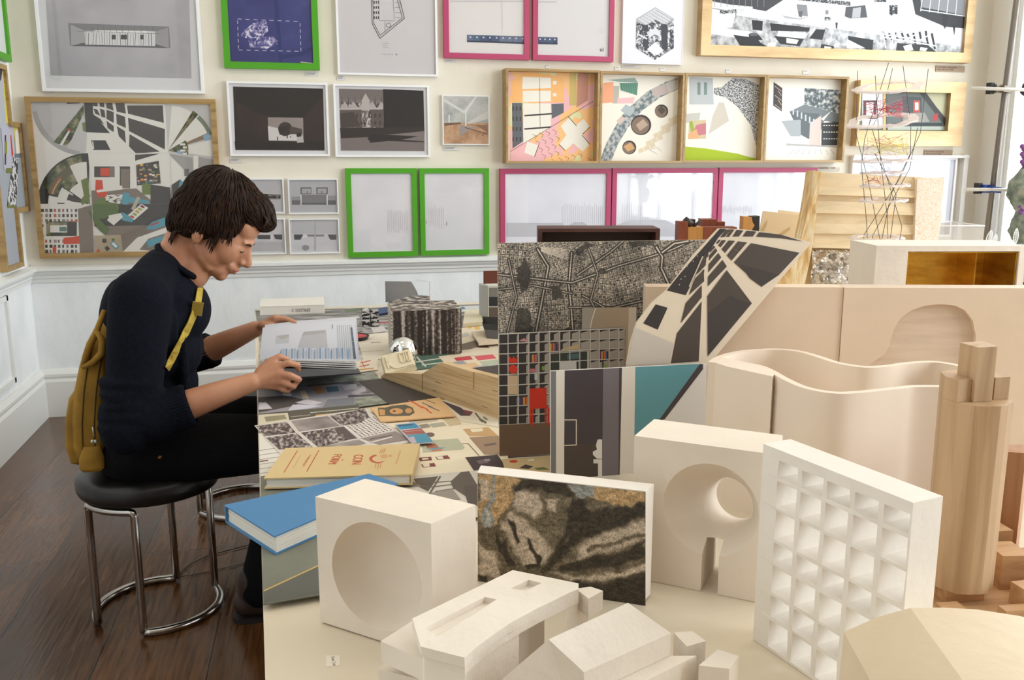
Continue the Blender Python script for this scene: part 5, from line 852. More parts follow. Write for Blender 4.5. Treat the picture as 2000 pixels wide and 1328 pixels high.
sp += [(ln, [(1074, 690), (1150, 685), (1150, 726), (1074, 726)]), (C(58, 62, 54), [(1075.5, 691), (1147, 686), (1147, 726), (1075.5, 726)]), (C(80, 104, 104), [(1108, 692), (1134, 690), (1134, 700), (1108, 702)]), (C(206, 202, 194), [(1093, 706), (1131, 704), (1131, 728), (1093, 728)]), (SK, R4(1126, 706, 1130, 728))]
for x in cols[:-1]: sp.append((ln, L2(x, rows[0] + yo(x), x, rows[9] + yo(x), 1.5)))
for y in rows: sp.append((ln, L2(975, y, 1221, y + yo(1221), 1.5)))
sp += [(C(112, 86, 66), [(975, 830), (1080, 825), (1080, 886), (976, 894)]), (RDS, [(1034, 759), (1067, 757), (1068, 793), (1034, 794)]), (RDS, [(1034, 794), (1068, 792), (1073, 797), (1034, 799)]), (RDS, R4(1035, 797, 1038, 827)), (RDS, R4(1039, 798, 1042, 832)), (RDS, R4(1064, 796, 1067, 826)), (RDS, R4(1069.5, 796, 1073, 832))]
plate('shelf_screen', [(975, 652), (1222, 640), (1222, 880), (976, 894)], A1, n1, .005, C(150, 140, 128), 'screen drawn with a bookcase grid and an orange red chair', 'screen', sp)
# desk print on the ground before the shelf drawing
sheet([(980, 897), (1078, 890), (1100, 930), (990, 930)], C(196, 170, 124), 'tan sheet with small desk drawings at the foot of the bookcase screen', [(C(196, 60, 44), CIR(1003, 901, 8, .35)), (C(70, 60, 54), [(1014, 914), (1026, 907), (1042, 911), (1032, 916)]), (C(226, 216, 196), [(1030, 898), (1042, 896), (1044, 899), (1032, 901)]), (C(96, 110, 60), [(1042, 914), (1062, 912), (1074, 917), (1050, 918)])])
# mirror strip behind the shelf drawing
am = A1 - n1 * .006; b = MB(); w = [atpl(x, y, am, n1) for x, y in ((1137, 601), (1243, 600), (1243, 660), (1137, 660))]; w[2].z = w[3].z = T
b.prism([p - n1 * .004 for p in w], w); tag(b.build('mirror_card', MIRR), 'narrow upright mirror wedged between the bookcase screen and the aerial map', 'mirror')
# blue and grey interior screen
A2, n2, d2 = vplane((1077, 937), T, (1077, 725), (1380, 710))
WH = C(226, 218, 206)
ip = [(C(120, 118, 122), [(1076, 725), (1086, 724.5), (1086, 940), (1076, 940)]), (WH, [(1086, 724.5), (1103, 723.5), (1102, 940), (1086, 940)]), (C(66, 58, 62), [(1103, 723.5), (1178, 720), (1177, 868), (1102, 866)]), (C(74, 62, 54), [(1102, 866), (1177, 868), (1177, 940), (1102, 940)]), (C(116, 108, 112), [(1178, 720), (1210, 718), (1208, 940), (1176, 940)]), (C(72, 62, 62), [(1209, 718), (1215, 718), (1213, 928), (1208, 934)]), (WH, [(1215, 718), (1241, 717), (1239, 940), (1210, 940)]), (C(96, 152, 160), [(1241, 717), (1367, 710.5), (1288, 821), (1239, 853)]), (C(66, 58, 60), [(1367, 710.5), (1373, 711), (1373, 721), (1298, 819), (1286, 822)]), (C(226, 214, 200), L2(1102, 820, 1126, 820, 1.8)), (C(226, 214, 200), L2(1125.6, 819, 1125.6, 869, 1.8)), (C(226, 214, 200), L2(1126, 869, 1102, 870, 1.8)), (C(226, 222, 214), [(1168, 858), (1176, 858), (1176, 896), (1166, 896), (1158, 888), (1158, 882), (1166, 878), (1164, 870), (1166, 862)]), (C(222, 216, 208), [(1159, 897), (1176, 897), (1176, 940), (1168, 940), (1168, 905), (1159, 905)])]
plate('interior_screen', [(1076, 725), (1380, 710), (1378, 925), (1076, 940)], A2, n2, .006, C(226, 220, 212), 'screen painted with a grey room and a teal panel in front of the bookcase screen', 'screen', ip)
# glazed facade screen, dark panes between pale bars
DP = C(70, 58, 48); DP2 = C(56, 46, 40); NG = C(48, 40, 36)
X5 = lambda x, y: (940 + x / 2.554, 420 + y / 2.554)
X8 = lambda x, y: (1300 + x / 6.25, 390 + y / 6.25)
gl = [(NG, [X8(665, 352), X8(740, 358), X8(640, 470), X5(1100, 240), X5(1020, 400), X5(925, 376), X5(985, 300)])]
for q in ([X8(735, 365), X8(800, 362), X8(720, 455), X8(665, 460)], [X8(800, 362), X8(840, 365), X8(775, 455), X8(735, 455)], [X8(870, 368), X8(950, 375), X8(895, 450), X8(815, 452)], [X8(990, 378), X8(1108, 388), X8(1065, 450), X8(940, 450)], [X8(1145, 395), X8(1400, 425), X8(1680, 510), X8(1400, 470), X8(1105, 452)],
          [X8(650, 488), X8(676, 490), X8(640, 535), X8(610, 535)], [X8(688, 492), X8(740, 496), X8(672, 580), X8(640, 560)], [X8(770, 498), X8(850, 502), X8(725, 650), X8(684, 604)], [X8(885, 508), X8(995, 522), X8(805, 745), X8(748, 680)], [X8(1045, 530), X8(1635, 648), X8(1385, 918), X8(1170, 1065), X8(835, 765)],
          [X8(590, 560), X8(608, 580), X8(540, 650), X8(536, 620)], [X8(520, 640), X8(524, 690), X8(440, 770), X8(455, 720)], [X8(612, 590), X8(632, 625), X8(530, 745), X8(532, 680)], [X8(644, 650), X8(680, 705), X8(520, 890), X8(525, 790)], [X8(696, 735), X8(748, 815), X8(515, 1060), X8(518, 940)], [X8(498, 715), X8(490, 800), X8(376, 920), X8(420, 800)], [X8(475, 850), X8(460, 960), X8(330, 1060), X8(360, 960)],
          [X5(1225, 275), X5(1350, 440), X5(1130, 705), X5(1128, 405)], [X5(1100, 430), X5(1085, 730), X5(945, 740), X5(975, 590)], [X5(1110, 270), X5(1112, 330), X5(1035, 400), X5(1060, 330)], [X5(1100, 350), X5(1100, 410), X5(995, 540), X5(1020, 440)], [X5(1118, 190), X5(1110, 240), X5(1080, 280), X5(1092, 230)]): gl.append((DP, q))
gl += [(DP2, [X8(905, 790), X8(1385, 915), X8(1170, 1062), X8(1030, 960)]), (DP2, [X5(1240, 400), X5(1330, 440), X5(1350, 440), X5(1130, 705), X5(1129, 490)]), (NG, [X5(870, 445), X5(930, 462), X5(880, 572), X5(808, 540)]), (C(196, 184, 170), [X5(765, 560), X5(960, 640), X5(938, 742), X5(728, 752)]), (C(120, 106, 94), L2(*X8(820, 595), *X8(900, 635), .8)), (C(120, 106, 94), L2(*X8(940, 520), *X8(780, 705), .6)), (C(200, 184, 164), L2(*X8(290, 1060), *X8(455, 690), 2.5))]
for k in range(14): x, y = rm.uniform(1330, 1398), rm.uniform(470, 560); 
for x, y in ((1330, 545), (1342, 520), (1354, 510), (1362, 500), (1338, 540), (1327, 556)): gl.append((C(214, 206, 190), CIR(x, y, 1, n=8)))
outl_g = [X8(650, 352), X8(745, 352), X8(1000, 368), X8(1200, 392), X8(1400, 424), X8(1785, 520), (1380, 717), (1376, 925), (1230, 925), (1224, 713), X5(745, 640), X5(775, 540), X5(850, 440), X5(925, 376), X5(985, 300), X5(1060, 200)]
plate('facade_screen', outl_g, A2, n2, .006, C(222, 204, 180), 'slanting screen painted with dark glazed facade panes', 'screen', gl, back=.014)
# ---------------------------------------------------------------- plaster and timber models
def cut(o, cutters):
    for c in cutters:
        m = o.modifiers.new('b', 'BOOLEAN'); m.operation = 'DIFFERENCE'; m.solver = 'EXACT'; m.object = c
    dg = bpy.context.evaluated_depsgraph_get(); dg.update(); me = bpy.data.meshes.new_from_object(o.evaluated_get(dg)); o.modifiers.clear()
    me.materials.clear(); [me.materials.append(m) for m in o.data.materials]
    o.data = me
    for c in cutters: bpy.data.objects.remove(c)
def soft(o, w=.003, ang=.6):
    """chamfer the sharp edges of a finished mesh and shade smooth between"""
    b = bmesh.new(); b.from_mesh(o.data); bmesh.ops.remove_doubles(b, verts=b.verts, dist=2e-5)
    for f in b.faces: f.smooth = True
    for e in b.edges: e.smooth = not (len(e.link_faces) == 2 and e.calc_face_angle(0) > ang)
    b.to_mesh(o.data); b.free()
def rot_to(n):
    return V((0, 0, 1)).rotation_difference(V(n)).to_matrix().to_4x4()
# big relief board behind everything
A3, n3, d3 = vplane((1258, 893), T, (1258, 560), (2000, 563))
def on3(x, y, back=0): return atpl(x, y, A3 - n3 * back, n3)
zt3 = on3(1258, 560).z; L0 = on3(1258, 700); Lm = on3(1640, 700); Lr = L0 + d3 * 1.02
r = thing('relief_board', 'long upright plaster board with a shallow arched hollow behind the curved wall model', 'model', (L0 + Lr) / 2 * 1 - V((0, 0, ((L0 + Lr) / 2).z - T)))
PB1 = PLASTER('peach_plaster_board', (228, 204, 178), 5, .8, .12)
b = MB()
def slab3(pts, f, k, m): b.use(m); b.prism([p - n3 * k for p in pts], [p - n3 * f for p in pts])
def P3(p, z): return V((p.x, p.y, z))
slab3([P3(L0, T), P3(Lm - d3 * .001, T), P3(Lm - d3 * .001, zt3), P3(L0, zt3)], .003, .05, PB1)
b.build('left_panel', None, r, bevel=.0025)
b = MB(); slab3([P3(Lm, T), P3(Lr, T), P3(Lr, zt3), P3(Lm, zt3)], .012, .05, NZ('smeared_plaster', [(.3, (206, 180, 158)), (.6, (222, 198, 174))], scale=5, stretch=(1, 1, 9), bump=.15))
b.build('right_panel', None, r, bevel=.002)
arch = [(1668, 740), (1692, 716), (1716, 700), (1730, 690), (1737, 672), (1745, 645), (1758, 622), (1780, 606), (1806, 597), (1838, 594), (1866, 597), (1886, 607), (1900, 626), (1906, 655), (1906, 740)]
a3 = [on3(*p) for p in arch]; a3[0].z = a3[-1].z = T
b = MB(); fr_ = [P3(Lm, T)] + a3 + [P3(Lr, T), P3(Lr, zt3), P3(Lm, zt3)]
b.use(PB1); b.prism([p - n3 * .0118 for p in fr_], fr_); b.build('face_layer', None, r)
# curved wall model
zc = .873; CW = PLASTER('smooth_cream_plaster', (236, 218, 198), 4, .7, .1)
bk_ = [(1397, 708), (1408, 700), (1426, 693), (1448, 688), (1473, 685), (1513, 683), (1554, 686), (1591, 696), (1628, 708), (1665, 715), (1697, 718), (1737, 716), (1771, 711), (1805, 708), (1830, 708), (1862, 713), (1900, 722)]
ft_ = [(1499, 717), (1516, 725), (1541, 739), (1572, 753), (1603, 761), (1637, 765), (1675, 763), (1715, 759), (1752, 755), (1783, 752), (1847, 752), (1900, 752)]
def crom(p, n=5):
    o = []
    for i in range(len(p) - 1):
        q = [p[max(i - 1, 0)], p[i], p[i + 1], p[min(i + 2, len(p) - 1)]]
        for k in range(n):
            t = k / n; o.append(tuple(.5 * (2 * q[1][c] + (q[2][c] - q[0][c]) * t + (2 * q[0][c] - 5 * q[1][c] + 4 * q[2][c] - q[3][c]) * t * t + (3 * q[1][c] - q[0][c] - 3 * q[2][c] + q[3][c]) * t ** 3) for c in (0, 1)))
    return o + [p[-1]]
bk_, ft_ = crom(bk_), crom(ft_)
r = thing('curved_wall_model', 'cream plaster model of a curving double wall with an open top', 'model', atz(1640, 760, zc) - V((0, 0, zc - T)))
def ribbon(pts, th, side):
    w = [atz(x, y, zc) for x, y in pts]; out = []
    for i, p in enumerate(w):
        d = (w[min(i + 1, len(w) - 1)] - w[max(i - 1, 0)]).normalized(); out.append(p + V((-d.y, d.x, 0)) * th * side)
    loop = w + out[::-1]; b.prism([(p.x, p.y, T) for p in loop], loop)
b = MB(); ribbon(bk_, .013, 1); soft(b.build('back_wall', CW, r), ang=.5); b = MB(); ribbon(ft_, .013, -1); soft(b.build('front_wall', CW, r), ang=.5)
b = MB(); b.top([(1397, 708), (1421, 716), (1509, 735), (1516, 725), (1499, 717), (1482, 712), (1440, 704), (1416, 698), (1408, 700)], zc + .0004, T); b.build('end_wall', CW, r, bevel=.0015)
b = MB(); fl = [atz(x, y, zc) for x, y in bk_ + ft_[::-1]]; b.prism([(p.x, p.y, T + .0005) for p in fl], [(p.x, p.y, T + .004) for p in fl]); b.build('floor_slab', CW, r)
# block with a round dished bowl
zt_ = .797; q = [(616, 970), (842, 1023), (929, 986), (713, 935)]
b = MB(); b.use(PL); b.top(q, zt_, T + .0022); o = b.build('bowl_block', None, None, bevel=.005, seg=2, rough_edge=.0008)
c4 = [atz(x, y, zt_) for x, y in q]; nf = (c4[1] - c4[0]).cross(V((0, 0, 1))).normalized()
cc = atpl(734, 1126, c4[0], nf); hw = (c4[1] - c4[0]).length
rad = .0715
b = MB(); b.use(PL); prof = [(0, -.060), (rad * .5, -.057), (rad * .76, -.045), (rad * .92, -.024), (rad, 0), (rad * 1.03, .03), (0, .03)]
b.lathe((0, 0, 0), prof, 48); cu = b.build('c'); cu.data.transform(Matrix.Translation(V(cu.location))); cu.location = cc; cu.rotation_euler = rot_to(nf).to_euler()
cut(o, [cu]); soft(o)
tag(o, 'thick white plaster block with a round dished hollow in its face', 'model')
# painted plaster slab
q = [(932, 923), (1261, 959), (1277, 945), (939, 909)]; zt_ = .786
r = thing('painted_slab', 'upright white plaster slab with brown painted drapery on its face', 'painting', atz(1100, 945, zt_) - V((0, 0, zt_ - T - .002)))
c4 = [atz(x, y, zt_) for x, y in q]
b = MB(); b.use(PLW); b.prism([(p.x, p.y, T + .0022) for p in c4], c4); b.build('slab', None, r, bevel=.004, rough_edge=.0006)
e = (c4[1] - c4[0]); e.z = 0; nf = V((e.y, -e.x, 0)).normalized(); p0 = c4[0] + nf * .0005
XC = lambda x, y: (510 + x / 2.564, 900 + y / 2.564)
D1, D2, D3, OC_, BG = (56, 49, 38), (112, 100, 80), (196, 180, 160), (188, 156, 112), (152, 154, 150)
strokes = [(OC_, 20, [(1086, 64), (1312, 88), (1268, 150), (1240, 250), (1180, 330), (1090, 300)]), (D3, 18, [(1090, 90), (1140, 110), (1120, 200), (1090, 210)]), (OC_, 12, [(1690, 128), (1930, 158), (1930, 205), (1820, 238), (1740, 210), (1660, 175)]), (BG, 8, [(1560, 112), (1690, 126), (1660, 175), (1625, 180), (1585, 160)]),
    (D1, 22, [(1315, 90), (1550, 112), (1580, 165), (1500, 180), (1420, 150), (1340, 140), (1260, 160), (1280, 120)]), (D3, 34, [(1270, 150), (1400, 160), (1420, 240), (1380, 300), (1330, 260), (1260, 230)]), (D2, 26, [(1420, 170), (1560, 190), (1530, 300), (1460, 300)]), (D3, 26, [(1440, 190), (1500, 200), (1490, 260), (1450, 250)]), (D3, 34, [(1250, 260), (1330, 300), (1440, 400), (1480, 450), (1420, 520), (1320, 520), (1270, 440), (1200, 340)]), (D1, 14, [(1330, 390), (1350, 400), (1420, 520), (1400, 520), (1360, 450)]),
    (D1, 34, [(1560, 170), (1640, 190), (1650, 260), (1540, 380), (1520, 440), (1440, 520), (1420, 560), (1500, 440), (1530, 330)]), (D1, 34, [(1640, 250), (1740, 240), (1820, 240), (1930, 206), (1930, 280), (1740, 350), (1560, 430), (1520, 500), (1420, 560), (1540, 400)]), (D3, 36, [(1600, 430), (1720, 370), (1930, 300), (1930, 380), (1760, 450), (1600, 480)]), (D2, 20, [(1640, 440), (1800, 390), (1930, 350), (1930, 365), (1800, 410), (1650, 455)]), (D1, 26, [(1600, 490), (1780, 460), (1930, 396), (1930, 470), (1780, 530), (1500, 560), (1520, 530)]), (D3, 28, [(1480, 560), (1600, 585), (1750, 570), (1930, 510), (1930, 545), (1750, 600), (1560, 600)]), (D1, 40, [(1560, 612), (1750, 612), (1930, 555), (1930, 800), (1640, 760), (1400, 700), (1480, 620)]),
    (D1, 22, [(1170, 360), (1220, 400), (1290, 530), (1250, 530), (1190, 440)]), (D1, 20, [(1240, 290), (1270, 300), (1300, 400), (1280, 410)]), (D1, 16, [(1325, 520), (1400, 512), (1420, 530), (1340, 545)]), (D3, 34, [(1095, 400), (1180, 480), (1200, 600), (1090, 560)]), (D2, 24, [(1110, 340), (1150, 340), (1180, 440), (1120, 420)]), (D1, 26, [(1085, 565), (1120, 575), (1140, 660), (1085, 660)]),
    (BG, 6, [(1174, 70), (1192, 74), (1168, 170), (1162, 240), (1174, 300), (1150, 334), (1115, 330), (1098, 290), (1130, 240), (1138, 170)]), ((186, 188, 180), 8, [(1130, 250), (1150, 250), (1150, 310), (1124, 310)])]
def drapery(u, v):
    x = 1085 + 840 * u; y = 62 + 96 * u + v * (580 + 60 * u); wx = x + 50 * (fbm(x / 60, y / 60, 1) - .5); wy = y + 50 * (fbm(x / 60, y / 60, 2) - .5)
    c = [D2[i] + 40 * (fbm(x / 50, y / 50, 3) - .5) + 0 * x for i in range(3)]
    for col, s_, pts in strokes:
        w = np.clip(.5 - polyd(wx, wy, pts) / (s_ * .75), 0, 1); w = w * w * (3 - 2 * w); c = [a_ * (1 - w) + k_ * w for a_, k_ in zip(c, col)]
    t = 62 * (fbm(x / 22 + y / 40, y / 12 - x / 50, 5, 5) - .5) + 54 * (vnoise(x / 3.0 + y / 9, y / 5, 7) - .5) + 26 * (vnoise(x / 1.7, y / 2.2, 9) - .5); return [a_ + t * (.5 + a_ / 200) for a_ in c]
pq = [XC(1085, 62), XC(1925, 158), XC(1925, 800), XC(1085, 642)]
field_sheet('painting', 'drapery_paint', [atpl(x, y, p0 + nf * .0006, nf) for x, y in pq], 420, 300, drapery, r, .6, .5)
# pierced block: funnel hole above a slot
zt_ = .8375; q = [(1239, 851), (1489, 884), (1613, 861), (1295, 821)]
c4 = [atz(x, y, zt_) for x, y in q]; e = c4[1] - c4[0]; e.z = 0; ln_ = e.length; e.normalize(); nf = V((e.y, -e.x, 0)); c4[1] = c4[0] + e * (ln_ * 1.06); dp = .115
dp = max(.08, min(.14, (c4[3] - c4[0]).dot(-nf)))
c4 = [c4[0], c4[1], c4[1] - nf * dp, c4[0] - nf * dp]
b = MB(); b.use(PL); b.prism([(p.x, p.y, T + .0005) for p in c4], c4); o = b.build('pierced_block', None, None, bevel=.004, rough_edge=.0008)
fc = atpl(1394, 1000, c4[0], nf); bc = atpl(1446, 968, c4[0] - nf * dp, nf)
b = MB(); b.use(PL); ax_ = (fc - bc).normalized(); R0, R1 = .068, .035
b.tube([bc - ax_ * .05, bc + ax_ * .03, bc + ax_ * .05, fc, fc + ax_ * .03], [R1, R1, R1 * 1.12, R0, R0 * 1.14], 40); cu = b.build('c')
b = MB(); b.use(PL); s0 = atpl(1367, 1179, c4[0], nf); s1 = atpl(1400, 1186, c4[0], nf); zz = fc.z - .030
lo_ = [V((s0.x, s0.y, T - .02)) + nf * .05, V((s1.x, s1.y, T - .02)) + nf * .05, V((s1.x, s1.y, T - .02)) - nf * .3, V((s0.x, s0.y, T - .02)) - nf * .3]
b.prism([tuple(p) for p in lo_], [(p.x, p.y, zz - .02) for p in lo_]); cu2 = b.build('c')
cut(o, [cu, cu2]); soft(o); tag(o, 'plaster block pierced by a funnel shaped hole with a slot below', 'model')
# waffle grid block
zt_ = .882; g0 = atz(1491, 866.5, zt_); g1 = atz(1784, 982, zt_); e = g1 - g0; e.z = 0; W_ = e.length; e.normalize(); nf = V((e.y, -e.x, 0))
bk0 = atz(1853, 973, zt_); dp = max(.04, min(.075, (bk0 - g1).dot(-nf)))
Hh = zt_ - T - .0006
us = [0, .125]
for k in range(5): us += [us[-1] + .147, us[-1] + .147 + (.032 if k < 4 else .014)]
us[-1] = 1
vs = [0, .05]
for k, h_ in enumerate((66, 100, 112, 78, 106, 84, 112)): vs += [vs[-1] + h_ * .00122, vs[-1] + (h_ + 14) * .00122]
sc_ = 1 / vs[-1]; vs = [v * sc_ for v in vs]
b = MB(); b.use(PLW)
def GP(u, v, w): return V((g0.x, g0.y, 0)) + e * (u * W_) - nf * (w * dp) + V((0, 0, zt_ - v * Hh))
VC = {}
def gv(i, j, k):
    if (i, j, k) not in VC: VC[i, j, k] = b.bm.verts.new(GP(us[i], vs[j], k) + (V((noise.noise(V((i * 3.1, j * 2.3, k))), 0, noise.noise(V((i * 1.7, j * 4.1, k + 9))))) * .0016 if 0 < i < len(us) - 1 and 0 < j < len(vs) - 1 else V()))
    return VC[i, j, k]
nu, nv = len(us) - 1, len(vs) - 1; solid = lambda i, j: 0 <= i < nu and 0 <= j < nv and not (i % 2 == 1 and j % 2 == 1)
for i in range(nu):
    for j in range(nv):
        if not solid(i, j): continue
        b.bm.faces.new([gv(i, j, 0), gv(i, j + 1, 0), gv(i + 1, j + 1, 0), gv(i + 1, j, 0)]); b.bm.faces.new([gv(i, j, 1), gv(i + 1, j, 1), gv(i + 1, j + 1, 1), gv(i, j + 1, 1)])
        for di, dj, a, c in ((-1, 0, (i, j), (i, j + 1)), (1, 0, (i + 1, j + 1), (i + 1, j)), (0, -1, (i + 1, j), (i, j)), (0, 1, (i, j + 1), (i + 1, j + 1))):
            if not solid(i + di, j + dj): b.bm.faces.new([gv(*a, 0), gv(*a, 1), gv(*c, 1), gv(*c, 0)])
tag(b.build('grid_block', None, None, bevel=.0016, seg=1), 'tall white plaster block pierced by a grid of square openings', 'model')
# vaulted block in the right corner
ZR = .805; R0 = atz(1778, 1187, ZR); R1 = atz(1880, 1328, ZR); dv = (R1 - R0); dv.z = 0; dv.normalize(); sd = V((-dv.y, dv.x, 0))
if sd.x < 0: sd = -sd
lft = atz(1648, 1234, ZR - .03); wl = max(.05, (R0 - lft).dot(sd)); fa = (lft - R0).dot(dv)
prof = [(-wl - .003, T + .0005), (-wl, ZR - .03), (-wl * .5, ZR - .012), (0, ZR), (.03, ZR + .0015), (.06, ZR + .001), (.1, ZR - .004), (.14, ZR - .014), (.18, ZR - .030), (.22, ZR - .055), (.245, ZR - .085), (.25, T + .0005)]
b = MB(); S0 = [V((R0.x, R0.y, 0)) + sd * u + dv * (fa * (-u / wl) if u < 0 else 0) + V((0, 0, z)) for u, z in prof]
b.use(PLASTER('tan_stone_plaster', (226, 206, 176), 8)); b.prism(S0, [p + dv * .26 for p in S0]); o = b.build('vault_block', None, None); soft(o, ang=.2)
tag(o, 'beige barrel vaulted block in the near right corner of the table', 'model')
# stepped building with a curved roof edge
r = thing('stepped_building_model', 'rough white plaster building with a bowed roof edge, in front of the bowl block', 'model', atz(900, 1260, .70) - V((0, 0, .08)))
RW_ = PLASTER('rough_white_plaster', (238, 226, 211), 9, .9, .6)
zt_ = .735
b = MB(); b.use(RW_); b.top([(739, 1306), (832, 1330), (905, 1290), (812, 1252)], .668, T + .0005); b.build('base_slab', None, r, bevel=.002, rough_edge=.001)
b = MB(); b.use(RW_); b.top([(744, 1253), (877, 1312), (925, 1276), (806, 1212)], .708, .684); b.build('porch_slab', None, r, bevel=.003, rough_edge=.001)
b = MB(); b.use(RW_)
rim = [XC(1020, 985), XC(1090, 925), XC(1160, 872), XC(1235, 822), XC(1310, 778), XC(1390, 735), XC(1470, 695), XC(1540, 660), XC(1590, 640)]
loop = [XC(755, 790), XC(1260, 548), XC(1590, 612)] + rim[::-1] + [XC(800, 930)]
t = [atz(x, y, zt_) for x, y in loop]
b.prism([(p.x, p.y, .724) for p in t], t); o = b.build('roof', None, r, bevel=.0025, rough_edge=.001)
def cutter(pts, z0, z1):
    b = MB(); b.use(RW_); w = [atz(x, y, zt_) for x, y in pts]; b.prism([(p.x, p.y, z0) for p in w], [(p.x, p.y, z1) for p in w]); return b.build('c')
off = wloc(o)
cs = [cutter([XC(1250, 640), XC(1340, 596), XC(1405, 612), XC(1325, 650)], .728, .76), cutter([XC(820, 838), XC(1120, 682), XC(1180, 694), XC(885, 880)], .728, .76)]
cut(o, cs); soft(o)
def low(pxs, zt2, name, bev=.002):
    b = MB(); b.use(RW_); w = [atz(x, y, zt_) for x, y in pxs]; b.prism([(p.x, p.y, T + .0005) for p in w], [(p.x, p.y, zt2) for p in w]); return b.build(name, None, r, bevel=bev, rough_edge=.0006)
low([XC(775, 795), XC(1255, 560), XC(1420, 592), XC(880, 880), XC(815, 900)], .7238, 'rear_body')
low([XC(815, 902), XC(882, 882), XC(1180, 742), XC(1290, 782), XC(1225, 820), XC(1150, 870), XC(1085, 918), XC(1018, 972)], .7238, 'front_body')
low([XC(1535, 600), XC(1588, 614), XC(1586, 636), XC(1530, 660)], .7238, 'end_pier', .001)
b = MB(); b.use(RW_); rim2 = [atz(x, y, zt_) for x, y in rim]; cen = sum(rim2, V()) / len(rim2); sdv = (atz(*XC(1260, 548), zt_) - cen); sdv.z = 0; sdv.normalize(); lp = rim2 + [p + sdv * .006 for p in rim2[::-1]]
b.prism([(p.x, p.y, .7165) for p in lp], [(p.x, p.y, .7238) for p in lp]); b.build('roof_lip', None, r, bevel=.001, seg=1)
b = MB(); b.use(RW_); b.top([XC(1575, 640), XC(1640, 690), XC(1712, 650), XC(1650, 630)], .724, .700); b.top([XC(1580, 700), XC(1580, 745), XC(1640, 720), XC(1636, 690)], .6998, T + .0005); b.build('rear_block', None, r, bevel=.002)
# gabled building
r = thing('gabled_building_model', 'white plaster building with a long pitched roof at the near edge', 'model', atz(1150, 1300, .66) - V((0, 0, .04)))
zr, ze = .748, .712
rg0, rg1 = atz(1071, 1249, zr), atz(1227, 1176, zr); ev1, ev2 = atz(1142, 1313, ze), atz(1310, 1237, ze); wl0 = atz(982, 1326, ze); 
dvv = (rg1 - rg0); wl1 = wl0 + dvv; ev0 = ev1
b = MB(); b.use(RW_); lo_ = [V((p.x, p.y, T + .0005)) for p in (wl0, ev0, ev2, wl1)]
b.solid(lo_ + [wl0, ev0, ev2, wl1, rg0, rg1], [[0, 3, 2, 1], [0, 1, 5, 8, 4], [1, 2, 6, 5], [2, 3, 7, 9, 6], [3, 0, 4, 7], [4, 8, 9, 7], [5, 6, 9, 8]]); b.build('hall', None, r, bevel=.004, rough_edge=.0012)
b = MB(); b.use(RW_); st = (ev2 - ev1).normalized(); ot = (ev1 - rg0); ot.z = 0; ot.normalize(); b.prism([tuple(V((p.x, p.y, T + .0005))) for p in (ev1 + ot * .0005, ev1 + ot * .03, ev2 + ot * .03, ev2 + ot * .0005)], [tuple(V((p.x, p.y, .685))) for p in (ev1 + ot * .0005, ev1 + ot * .03, ev2 + ot * .03, ev2 + ot * .0005)]); b.build('side_aisle', None, r, bevel=.003, rough_edge=.001)
b = MB(); b.use(RW_); b.top([(1316, 1236), (1342, 1262), (1378, 1251), (1352, 1232)], .690, T + .0005); tag(b.build('plaster_block', None, None, bevel=.003, rough_edge=.0008), 'small flat plaster block at the far end of the pitched roof building', 'model')
b = MB(); b.use(RW_); b.top([(1365, 1299), (1424, 1306), (1444, 1281), (1402, 1268)], .685, T + .0005); tag(b.build('plaster_block', None, None, bevel=.003, rough_edge=.0008), 'small plaster cube between the pitched roof building and grid block', 'model')
# fluted timber tower and its site
r = thing('timber_tower_model', 'tall fluted ash wood tower model with a square core rising from its top', 'model', atz(1885, 1190, T))
cT = atz(1893, 1165, T + .02); zb_, zt_ = .655, .945
cx_ = atz(1909, 735, zt_); cx_ = V((cx_.x, cx_.y, 0)); TW = WOOD('ash_wood_tower', (194, 160, 122), -24, 2, 14)
b = MB(); b.use(TW); n = 12; Rr = .040
pr = []
for k in range(n * 4):
    a = 2 * PI * k / (n * 4); rr = Rr * (1 + .06 * abs(math.sin(a * 6 / 2 * 1.0)) + (.06 if math.sin(a) > .3 else 0)); pr.append(V((rr * math.cos(a), rr * math.sin(a), 0)))
pr = [V((Rr * sx, Rr * sy, 0)) for sx, sy in ((-.98, -.35), (-.7, -.82), (-.32, -.98), (.1, -1.05), (.42, -1.0), (.46, -.84), (.86, -.72), (1.02, -.3), (1.0, .3), (.7, .9), (0, 1.05), (-.7, .9), (-1, .3))]
b.prism([cx_ + p * .97 + V((0, 0, zb_)) for p in pr], [cx_ + p + V((0, 0, zt_ - .03)) for p in pr]); b.build('shaft', None, r, bevel=.001, seg=1)
b = MB(); b.use(TW); 
back = [V((Rr * sx, Rr * sy, 0)) for sx, sy in ((-.98, -.35), (-.45, -.3), (-.45, .3), (.45, .3), (.45, -.3), (1.02, -.3), (1.0, .3), (.7, .9), (0, 1.05), (-.7, .9), (-1, .3))]
b.prism([cx_ + p + V((0, 0, zt_ - .0298)) for p in back], [cx_ + p + V((0, 0, zt_)) for p in back]); b.build('crown', None, r, bevel=.0008, seg=1)
b = MB(); b.use(TW); co = [V((.0172 * sx, .0172 * sy, 0)) for sx, sy in ((-1, -1), (.6, -1.05), (1, -.5), (1, 1), (-1, 1))]; b.prism([cx_ + p + V((0, 0, zt_ - .0296)) for p in co], [cx_ + p + V((0, 0, .988)) for p in co]); b.build('core', None, r, bevel=.0008, seg=1)
b = MB(); b.use(OAKW); b.obox(cx_ + V((-.004, 0, (T + .018 + zb_) / 2)), (.056, .05, zb_ - T - .0185), -.1); b.build('plinth', None, r)
sr = thing('site_model', 'stepped wooden site model of low blocks around the timber tower', 'model', cx_ + V((.06, 0, T)))
b = MB(); b.use(OAKW); b.obox(cx_ + V((.10, .02, T + .0093)), (.34, .20, .0174), -.12); b.build('base_board', None, sr, bevel=.001, seg=1)
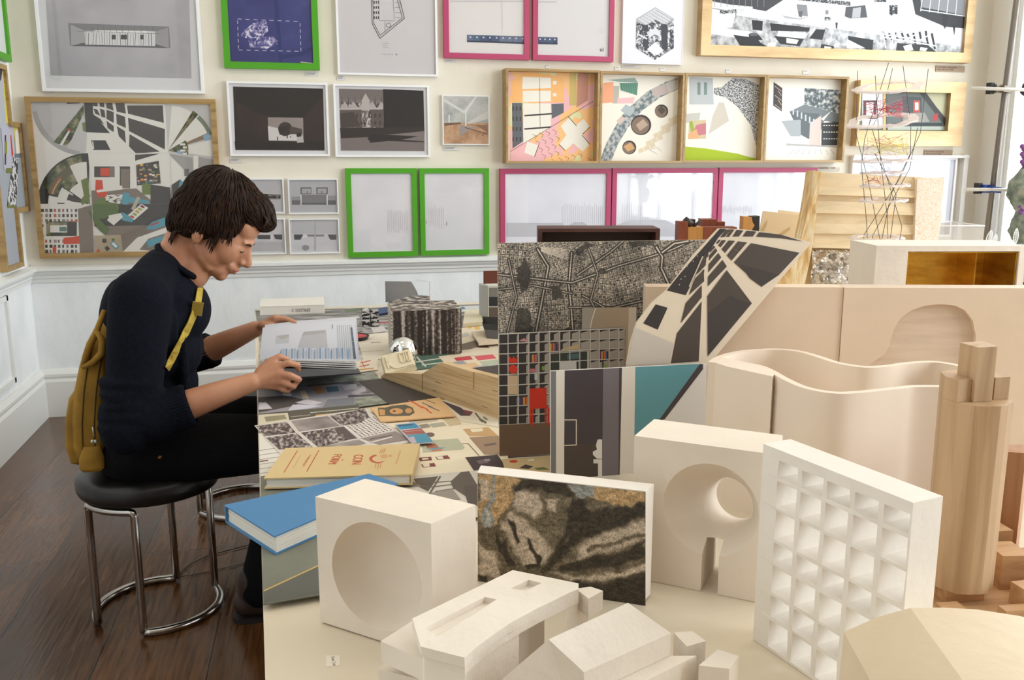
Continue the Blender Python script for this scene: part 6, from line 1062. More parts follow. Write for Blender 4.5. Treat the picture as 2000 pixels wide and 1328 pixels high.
rb = random.Random(2)
for (x, y, w, d, h) in ((.075, -.055, .05, .03, .03), (.12, -.04, .055, .05, .016), (.15, .02, .07, .05, .03), (.09, .015, .04, .05, .05), (.19, -.05, .05, .05, .045), (.045, -.075, .07, .016, .012), (.2, .03, .05, .06, .07), (.14, -.075, .06, .014, .01), (.10, .07, .06, .04, .06), (-.09, .06, .04, .04, .05), (-.05, -.055, .03, .03, .012)):
    b = MB(); b.use(OAKW); b.obox(cx_ + V((x, y, T + .0181 + h / 2)), (w, d, h), -.12 + rb.uniform(-.1, .1)); b.build('block', None, sr, bevel=.0008, seg=1)
b = MB(); b.use(WOOD('cherry_board', (176, 128, 88), -22, 2, 14)); b.top([(1930, 880), (1961, 867), (2012, 869), (2004, 885)], .80, T + .0005); 
w = [atz(x, y, .8) for x, y in ((1944, 878), (2000, 880), (2012, 869), (1961, 867))]
tag(b.build('timber_slab', None, None, bevel=.001, seg=1), 'upright red brown timber slab right behind the fluted tower', 'board')
# gold lined box
A4 = atz(1709, 740, T); A4 = FWH * (2.18 - A4.dot(FWH)) + A4; nf4 = -FWH
def on4(x, y, k=0): return atpl(x, y, A4 + FWH * k, nf4)
r = thing('lined_box_model', 'plaster box open at the front and lined with gold leaf, behind the relief board', 'model', P3(on4(1855, 600), T))
xs = [on4(x, 520) for x in (1709, 1771, 1989, 2003)]; zs_t, zs_i = on4(1850, 480).z, on4(1850, 491).z
GL = NZ('gold_leaf_lining', [(.3, (176, 128, 34)), (.6, (222, 176, 74))], scale=9, rough=.3, metal=.7, bump=.4, bscale=26, stretch=(1, 1, 3))
b = MB(); b.use(PLASTER('white_casting', (232, 220, 206), 8, .9, .4)); dk_ = .17
def bx4(a, c, z0, z1, f0, f1): b.prism([tuple(V((p.x, p.y, z0)) + FWH * f) for p, f in ((a, f0), (c, f0), (c, f1), (a, f1))], [tuple(V((p.x, p.y, z1)) + FWH * f) for p, f in ((a, f0), (c, f0), (c, f1), (a, f1))])
bx4(xs[0], xs[1], T, zs_t, 0, dk_); bx4(xs[2], xs[3], T, zs_t, 0, dk_); bx4(xs[1], xs[2], zs_i, zs_t, 0, dk_); bx4(xs[1], xs[2], T, T + .05, 0, dk_); bx4(xs[1], xs[2], T + .05, zs_i, dk_ - .015, dk_)
b.build('casing', None, r, rough_edge=.0015)
b = MB(); b.use(GL); e1, e2 = xs[1] + RT * .002, xs[2] - RT * .002; bx4(e1, e2, T + .052, zs_i - .002, dk_ - .019, dk_ - .0155); bx4(e1, e1 + RT * .003, T + .052, zs_i - .002, .006, dk_ - .02); bx4(e2 - RT * .003, e2, T + .052, zs_i - .002, .006, dk_ - .02); bx4(e1 + RT * .004, e2 - RT * .004, zs_i - .004, zs_i - .002, .006, dk_ - .02)
mid_ = on4(1929, 520); bx4(mid_, mid_ + RT * .003, T + .052, zs_i - .005, .06, dk_ - .0195); b.build('lining', None, r)
# large ribbed timber relief
A5 = FWH * 2.66; n5 = -FWH
def on5(x, y, k=0): return atpl(x, y, A5 + FWH * k, n5)
LT = WOOD('pale_lime_wood', (238, 214, 174), -16, 0, 10); BARK = NZ('torn_gold_edge', [(.36, (206, 160, 96)), (.5, (232, 198, 142)), (.62, (246, 228, 190))], scale=40, detail=8, stretch=(1, 1, .3), rough=.5, bump=.8, bscale=60, bdist=.006)
r = thing('ribbed_timber_model', 'big pale timber relief of horizontal ribs with a torn golden left edge', 'model', P3(on5(1700, 600), T))
yl = [336, 364, 380, 392, 416, 436, 456, 478]; bow = [.0, .007, -.002, .009, .0, .007, .002, .0]
b = MB(); b.use(LT)
for k in range(7):
    y0, y1 = yl[k], yl[k + 1]; f0, f1 = -bow[k], -bow[k] - (.007 if k % 2 else .002)
    xl0, xl1 = 1600 - (y0 - 336) * .095, 1600 - (y1 - 336) * .095; sl = 10 * (1 - k / 7)
    a = [on5(xl0, y0, f0), on5(1800, y0 + sl, f0), on5(1800, y1 + sl * .8, f1), on5(xl1, y1, f1)]
    b.prism([p + FWH * .06 for p in a], a)
b.build('ribs', None, r)
b = MB(); b.use(LT); a = [on5(1585, 480, .055), on5(1800, 482, .055), P3(on5(1800, 500, .055), T + .001), P3(on5(1560, 500, .055), T + .001)]; b.prism([p + FWH * .03 for p in a], a); a = [on5(1587, 476, -.012), on5(1720, 480, -.012), on5(1720, 487, -.012), on5(1587, 484, -.012)]; b.prism([p + FWH * .066 for p in a], a); b.build('back_panel', None, r)
b = MB(); b.use(BARK); a = [(1590, 333), (1603, 335), (1598, 380), (1594, 430), (1588, 480), (1580, 520), (1571, 560), (1563, 620), (1500, 620), (1516, 555), (1540, 510), (1566, 468), (1576, 420), (1584, 370)]; w = [on5(x, y, -.014) for x, y in a]; w = [P3(p, T + .005) if y == 620 else p for p, (x, y) in zip(w, a)]
b.prism([p + FWH * .07 for p in w], w); b.build('torn_edge', None, r, rough_edge=.004)
LACE = NZ('lace_paper', [(.45, (246, 232, 214)), (.5, (230, 196, 158)), (.55, (248, 238, 224))], scale=90, detail=2, distort=2)
b = MB(); b.use(LACE); a = [(1792, 350), (1844, 346), (1842, 380), (1838, 400), (1840, 420), (1836, 450), (1830, 480), (1786, 480), (1788, 420)]; w = [on5(x, y, -.020) for x, y in a]; b.prism([p + FWH * .016 for p in w], w); b.build('lace_panel', None, r)
b = MB(); b.use(LT); a = [(1800, 352), (1846, 352), (1838, 480), (1838, 480)]; w = [on5(1786, 346, -.003), on5(1842, 348, -.003), P3(on5(1828, 480, -.003), T), P3(on5(1786, 480, -.003), T)]; b.prism([p + FWH * .055 for p in w], w); b.build('right_upright', None, r)
FOIL = NZ('crumpled_foil', [(.4, (214, 208, 200)), (.6, (244, 240, 234))], scale=20, rough=.22, metal=.9, bump=1, bscale=30, bdist=.02)
b = MB(); b.use(FOIL)
def fp(u, v):
    p = on5(1583 + 102 * u + (1 - v) * 4, 488 + 80 * v, .02); return p - FWH * (.025 * noise.noise(V((u * 7, v * 6, 1))) + .012 * noise.noise(V((u * 17, v * 15, 4))))
b.grid(fp, 26, 18, smooth=False); tag(b.build('foil_sheet'), 'crumpled silver foil sheet tucked under the ribbed timber relief', 'foil')
# string tower
cS = V((0, 0, 0)) + on4(1712, 520, .36); cS.z = 0; yS = cS.y
def onS(x, y): return atpl(x, y, cS + V((0, 0, 1)), nf4)
r = thing('string_tower_model', 'spindly tower of black rods, clear plates and red and yellow thread', 'model', P3(onS(1704, 560), T))
ROD = C(56, 52, 50, .4); levels = [(172, 1668, 1802), (238, 1656, 1792), (316, 1668, 1782), (339, 1682, 1768), (364, 1682, 1776), (393, 1676, 1772), (466, 1660, 1764)]
AC = ACRYL('frosted_acrylic', (250, 238, 232), .5)
rods = [((1689, 135), (1680, 260), (1692, 350), (1708, 474), (1722, 600)), ((1699, 150), (1712, 300), (1735, 420), (1744, 476), (1756, 600)), ((1737, 122), (1690, 270), (1682, 320), (1692, 440), (1712, 600)), ((1773, 126), (1785, 240), (1776, 300), (1732, 380), (1672, 560)), ((1797, 138), (1788, 260), (1760, 350), (1700, 460), (1662, 600)), ((1756, 130), (1736, 200), (1700, 250), (1750, 440), (1742, 500), (1736, 600)), ((1705, 300), (1748, 380), (1738, 480), (1728, 600)), ((1785, 250), (1772, 330), (1706, 460), (1690, 600))]
for i, pts in enumerate(rods):
    off_ = .05 * math.cos(i * 2.4); b = MB(); w = [onS(x, y) + FWH * off_ * math.cos(k * .9) for k, (x, y) in enumerate(pts)]; w[-1].z = T
    b.tube(w, .0009, 6); b.build('rod', ROD, r)
rl = random.Random(11)
for i, (y, x0, x1) in enumerate(levels):
    b = MB(); c = onS((x0 + x1) / 2, y); hw = (onS(x1, y) - onS(x0, y)).length / 2; pts = []; tilt = (.020, .022, .004, .002, .003, .004, .004)[i]
    for k in range(28):
        a = 2 * PI * k / 28; rr = 1 + .14 * noise.noise(V((k * .9, i * 3.1, 0))) if k < 28 else 1; pts.append(c + RT * (hw * math.cos(a) * rr) + FWH * (hw * .72 * math.sin(a) * rr) + V((0, 0, tilt * math.sin(a + .6) + .002 * rl.uniform(-1, 1))))
    inn_ = [c + (p - c) * .72 + V((0, 0, 0)) for p in pts]
    for k in range(28):
        j = (k + 1) % 28; q = [pts[k], pts[j], inn_[j], inn_[k]]; b.prism(q, [p + V((0, 0, .005)) for p in q])
    b.build('plate', AC, r)
def threads(name, mat, n, x0, x1, y0, y1, seed, th=.0006, waist=.5):
    rr = random.Random(seed); b = MB(); cx = (x0 + x1) / 2
    for k in range(n):
        a0, a1 = rr.uniform(0, 2 * PI), rr.uniform(0, 2 * PI); ya, yb = rr.uniform(y0, y1), rr.uniform(y0, y1); hw = (x1 - x0) / 2
        p = onS(cx + hw * math.cos(a0), ya) + FWH * .06 * math.sin(a0); q = onS(cx + hw * math.cos(a1), yb) + FWH * .06 * math.sin(a1); m_ = (p + q) / 2 + (onS(cx, (ya + yb) / 2) - (p + q) / 2) * .1
        b.tube([p, m_, q], th, 4)
    b.build(name, mat, r)
threads('thread', C(206, 40, 76), 34, 1688, 1762, 196, 230, 1); threads('thread', C(196, 60, 96), 16, 1700, 1770, 180, 240, 2, .0004); threads('thread', C(228, 210, 90), 30, 1704, 1770, 264, 304, 3); threads('thread', C(190, 80, 140), 20, 1690, 1772, 256, 312, 4, .0004); threads('thread', C(206, 60, 70), 9, 1696, 1712, 344, 358, 5, .0007); threads('thread', C(196, 176, 206), 16, 1692, 1772, 306, 362, 6, .0003)
# clear box, white wire leaves, retort stand, hanging cast
A6 = FWH * 3.02; n6 = -FWH
def on6(x, y, k=0): return atpl(x, y, A6 + FWH * k, n6)
r = thing('display_case', 'clear acrylic display case behind the gold lined box', 'case', P3(on6(1880, 600), T))
ca, cb = on6(1834, 476), on6(1922, 452); z_t = on6(1880, 444).z; b = MB(); xw = [P3(ca, 0) - RT * .05, P3(cb, 0), P3(cb, 0) + FWH * .22, P3(ca, 0) - RT * .05 + FWH * .22]
CLR = ACRYL('clear_acrylic', (236, 232, 228), .22); EDG = ACRYL('acrylic_edge', (252, 248, 244), .8)
for i in range(4):
    a, c = xw[i], xw[(i + 1) % 4]; n_ = (c - a).normalized().cross(V((0, 0, 1))) * .003; b = MB(); b.prism([P3(p, T) for p in (a, c, c - n_, a - n_)], [P3(p, z_t) for p in (a, c, c - n_, a - n_)]); b.build('side', CLR, r)
b = MB(); b.prism([P3(p, z_t + .0005) for p in xw], [P3(p, z_t + .004) for p in xw]); b.build('lid', CLR, r)
b = MB(); 
for i in range(4): b.tube([P3(xw[i], z_t + .005), P3(xw[(i + 1) % 4], z_t + .005)], .0022, 6)
b.build('edge', EDG, r)
r = thing('paper_sculpture', 'white cut paper leaves standing beside the steel stand', 'model', P3(on6(1935, 480), T)); WP = C(244, 244, 242)
for bx_, by_, w, h, ln_ in ((1928, 478, 10, 28, 8), (1940, 478, 8, 20, 6), (1972, 478, 9, 26, -6), (1982, 478, 9, 32, 4)):
    b = MB(); P_ = lambda u, v: on6(bx_ + ln_ * v + w * u * math.sin(PI * min(1, v * .92 + .04)), by_ - h * v, .12)
    for s in (-1, 1): b.tube([P_(s * .5, k / 10) for k in range(11)], .0014, 5)
    b.tube([P_(0, 0), P_(0, 1)], .001, 5)
    for k in range(2, 9): b.tube([P_(0, k / 10 - .1), P_(.5, k / 10)], .0008, 4); b.tube([P_(0, k / 10 - .1), P_(-.5, k / 10)], .0008, 4)
    st = P_(0, 0); b.tube([st, P3(st, T)], .0014, 5); b.build('leaf', WP, r)
STEEL = C(122, 114, 106, .42, .6); rb0, rb1 = on6(1925, 476, .45), on6(1987, -10, .45); dr = (rb1 - rb0).normalized()
foot = rb0 + dr * ((T + .012 - rb0.z) / dr.z); r = thing('retort_stand', 'tall leaning steel rod stand with two clamps in the right corner', 'stand', P3(foot, T))
b = MB(); b.obox(P3(foot, T + .006), (.16, .12, .012), .1); b.build('base_plate', C(60, 60, 60, .4, .5), r, bevel=.002)
b = MB(); b.tube([foot, rb0 + dr * 1.2], .0105, 16); b.build('rod', STEEL, r)
def clamp(y, mat, x_tip, x_end):
    px_ = 1925 + (476 - y) * (62 / 486); c = rb0 + dr * ((on6(px_, y, .45) - rb0).length); k = thing.__call__ if False else None
    b = MB(); b.use(mat); b.obox(c, (.045, .04, .022), 0, 0, .1); b.obox(c + RT * -.03 + V((0, 0, .003)), (.03, .02, .03), .2); cl_ = b.build('clamp', None, r, bevel=.003)
    b = MB(); b.tube([on6(x_tip, y - (3 if y < 200 else 0), .43), c - FWH * .02, on6(x_end, y + 2, .43)], .0065, 10); b.build('arm', C(224, 220, 214, .4), cl_)
    b = MB(); b.use(C(40, 38, 38)); b.obox(c + RT * -.055 + V((0, 0, .004)), (.022, .02, .04), .3); b.build('screw_knob', None, cl_, bevel=.004); b = MB(); b.use(C(40, 38, 38)); b.obox(c + RT * .075, (.026, .02, .036), .3, 0, .4); b.build('screw_knob', None, cl_, bevel=.004)
clamp(175, C(140, 130, 116, .4, .5), 1895, 2040); clamp(370, C(44, 74, 160, .45), 1885, 2020)
b = MB(); b.use(NZ('weathered_green_cast', [(.36, (92, 100, 92)), (.52, (128, 138, 124)), (.66, (160, 160, 146))], scale=30, detail=6, rough=.8, bump=.7, bscale=60, bdist=.006))
def lump(cx, cy, rx, ry, seed):
    c = on6(cx, cy, .36); s = (on6(cx + 1, cy, .36) - on6(cx, cy, .36)).length
    def P_(u, v):
        a, e_ = 2 * PI * u, PI * (v - .5); d = V((math.cos(a) * math.cos(e_), math.sin(a) * math.cos(e_), math.sin(e_))); k = 1 + .28 * noise.noise(d * 2.2 + V((seed, 0, 0))); return c + V((d.x * rx * s * k, d.y * .05 * k, d.z * ry * s * k))
    b.grid(P_, 28, 16, closeu=True)
lump(1998, 372, 24, 44, 1); lump(1998, 444, 22, 34, 7)
r = thing('hanging_cast', 'lumpy green grey cast with violet flowers hung at the right edge', 'sculpture', on6(2000, 475, .36)); b.build('cast', None, r)
b = MB(); VI = C(126, 74, 140); b.use(VI)
for k in range(9): b.sphere(on6(1997 + (k % 3) * 3, 286 + k * 5, .36), .009, 8, 6)
for k in range(5): b.sphere(on6(1992 + (k % 3) * 3, 404 + k * 3, .33), .006, 8, 6)
b.build('flowers', None, r)
# brown open box and puzzle blocks behind the map screen
A7 = FWH * 3.1
def on7(x, y, k=0): return atpl(x, y, A7 + FWH * k, nf4)
BR_ = WOOD('dark_walnut', (74, 40, 34), -20, 0, 12); r = thing('open_box', 'dark brown wooden open fronted box behind the aerial map screen', 'box', P3(on7(1170, 600), T))
a, c = on7(1051, 460), on7(1289, 460); z1 = on7(1170, 453).z; b = MB(); b.use(BR_); w_ = .014
def bx7(p, q, z0, z1_, f0, f1): b.prism([tuple(V((s.x, s.y, z0)) + FWH * f) for s, f in ((p, f0), (q, f0), (q, f1), (p, f1))], [tuple(V((s.x, s.y, z1_)) + FWH * f) for s, f in ((p, f0), (q, f0), (q, f1), (p, f1))])
for (p, q, z0, zz, f0, f1) in ((a, a + RT * w_, T, z1, 0, .16), (c - RT * w_, c, T, z1, 0, .16), (a, c, z1, z1 + w_ * .8, 0, .16), (a + RT * w_, c - RT * w_, T, T + w_, 0, .16)): bx7(p, q, z0, zz, f0, f1)
b.build('case', None, r); b = MB(); b.use(C(44, 24, 22)); bx7(a + RT * w_, c - RT * w_, T + w_, z1 - .0005, .14, .15); b.build('back_panel', None, r)
RB = WOOD('red_brown_wood', (134, 70, 46), -20, 2, 12); OC = WOOD('ochre_wood', (196, 140, 76), -20, 2, 12); DBW = WOOD('wenge_wood', (52, 40, 34), -14, 2, 12)
r = thing('block_puzzle_model', 'cluster of red brown and ochre wooden blocks behind the facade screen', 'model', P3(on7(1380, 600), T))
for x0, x1, y, m, f in ((1326, 1344, 433, RB, 0), (1344.5, 1374, 444, OC, .004), (1374.5, 1440, 444, RB, .004), (1380, 1410, 431, RB, .075), (1410.5, 1426, 436, RB, .075)):
    b = MB(); b.use(m); bx7(on7(x0, y), on7(x1, y), T, on7(x0, y).z, f, f + .068); b.build('block', None, r)
b = MB(); b.use(DBW); bx7(on7(1346, 430), on7(1367, 430), T, on7(1346, 431).z, .075, .11); b.build('block', None, r)
b = MB(); b.use(DBW); b.tube([on7(1336, 429, .035), on7(1350, 440, .035)], .014, 12); b.tube([on7(1369, 431, .03), on7(1353, 443, .03)], .006, 8); b.build('peg', None, r)
r = thing('carved_block_model', 'ochre block with a dark wavy side beside the pale timber sheets', 'model', P3(on7(1465, 600), T))
b = MB(); b.use(OC); w = [on7(*p) for p in ((1452, 423), (1468, 424), (1470, 434), (1474, 440), (1469, 448), (1474, 470), (1452, 470))]; w = [P3(p, T) if k > 4 else p for k, p in enumerate(w)]; b.prism([p + FWH * .05 for p in w], w); b.build('ochre_half', None, r)
b = MB(); b.use(C(36, 30, 28)); w = [on7(*p) for p in ((1468.3, 423), (1484, 422), (1484, 470), (1474.4, 470), (1469.3, 448), (1474.3, 440), (1470.3, 434))]; w = [P3(p, T) if k in (2, 3) else p for k, p in enumerate(w)]; b.prism([p + FWH * .05 for p in w], w); b.build('dark_half', None, r)
SH = C(232, 208, 172, .7)
for px, f, s in (([(1491, 412), (1573, 421), (1566, 640), (1440, 640)], .10, 'pale timber sheet leaning in front, beside the torn golden edge'), ([(1521, 410), (1590, 418), (1585, 640), (1500, 640)], .18, 'pale timber sheet standing behind the leaning one, by the torn golden edge')):
    w = [on7(x, y, -.3 + f) for x, y in px]; w = [P3(p, T) if y == 640 else p for p, (x, y) in zip(w, px)]; b = MB(); b.use(SH); b.prism([p + FWH * .008 for p in w], w)
    if f < .15: 
        for q in ([(1483, 455), (1492, 440), (1499, 428), (1497, 440), (1488, 458)], [(1520, 458), (1543, 443), (1543, 449), (1526, 462)]): a_ = [on7(x, y, -.3 + f - .001) for x, y in q]; b.use(C(206, 176, 130)); b.face(a_)
    tag(b.build('timber_sheet'), s, 'board', None)
# ---------------------------------------------------------------- stools, cable, open book
CHR = C(196, 192, 188, .16, 1); LEA = NZ('black_leather', [(.4, (20, 18, 18)), (.6, (34, 31, 30))], scale=30, rough=.38, bump=.3, bscale=16, bdist=.004)
SC = V((-.414, 2.544, 0)); SR = .163
def stool(label, c, turn):
    t = thing('stool', label, 'stool', c, 'black leather stools')
    P_ = lambda a, z, r=SR: c + V((r * math.cos(a), r * math.sin(a), z))
    A = [math.atan2(y, x) + turn for x, y in ((-.150, -.080), (-.016, -.156), (.028, .164), (.137, .073))]   # four feet
    zt = .345; rr = .0105
    def arc(a0, a1, z, n=14): return [P_(a0 + (a1 - a0) * k / n, z) for k in range(n + 1)]
    def fix(a, b): return b if b > a else b + 2 * PI
    f = MB(); a1 = fix(A[0], A[1]); f.tube([P_(A[0], rr)] + [P_(A[0], .05 + k * .1) for k in range(3)] + [P_(A[0], zt - .012)] + [P_(A[0] + .03, zt - .002)] + arc(A[0] + .06, a1 - .06, zt, 6) + [P_(a1 - .03, zt - .002), P_(a1, zt - .012)] + [P_(a1, zt - .1 * k) for k in range(1, 4)] + [P_(a1, rr)], rr, 12); f.build('front_legs', CHR, t)
    b2, b3 = A[2], fix(A[3], A[2]) ; f = MB(); f.tube([P_(A[2], rr), P_(A[2], .2), P_(A[2], zt - .012)] + arc(A[2] - .05, A[3] + .05, zt, 6) + [P_(A[3], zt - .012), P_(A[3], .2), P_(A[3], rr)], rr, 12); f.build('rear_legs', CHR, t)
    f = MB(); e = fix(A[1], A[3]); f.tube(arc(A[1] , e, rr + .0005, 24), rr, 12); f.build('base_ring', CHR, t)
    f = MB(); s = fix(A[2], A[0]); f.tube(arc(A[2], s, rr + .0005, 24), rr, 12); f.build('base_ring', CHR, t)
    f = MB(); R_ = .183; f.lathe(c, [(0, zt + .0115), (R_ - .020, zt + .0115), (R_ - .006, zt + .016), (R_, zt + .028), (R_ + .001, zt + .054), (R_ - .006, zt + .066), (R_ - .020, zt + .073), (R_ - .06, zt + .078), (0, zt + .072)], 48); f.build('seat', LEA, t)
    return t
st1 = stool('black leather stool with chrome legs under the seated reader', SC, 0)
st2 = stool('second black stool, tucked under the table beyond the reader', atz(478, 985, 0), 2.2)
b = MB(); pts = [atz(x, y, .004) for x, y in ((349, 1128), (352, 1118), (372, 1101), (405, 1086), (440, 1076), (480, 1066), (520, 1054), (600, 1034))]; b.tube(pts, .0015, 6)
b.tube([atz(x, y, .003) for x, y in ((352, 1126), (380, 1122), (420, 1114), (470, 1102), (520, 1088), (600, 1060))], .0011, 6); tag(b.build('cable', C(34, 30, 28)), 'thin dark cable on the floor running from the stool under the table', 'cable')
# the book in the reader's hands: spine runs away from him, one leaf being turned
BKC = C(28, 26, 28, .4); PG_ = C(208, 208, 214, .6)
r = thing('open_book', 'large open book with black covers held by the reader', 'book', (.03, 2.50, .64))
S0, S1 = aty(508, 716, 2.545), aty(699, 719, 2.545); N0, N1 = aty(574, 741, 2.385), aty(693, 730, 2.385)
N0 = V((S0.x + .02, 2.36, .681)); N1 = V((S1.x - .004, 2.36, .684)); dn = V((0, 0, -.003))
b = MB(); b.prism([S0 + dn, S1 + dn, N1 + dn, N0 + dn], [S0, S1, N1, N0]); b.build('cover', BKC, r)
fz = V((0, .14, -.026)); b = MB(); b.prism([S0 + dn, S1 + dn, S1 + dn + fz, S0 + dn + fz], [S0, S1, S1 + fz, S0 + fz]); b.build('cover', BKC, r)
up = V((0, 0, 1)); b = MB()
for k in range(4):
    q = [S0 + V((.012, -.004, .002 + k * .004)), S1 + V((-.004, -.004, .002 + k * .004)), S1 + V((-.006, -.05 + k * .008, .007 + k * .0042)), S0 + V((.016, -.035 + k * .008, .010 + k * .004))]
    b.prism(q, [p + up * .0026 for p in q])
b.build('page_block', C(214, 212, 210), r)
b = MB()
for k in range(5):
    q = [S0 + V((.012, .004, 0)), S1 + V((-.004, .004, 0)), S1 + fz * .94 + V((-.008, 0, 0)), S0 + fz * .94 + V((.012, 0, 0))]; b.prism([p + up * (.0006 + k * .0026) for p in q], [p + up * (.0030 + k * .0026) for p in q])
b.build('page_block', C(214, 212, 210), r)
T0, T1 = aty(513, 640, 2.615), aty(693, 626, 2.615)
def leaf(u, v, bow=.012, d=0):
    a = S0 + (S1 - S0) * u + up * (.02); c = T0 + (T1 - T0) * u; p = a + (c - a) * v; return p + V((.0, -bow * math.sin(PI * v) - d * v - .010 * max(0, u - .86) ** 1 * 3 * (1 - v), .004 * math.sin(PI * u) * v))
def leaf_px(u, v): return leaf(u, v)
lb = MB(); lb.use(PG_); lb.grid(lambda u, v: leaf(u, v), 24, 14); lb.grid(lambda u, v: leaf(u, v) + V((0, .0009, 0)), 24, 14)
def lq(c, pts, k):
    lb.use(c); n = 6
    lb.grid(lambda s, t: leaf(*(tuple(pts[0][i] * (1 - s) * (1 - t) + pts[1][i] * s * (1 - t) + pts[2][i] * s * t + pts[3][i] * (1 - s) * t for i in (0, 1)))) + V((0, -.0004 - k * .00015, .0001)), n, n)
vt = lambda y: 1 - y
lq(C(190, 190, 192), [(.155, .72), (.285, .74), (.285, .5), (.155, .5)], 1); lq(C(178, 174, 170), [(.155, .72), (.285, .74), (.285, .66), (.21, .60)], 2)
lq(C(184, 182, 186), [(.44, .78), (.68, .80), (.69, .36), (.38, .36)], 1); lq(C(172, 168, 168), [(.45, .77), (.66, .79), (.68, .72), (.42, .68)], 2)
for k in range(26):
    u = .2 + k * .029; lq(C(*[(136, 160, 188), (170, 182, 200), (124, 150, 180), (186, 192, 204)][k % 4]), [(u, .34 - .1 * (k % 3 == 0)), (u + .014, .34), (u + .014, .05), (u, .05)], 3)
for k in range(8): u = .80 + k * .022; lq(C(176, 178, 186), [(u, .90), (u + .008, .90), (u + .008, .1), (u, .1)], 1)
lq(C(96, 104, 120), [(.945, .84), (.965, .84), (.985, .06), (.955, .06)], 2); lq(C(140, 140, 146), [(.745, .93), (.755, .93), (.755, .82), (.745, .82)], 1)
lb.build('turning_leaf', None, r)
b = MB(); b.use(PG_); b.grid(lambda u, v: leaf(u, v, .004, -.012) + V((.006, .010, .004 * v)), 16, 10); b.grid(lambda u, v: leaf(u, v, .004, -.012) + V((.006, .0109, .004 * v)), 16, 10); b.build('turning_leaf', None, r)
# ---------------------------------------------------------------- the seated reader and his backpack
Y0 = 2.545; RY, LY = Y0 - .185, Y0 + .185
TH = math.radians(36); YW = math.radians(-7)
f_ = V((math.cos(TH) * math.cos(YW), math.cos(TH) * math.sin(YW), -math.sin(TH))); s_ = V((math.sin(YW), -math.cos(YW), 0)) * 1.0; u_ = s_.cross(f_); u_ = u_ if u_.z > 0 else -u_
HS = 1.05; HE = aty(490, 522, Y0 - .012) - (f_ * .125 + u_ * -.034) * HS
def H(f, w, u): return HE + (f_ * f + s_ * w + u_ * u) * HS        # w > 0 is his right, towards the viewer
HM = Matrix((f_, s_, u_)).transposed()
def ell(b, c, r):
    res = bmesh.ops.create_uvsphere(b.bm, u_segments=24, v_segments=14, radius=1, matrix=Matrix.Translation(c) @ HM.to_4x4() @ Matrix.Diagonal((r[0] * HS, r[1] * HS, r[2] * HS, 1)))
def ellw(b, c, r): bmesh.ops.create_uvsphere(b.bm, u_segments=24, v_segments=14, radius=1, matrix=Matrix.Translation(V(c)) @ Matrix.Diagonal((*r, 1)))
def limb(b, pts, rs, n=18):
    b.tube(pts, rs, n)
    for p, r in zip(pts, rs): b.sphere(p, r * .985, 16, 10)
def fuse(b, name, mat, parent, voxel, it, fac=.5):
    """one continuous skin over everything in b"""
    o = b.build(name, mat, parent); m = o.modifiers.new('r', 'REMESH'); m.mode = 'VOXEL'; m.voxel_size = voxel; m.use_smooth_shade = True
    if it: s = o.modifiers.new('s', 'SMOOTH'); s.iterations = it; s.factor = fac
    dg = bpy.context.evaluated_depsgraph_get(); dg.update(); me = bpy.data.meshes.new_from_object(o.evaluated_get(dg)); o.modifiers.clear(); me.materials.clear(); me.materials.append(mat); o.data = me
    me.polygons.foreach_set('use_smooth', [True] * len(me.polygons)); return o
SKIN = NZ('skin', [(.3, (176, 118, 88)), (.55, (196, 140, 108)), (.75, (208, 154, 122))], scale=7, rough=.5, bump=.12, bscale=140, bdist=.001)
SKIN.node_tree.nodes['Principled BSDF'].inputs['Subsurface Weight'].default_value = .06
SKIN.node_tree.nodes['Principled BSDF'].inputs['Subsurface Radius'].default_value = (.01, .004, .002)
NAVY = NZ('navy_wool', [(.3, (9, 11, 19)), (.7, (19, 22, 33))], scale=160, detail=4, rough=.95, bump=.5, bscale=320, bdist=.002); BLKD = NZ('black_denim', [(.3, (9, 9, 11)), (.7, (17, 17, 20))], scale=180, rough=.85, bump=.3, bscale=260)
HAIRM = NZ('dark_brown_hair', [(.3, (26, 15, 10)), (.6, (48, 30, 20)), (.8, (72, 47, 30))], scale=60, detail=5, rough=.45)
MUST = NZ('mustard_canvas', [(.3, (136, 100, 26)), (.6, (160, 120, 34)), (.8, (176, 136, 46))], scale=14, rough=.8, bump=.3, bscale=220)
for m_ in (NAVY, BLKD, HAIRM): m_.node_tree.nodes['Principled BSDF'].inputs['Specular IOR Level'].default_value = .15
man = thing('person', 'young man in a navy jumper seated sideways on a black stool, reading a book', 'person', (-.414, Y0, .42))
# --- body
b = MB()
ell(b, H(-.012, 0, .046), (.098, .076, .086)); ell(b, H(.028, 0, -.004), (.066, .066, .084)); ell(b, H(.022, 0, -.050), (.062, .061, .056)); ell(b, H(.048, 0, -.078), (.040, .042, .030)); ell(b, H(.074, 0, -.092), (.017, .023, .017))
ell(b, H(.060, 0, .046), (.036, .060, .040)); b.tube([H(.078, -.040, .012), H(.089, -.02, .018), H(.091, .0, .016), H(.089, .02, .018), H(.078, .040, .012)], .0098, 10)
b.tube([H(.090, 0, .012), H(.098, 0, -.004), H(.108, 0, -.020), H(.115, 0, -.030)], [.008, .0088, .0105, .0115], 12); b.sphere(H(.113, 0, -.032), .0122, 14, 10); b.sphere(H(.101, .0115, -.036), .0085, 12, 8); b.sphere(H(.101, -.0115, -.036), .0085, 12, 8); b.tube([H(.086, 0, -.034), H(.107, 0, -.039)], .008, 8); ell(b, H(.092, 0, -.020), (.016, .013, .026)); ell(b, H(.090, 0, -.042), (.014, .016, .014))
ell(b, H(.083, 0, -.058), (.016, .028, .016)); ell(b, H(.0955, 0, -.0575), (.0095, .021, .0058)); ell(b, H(.0925, 0, -.0685), (.0095, .018, .0064)); ell(b, H(.076, 0, -.078), (.014, .024, .010))
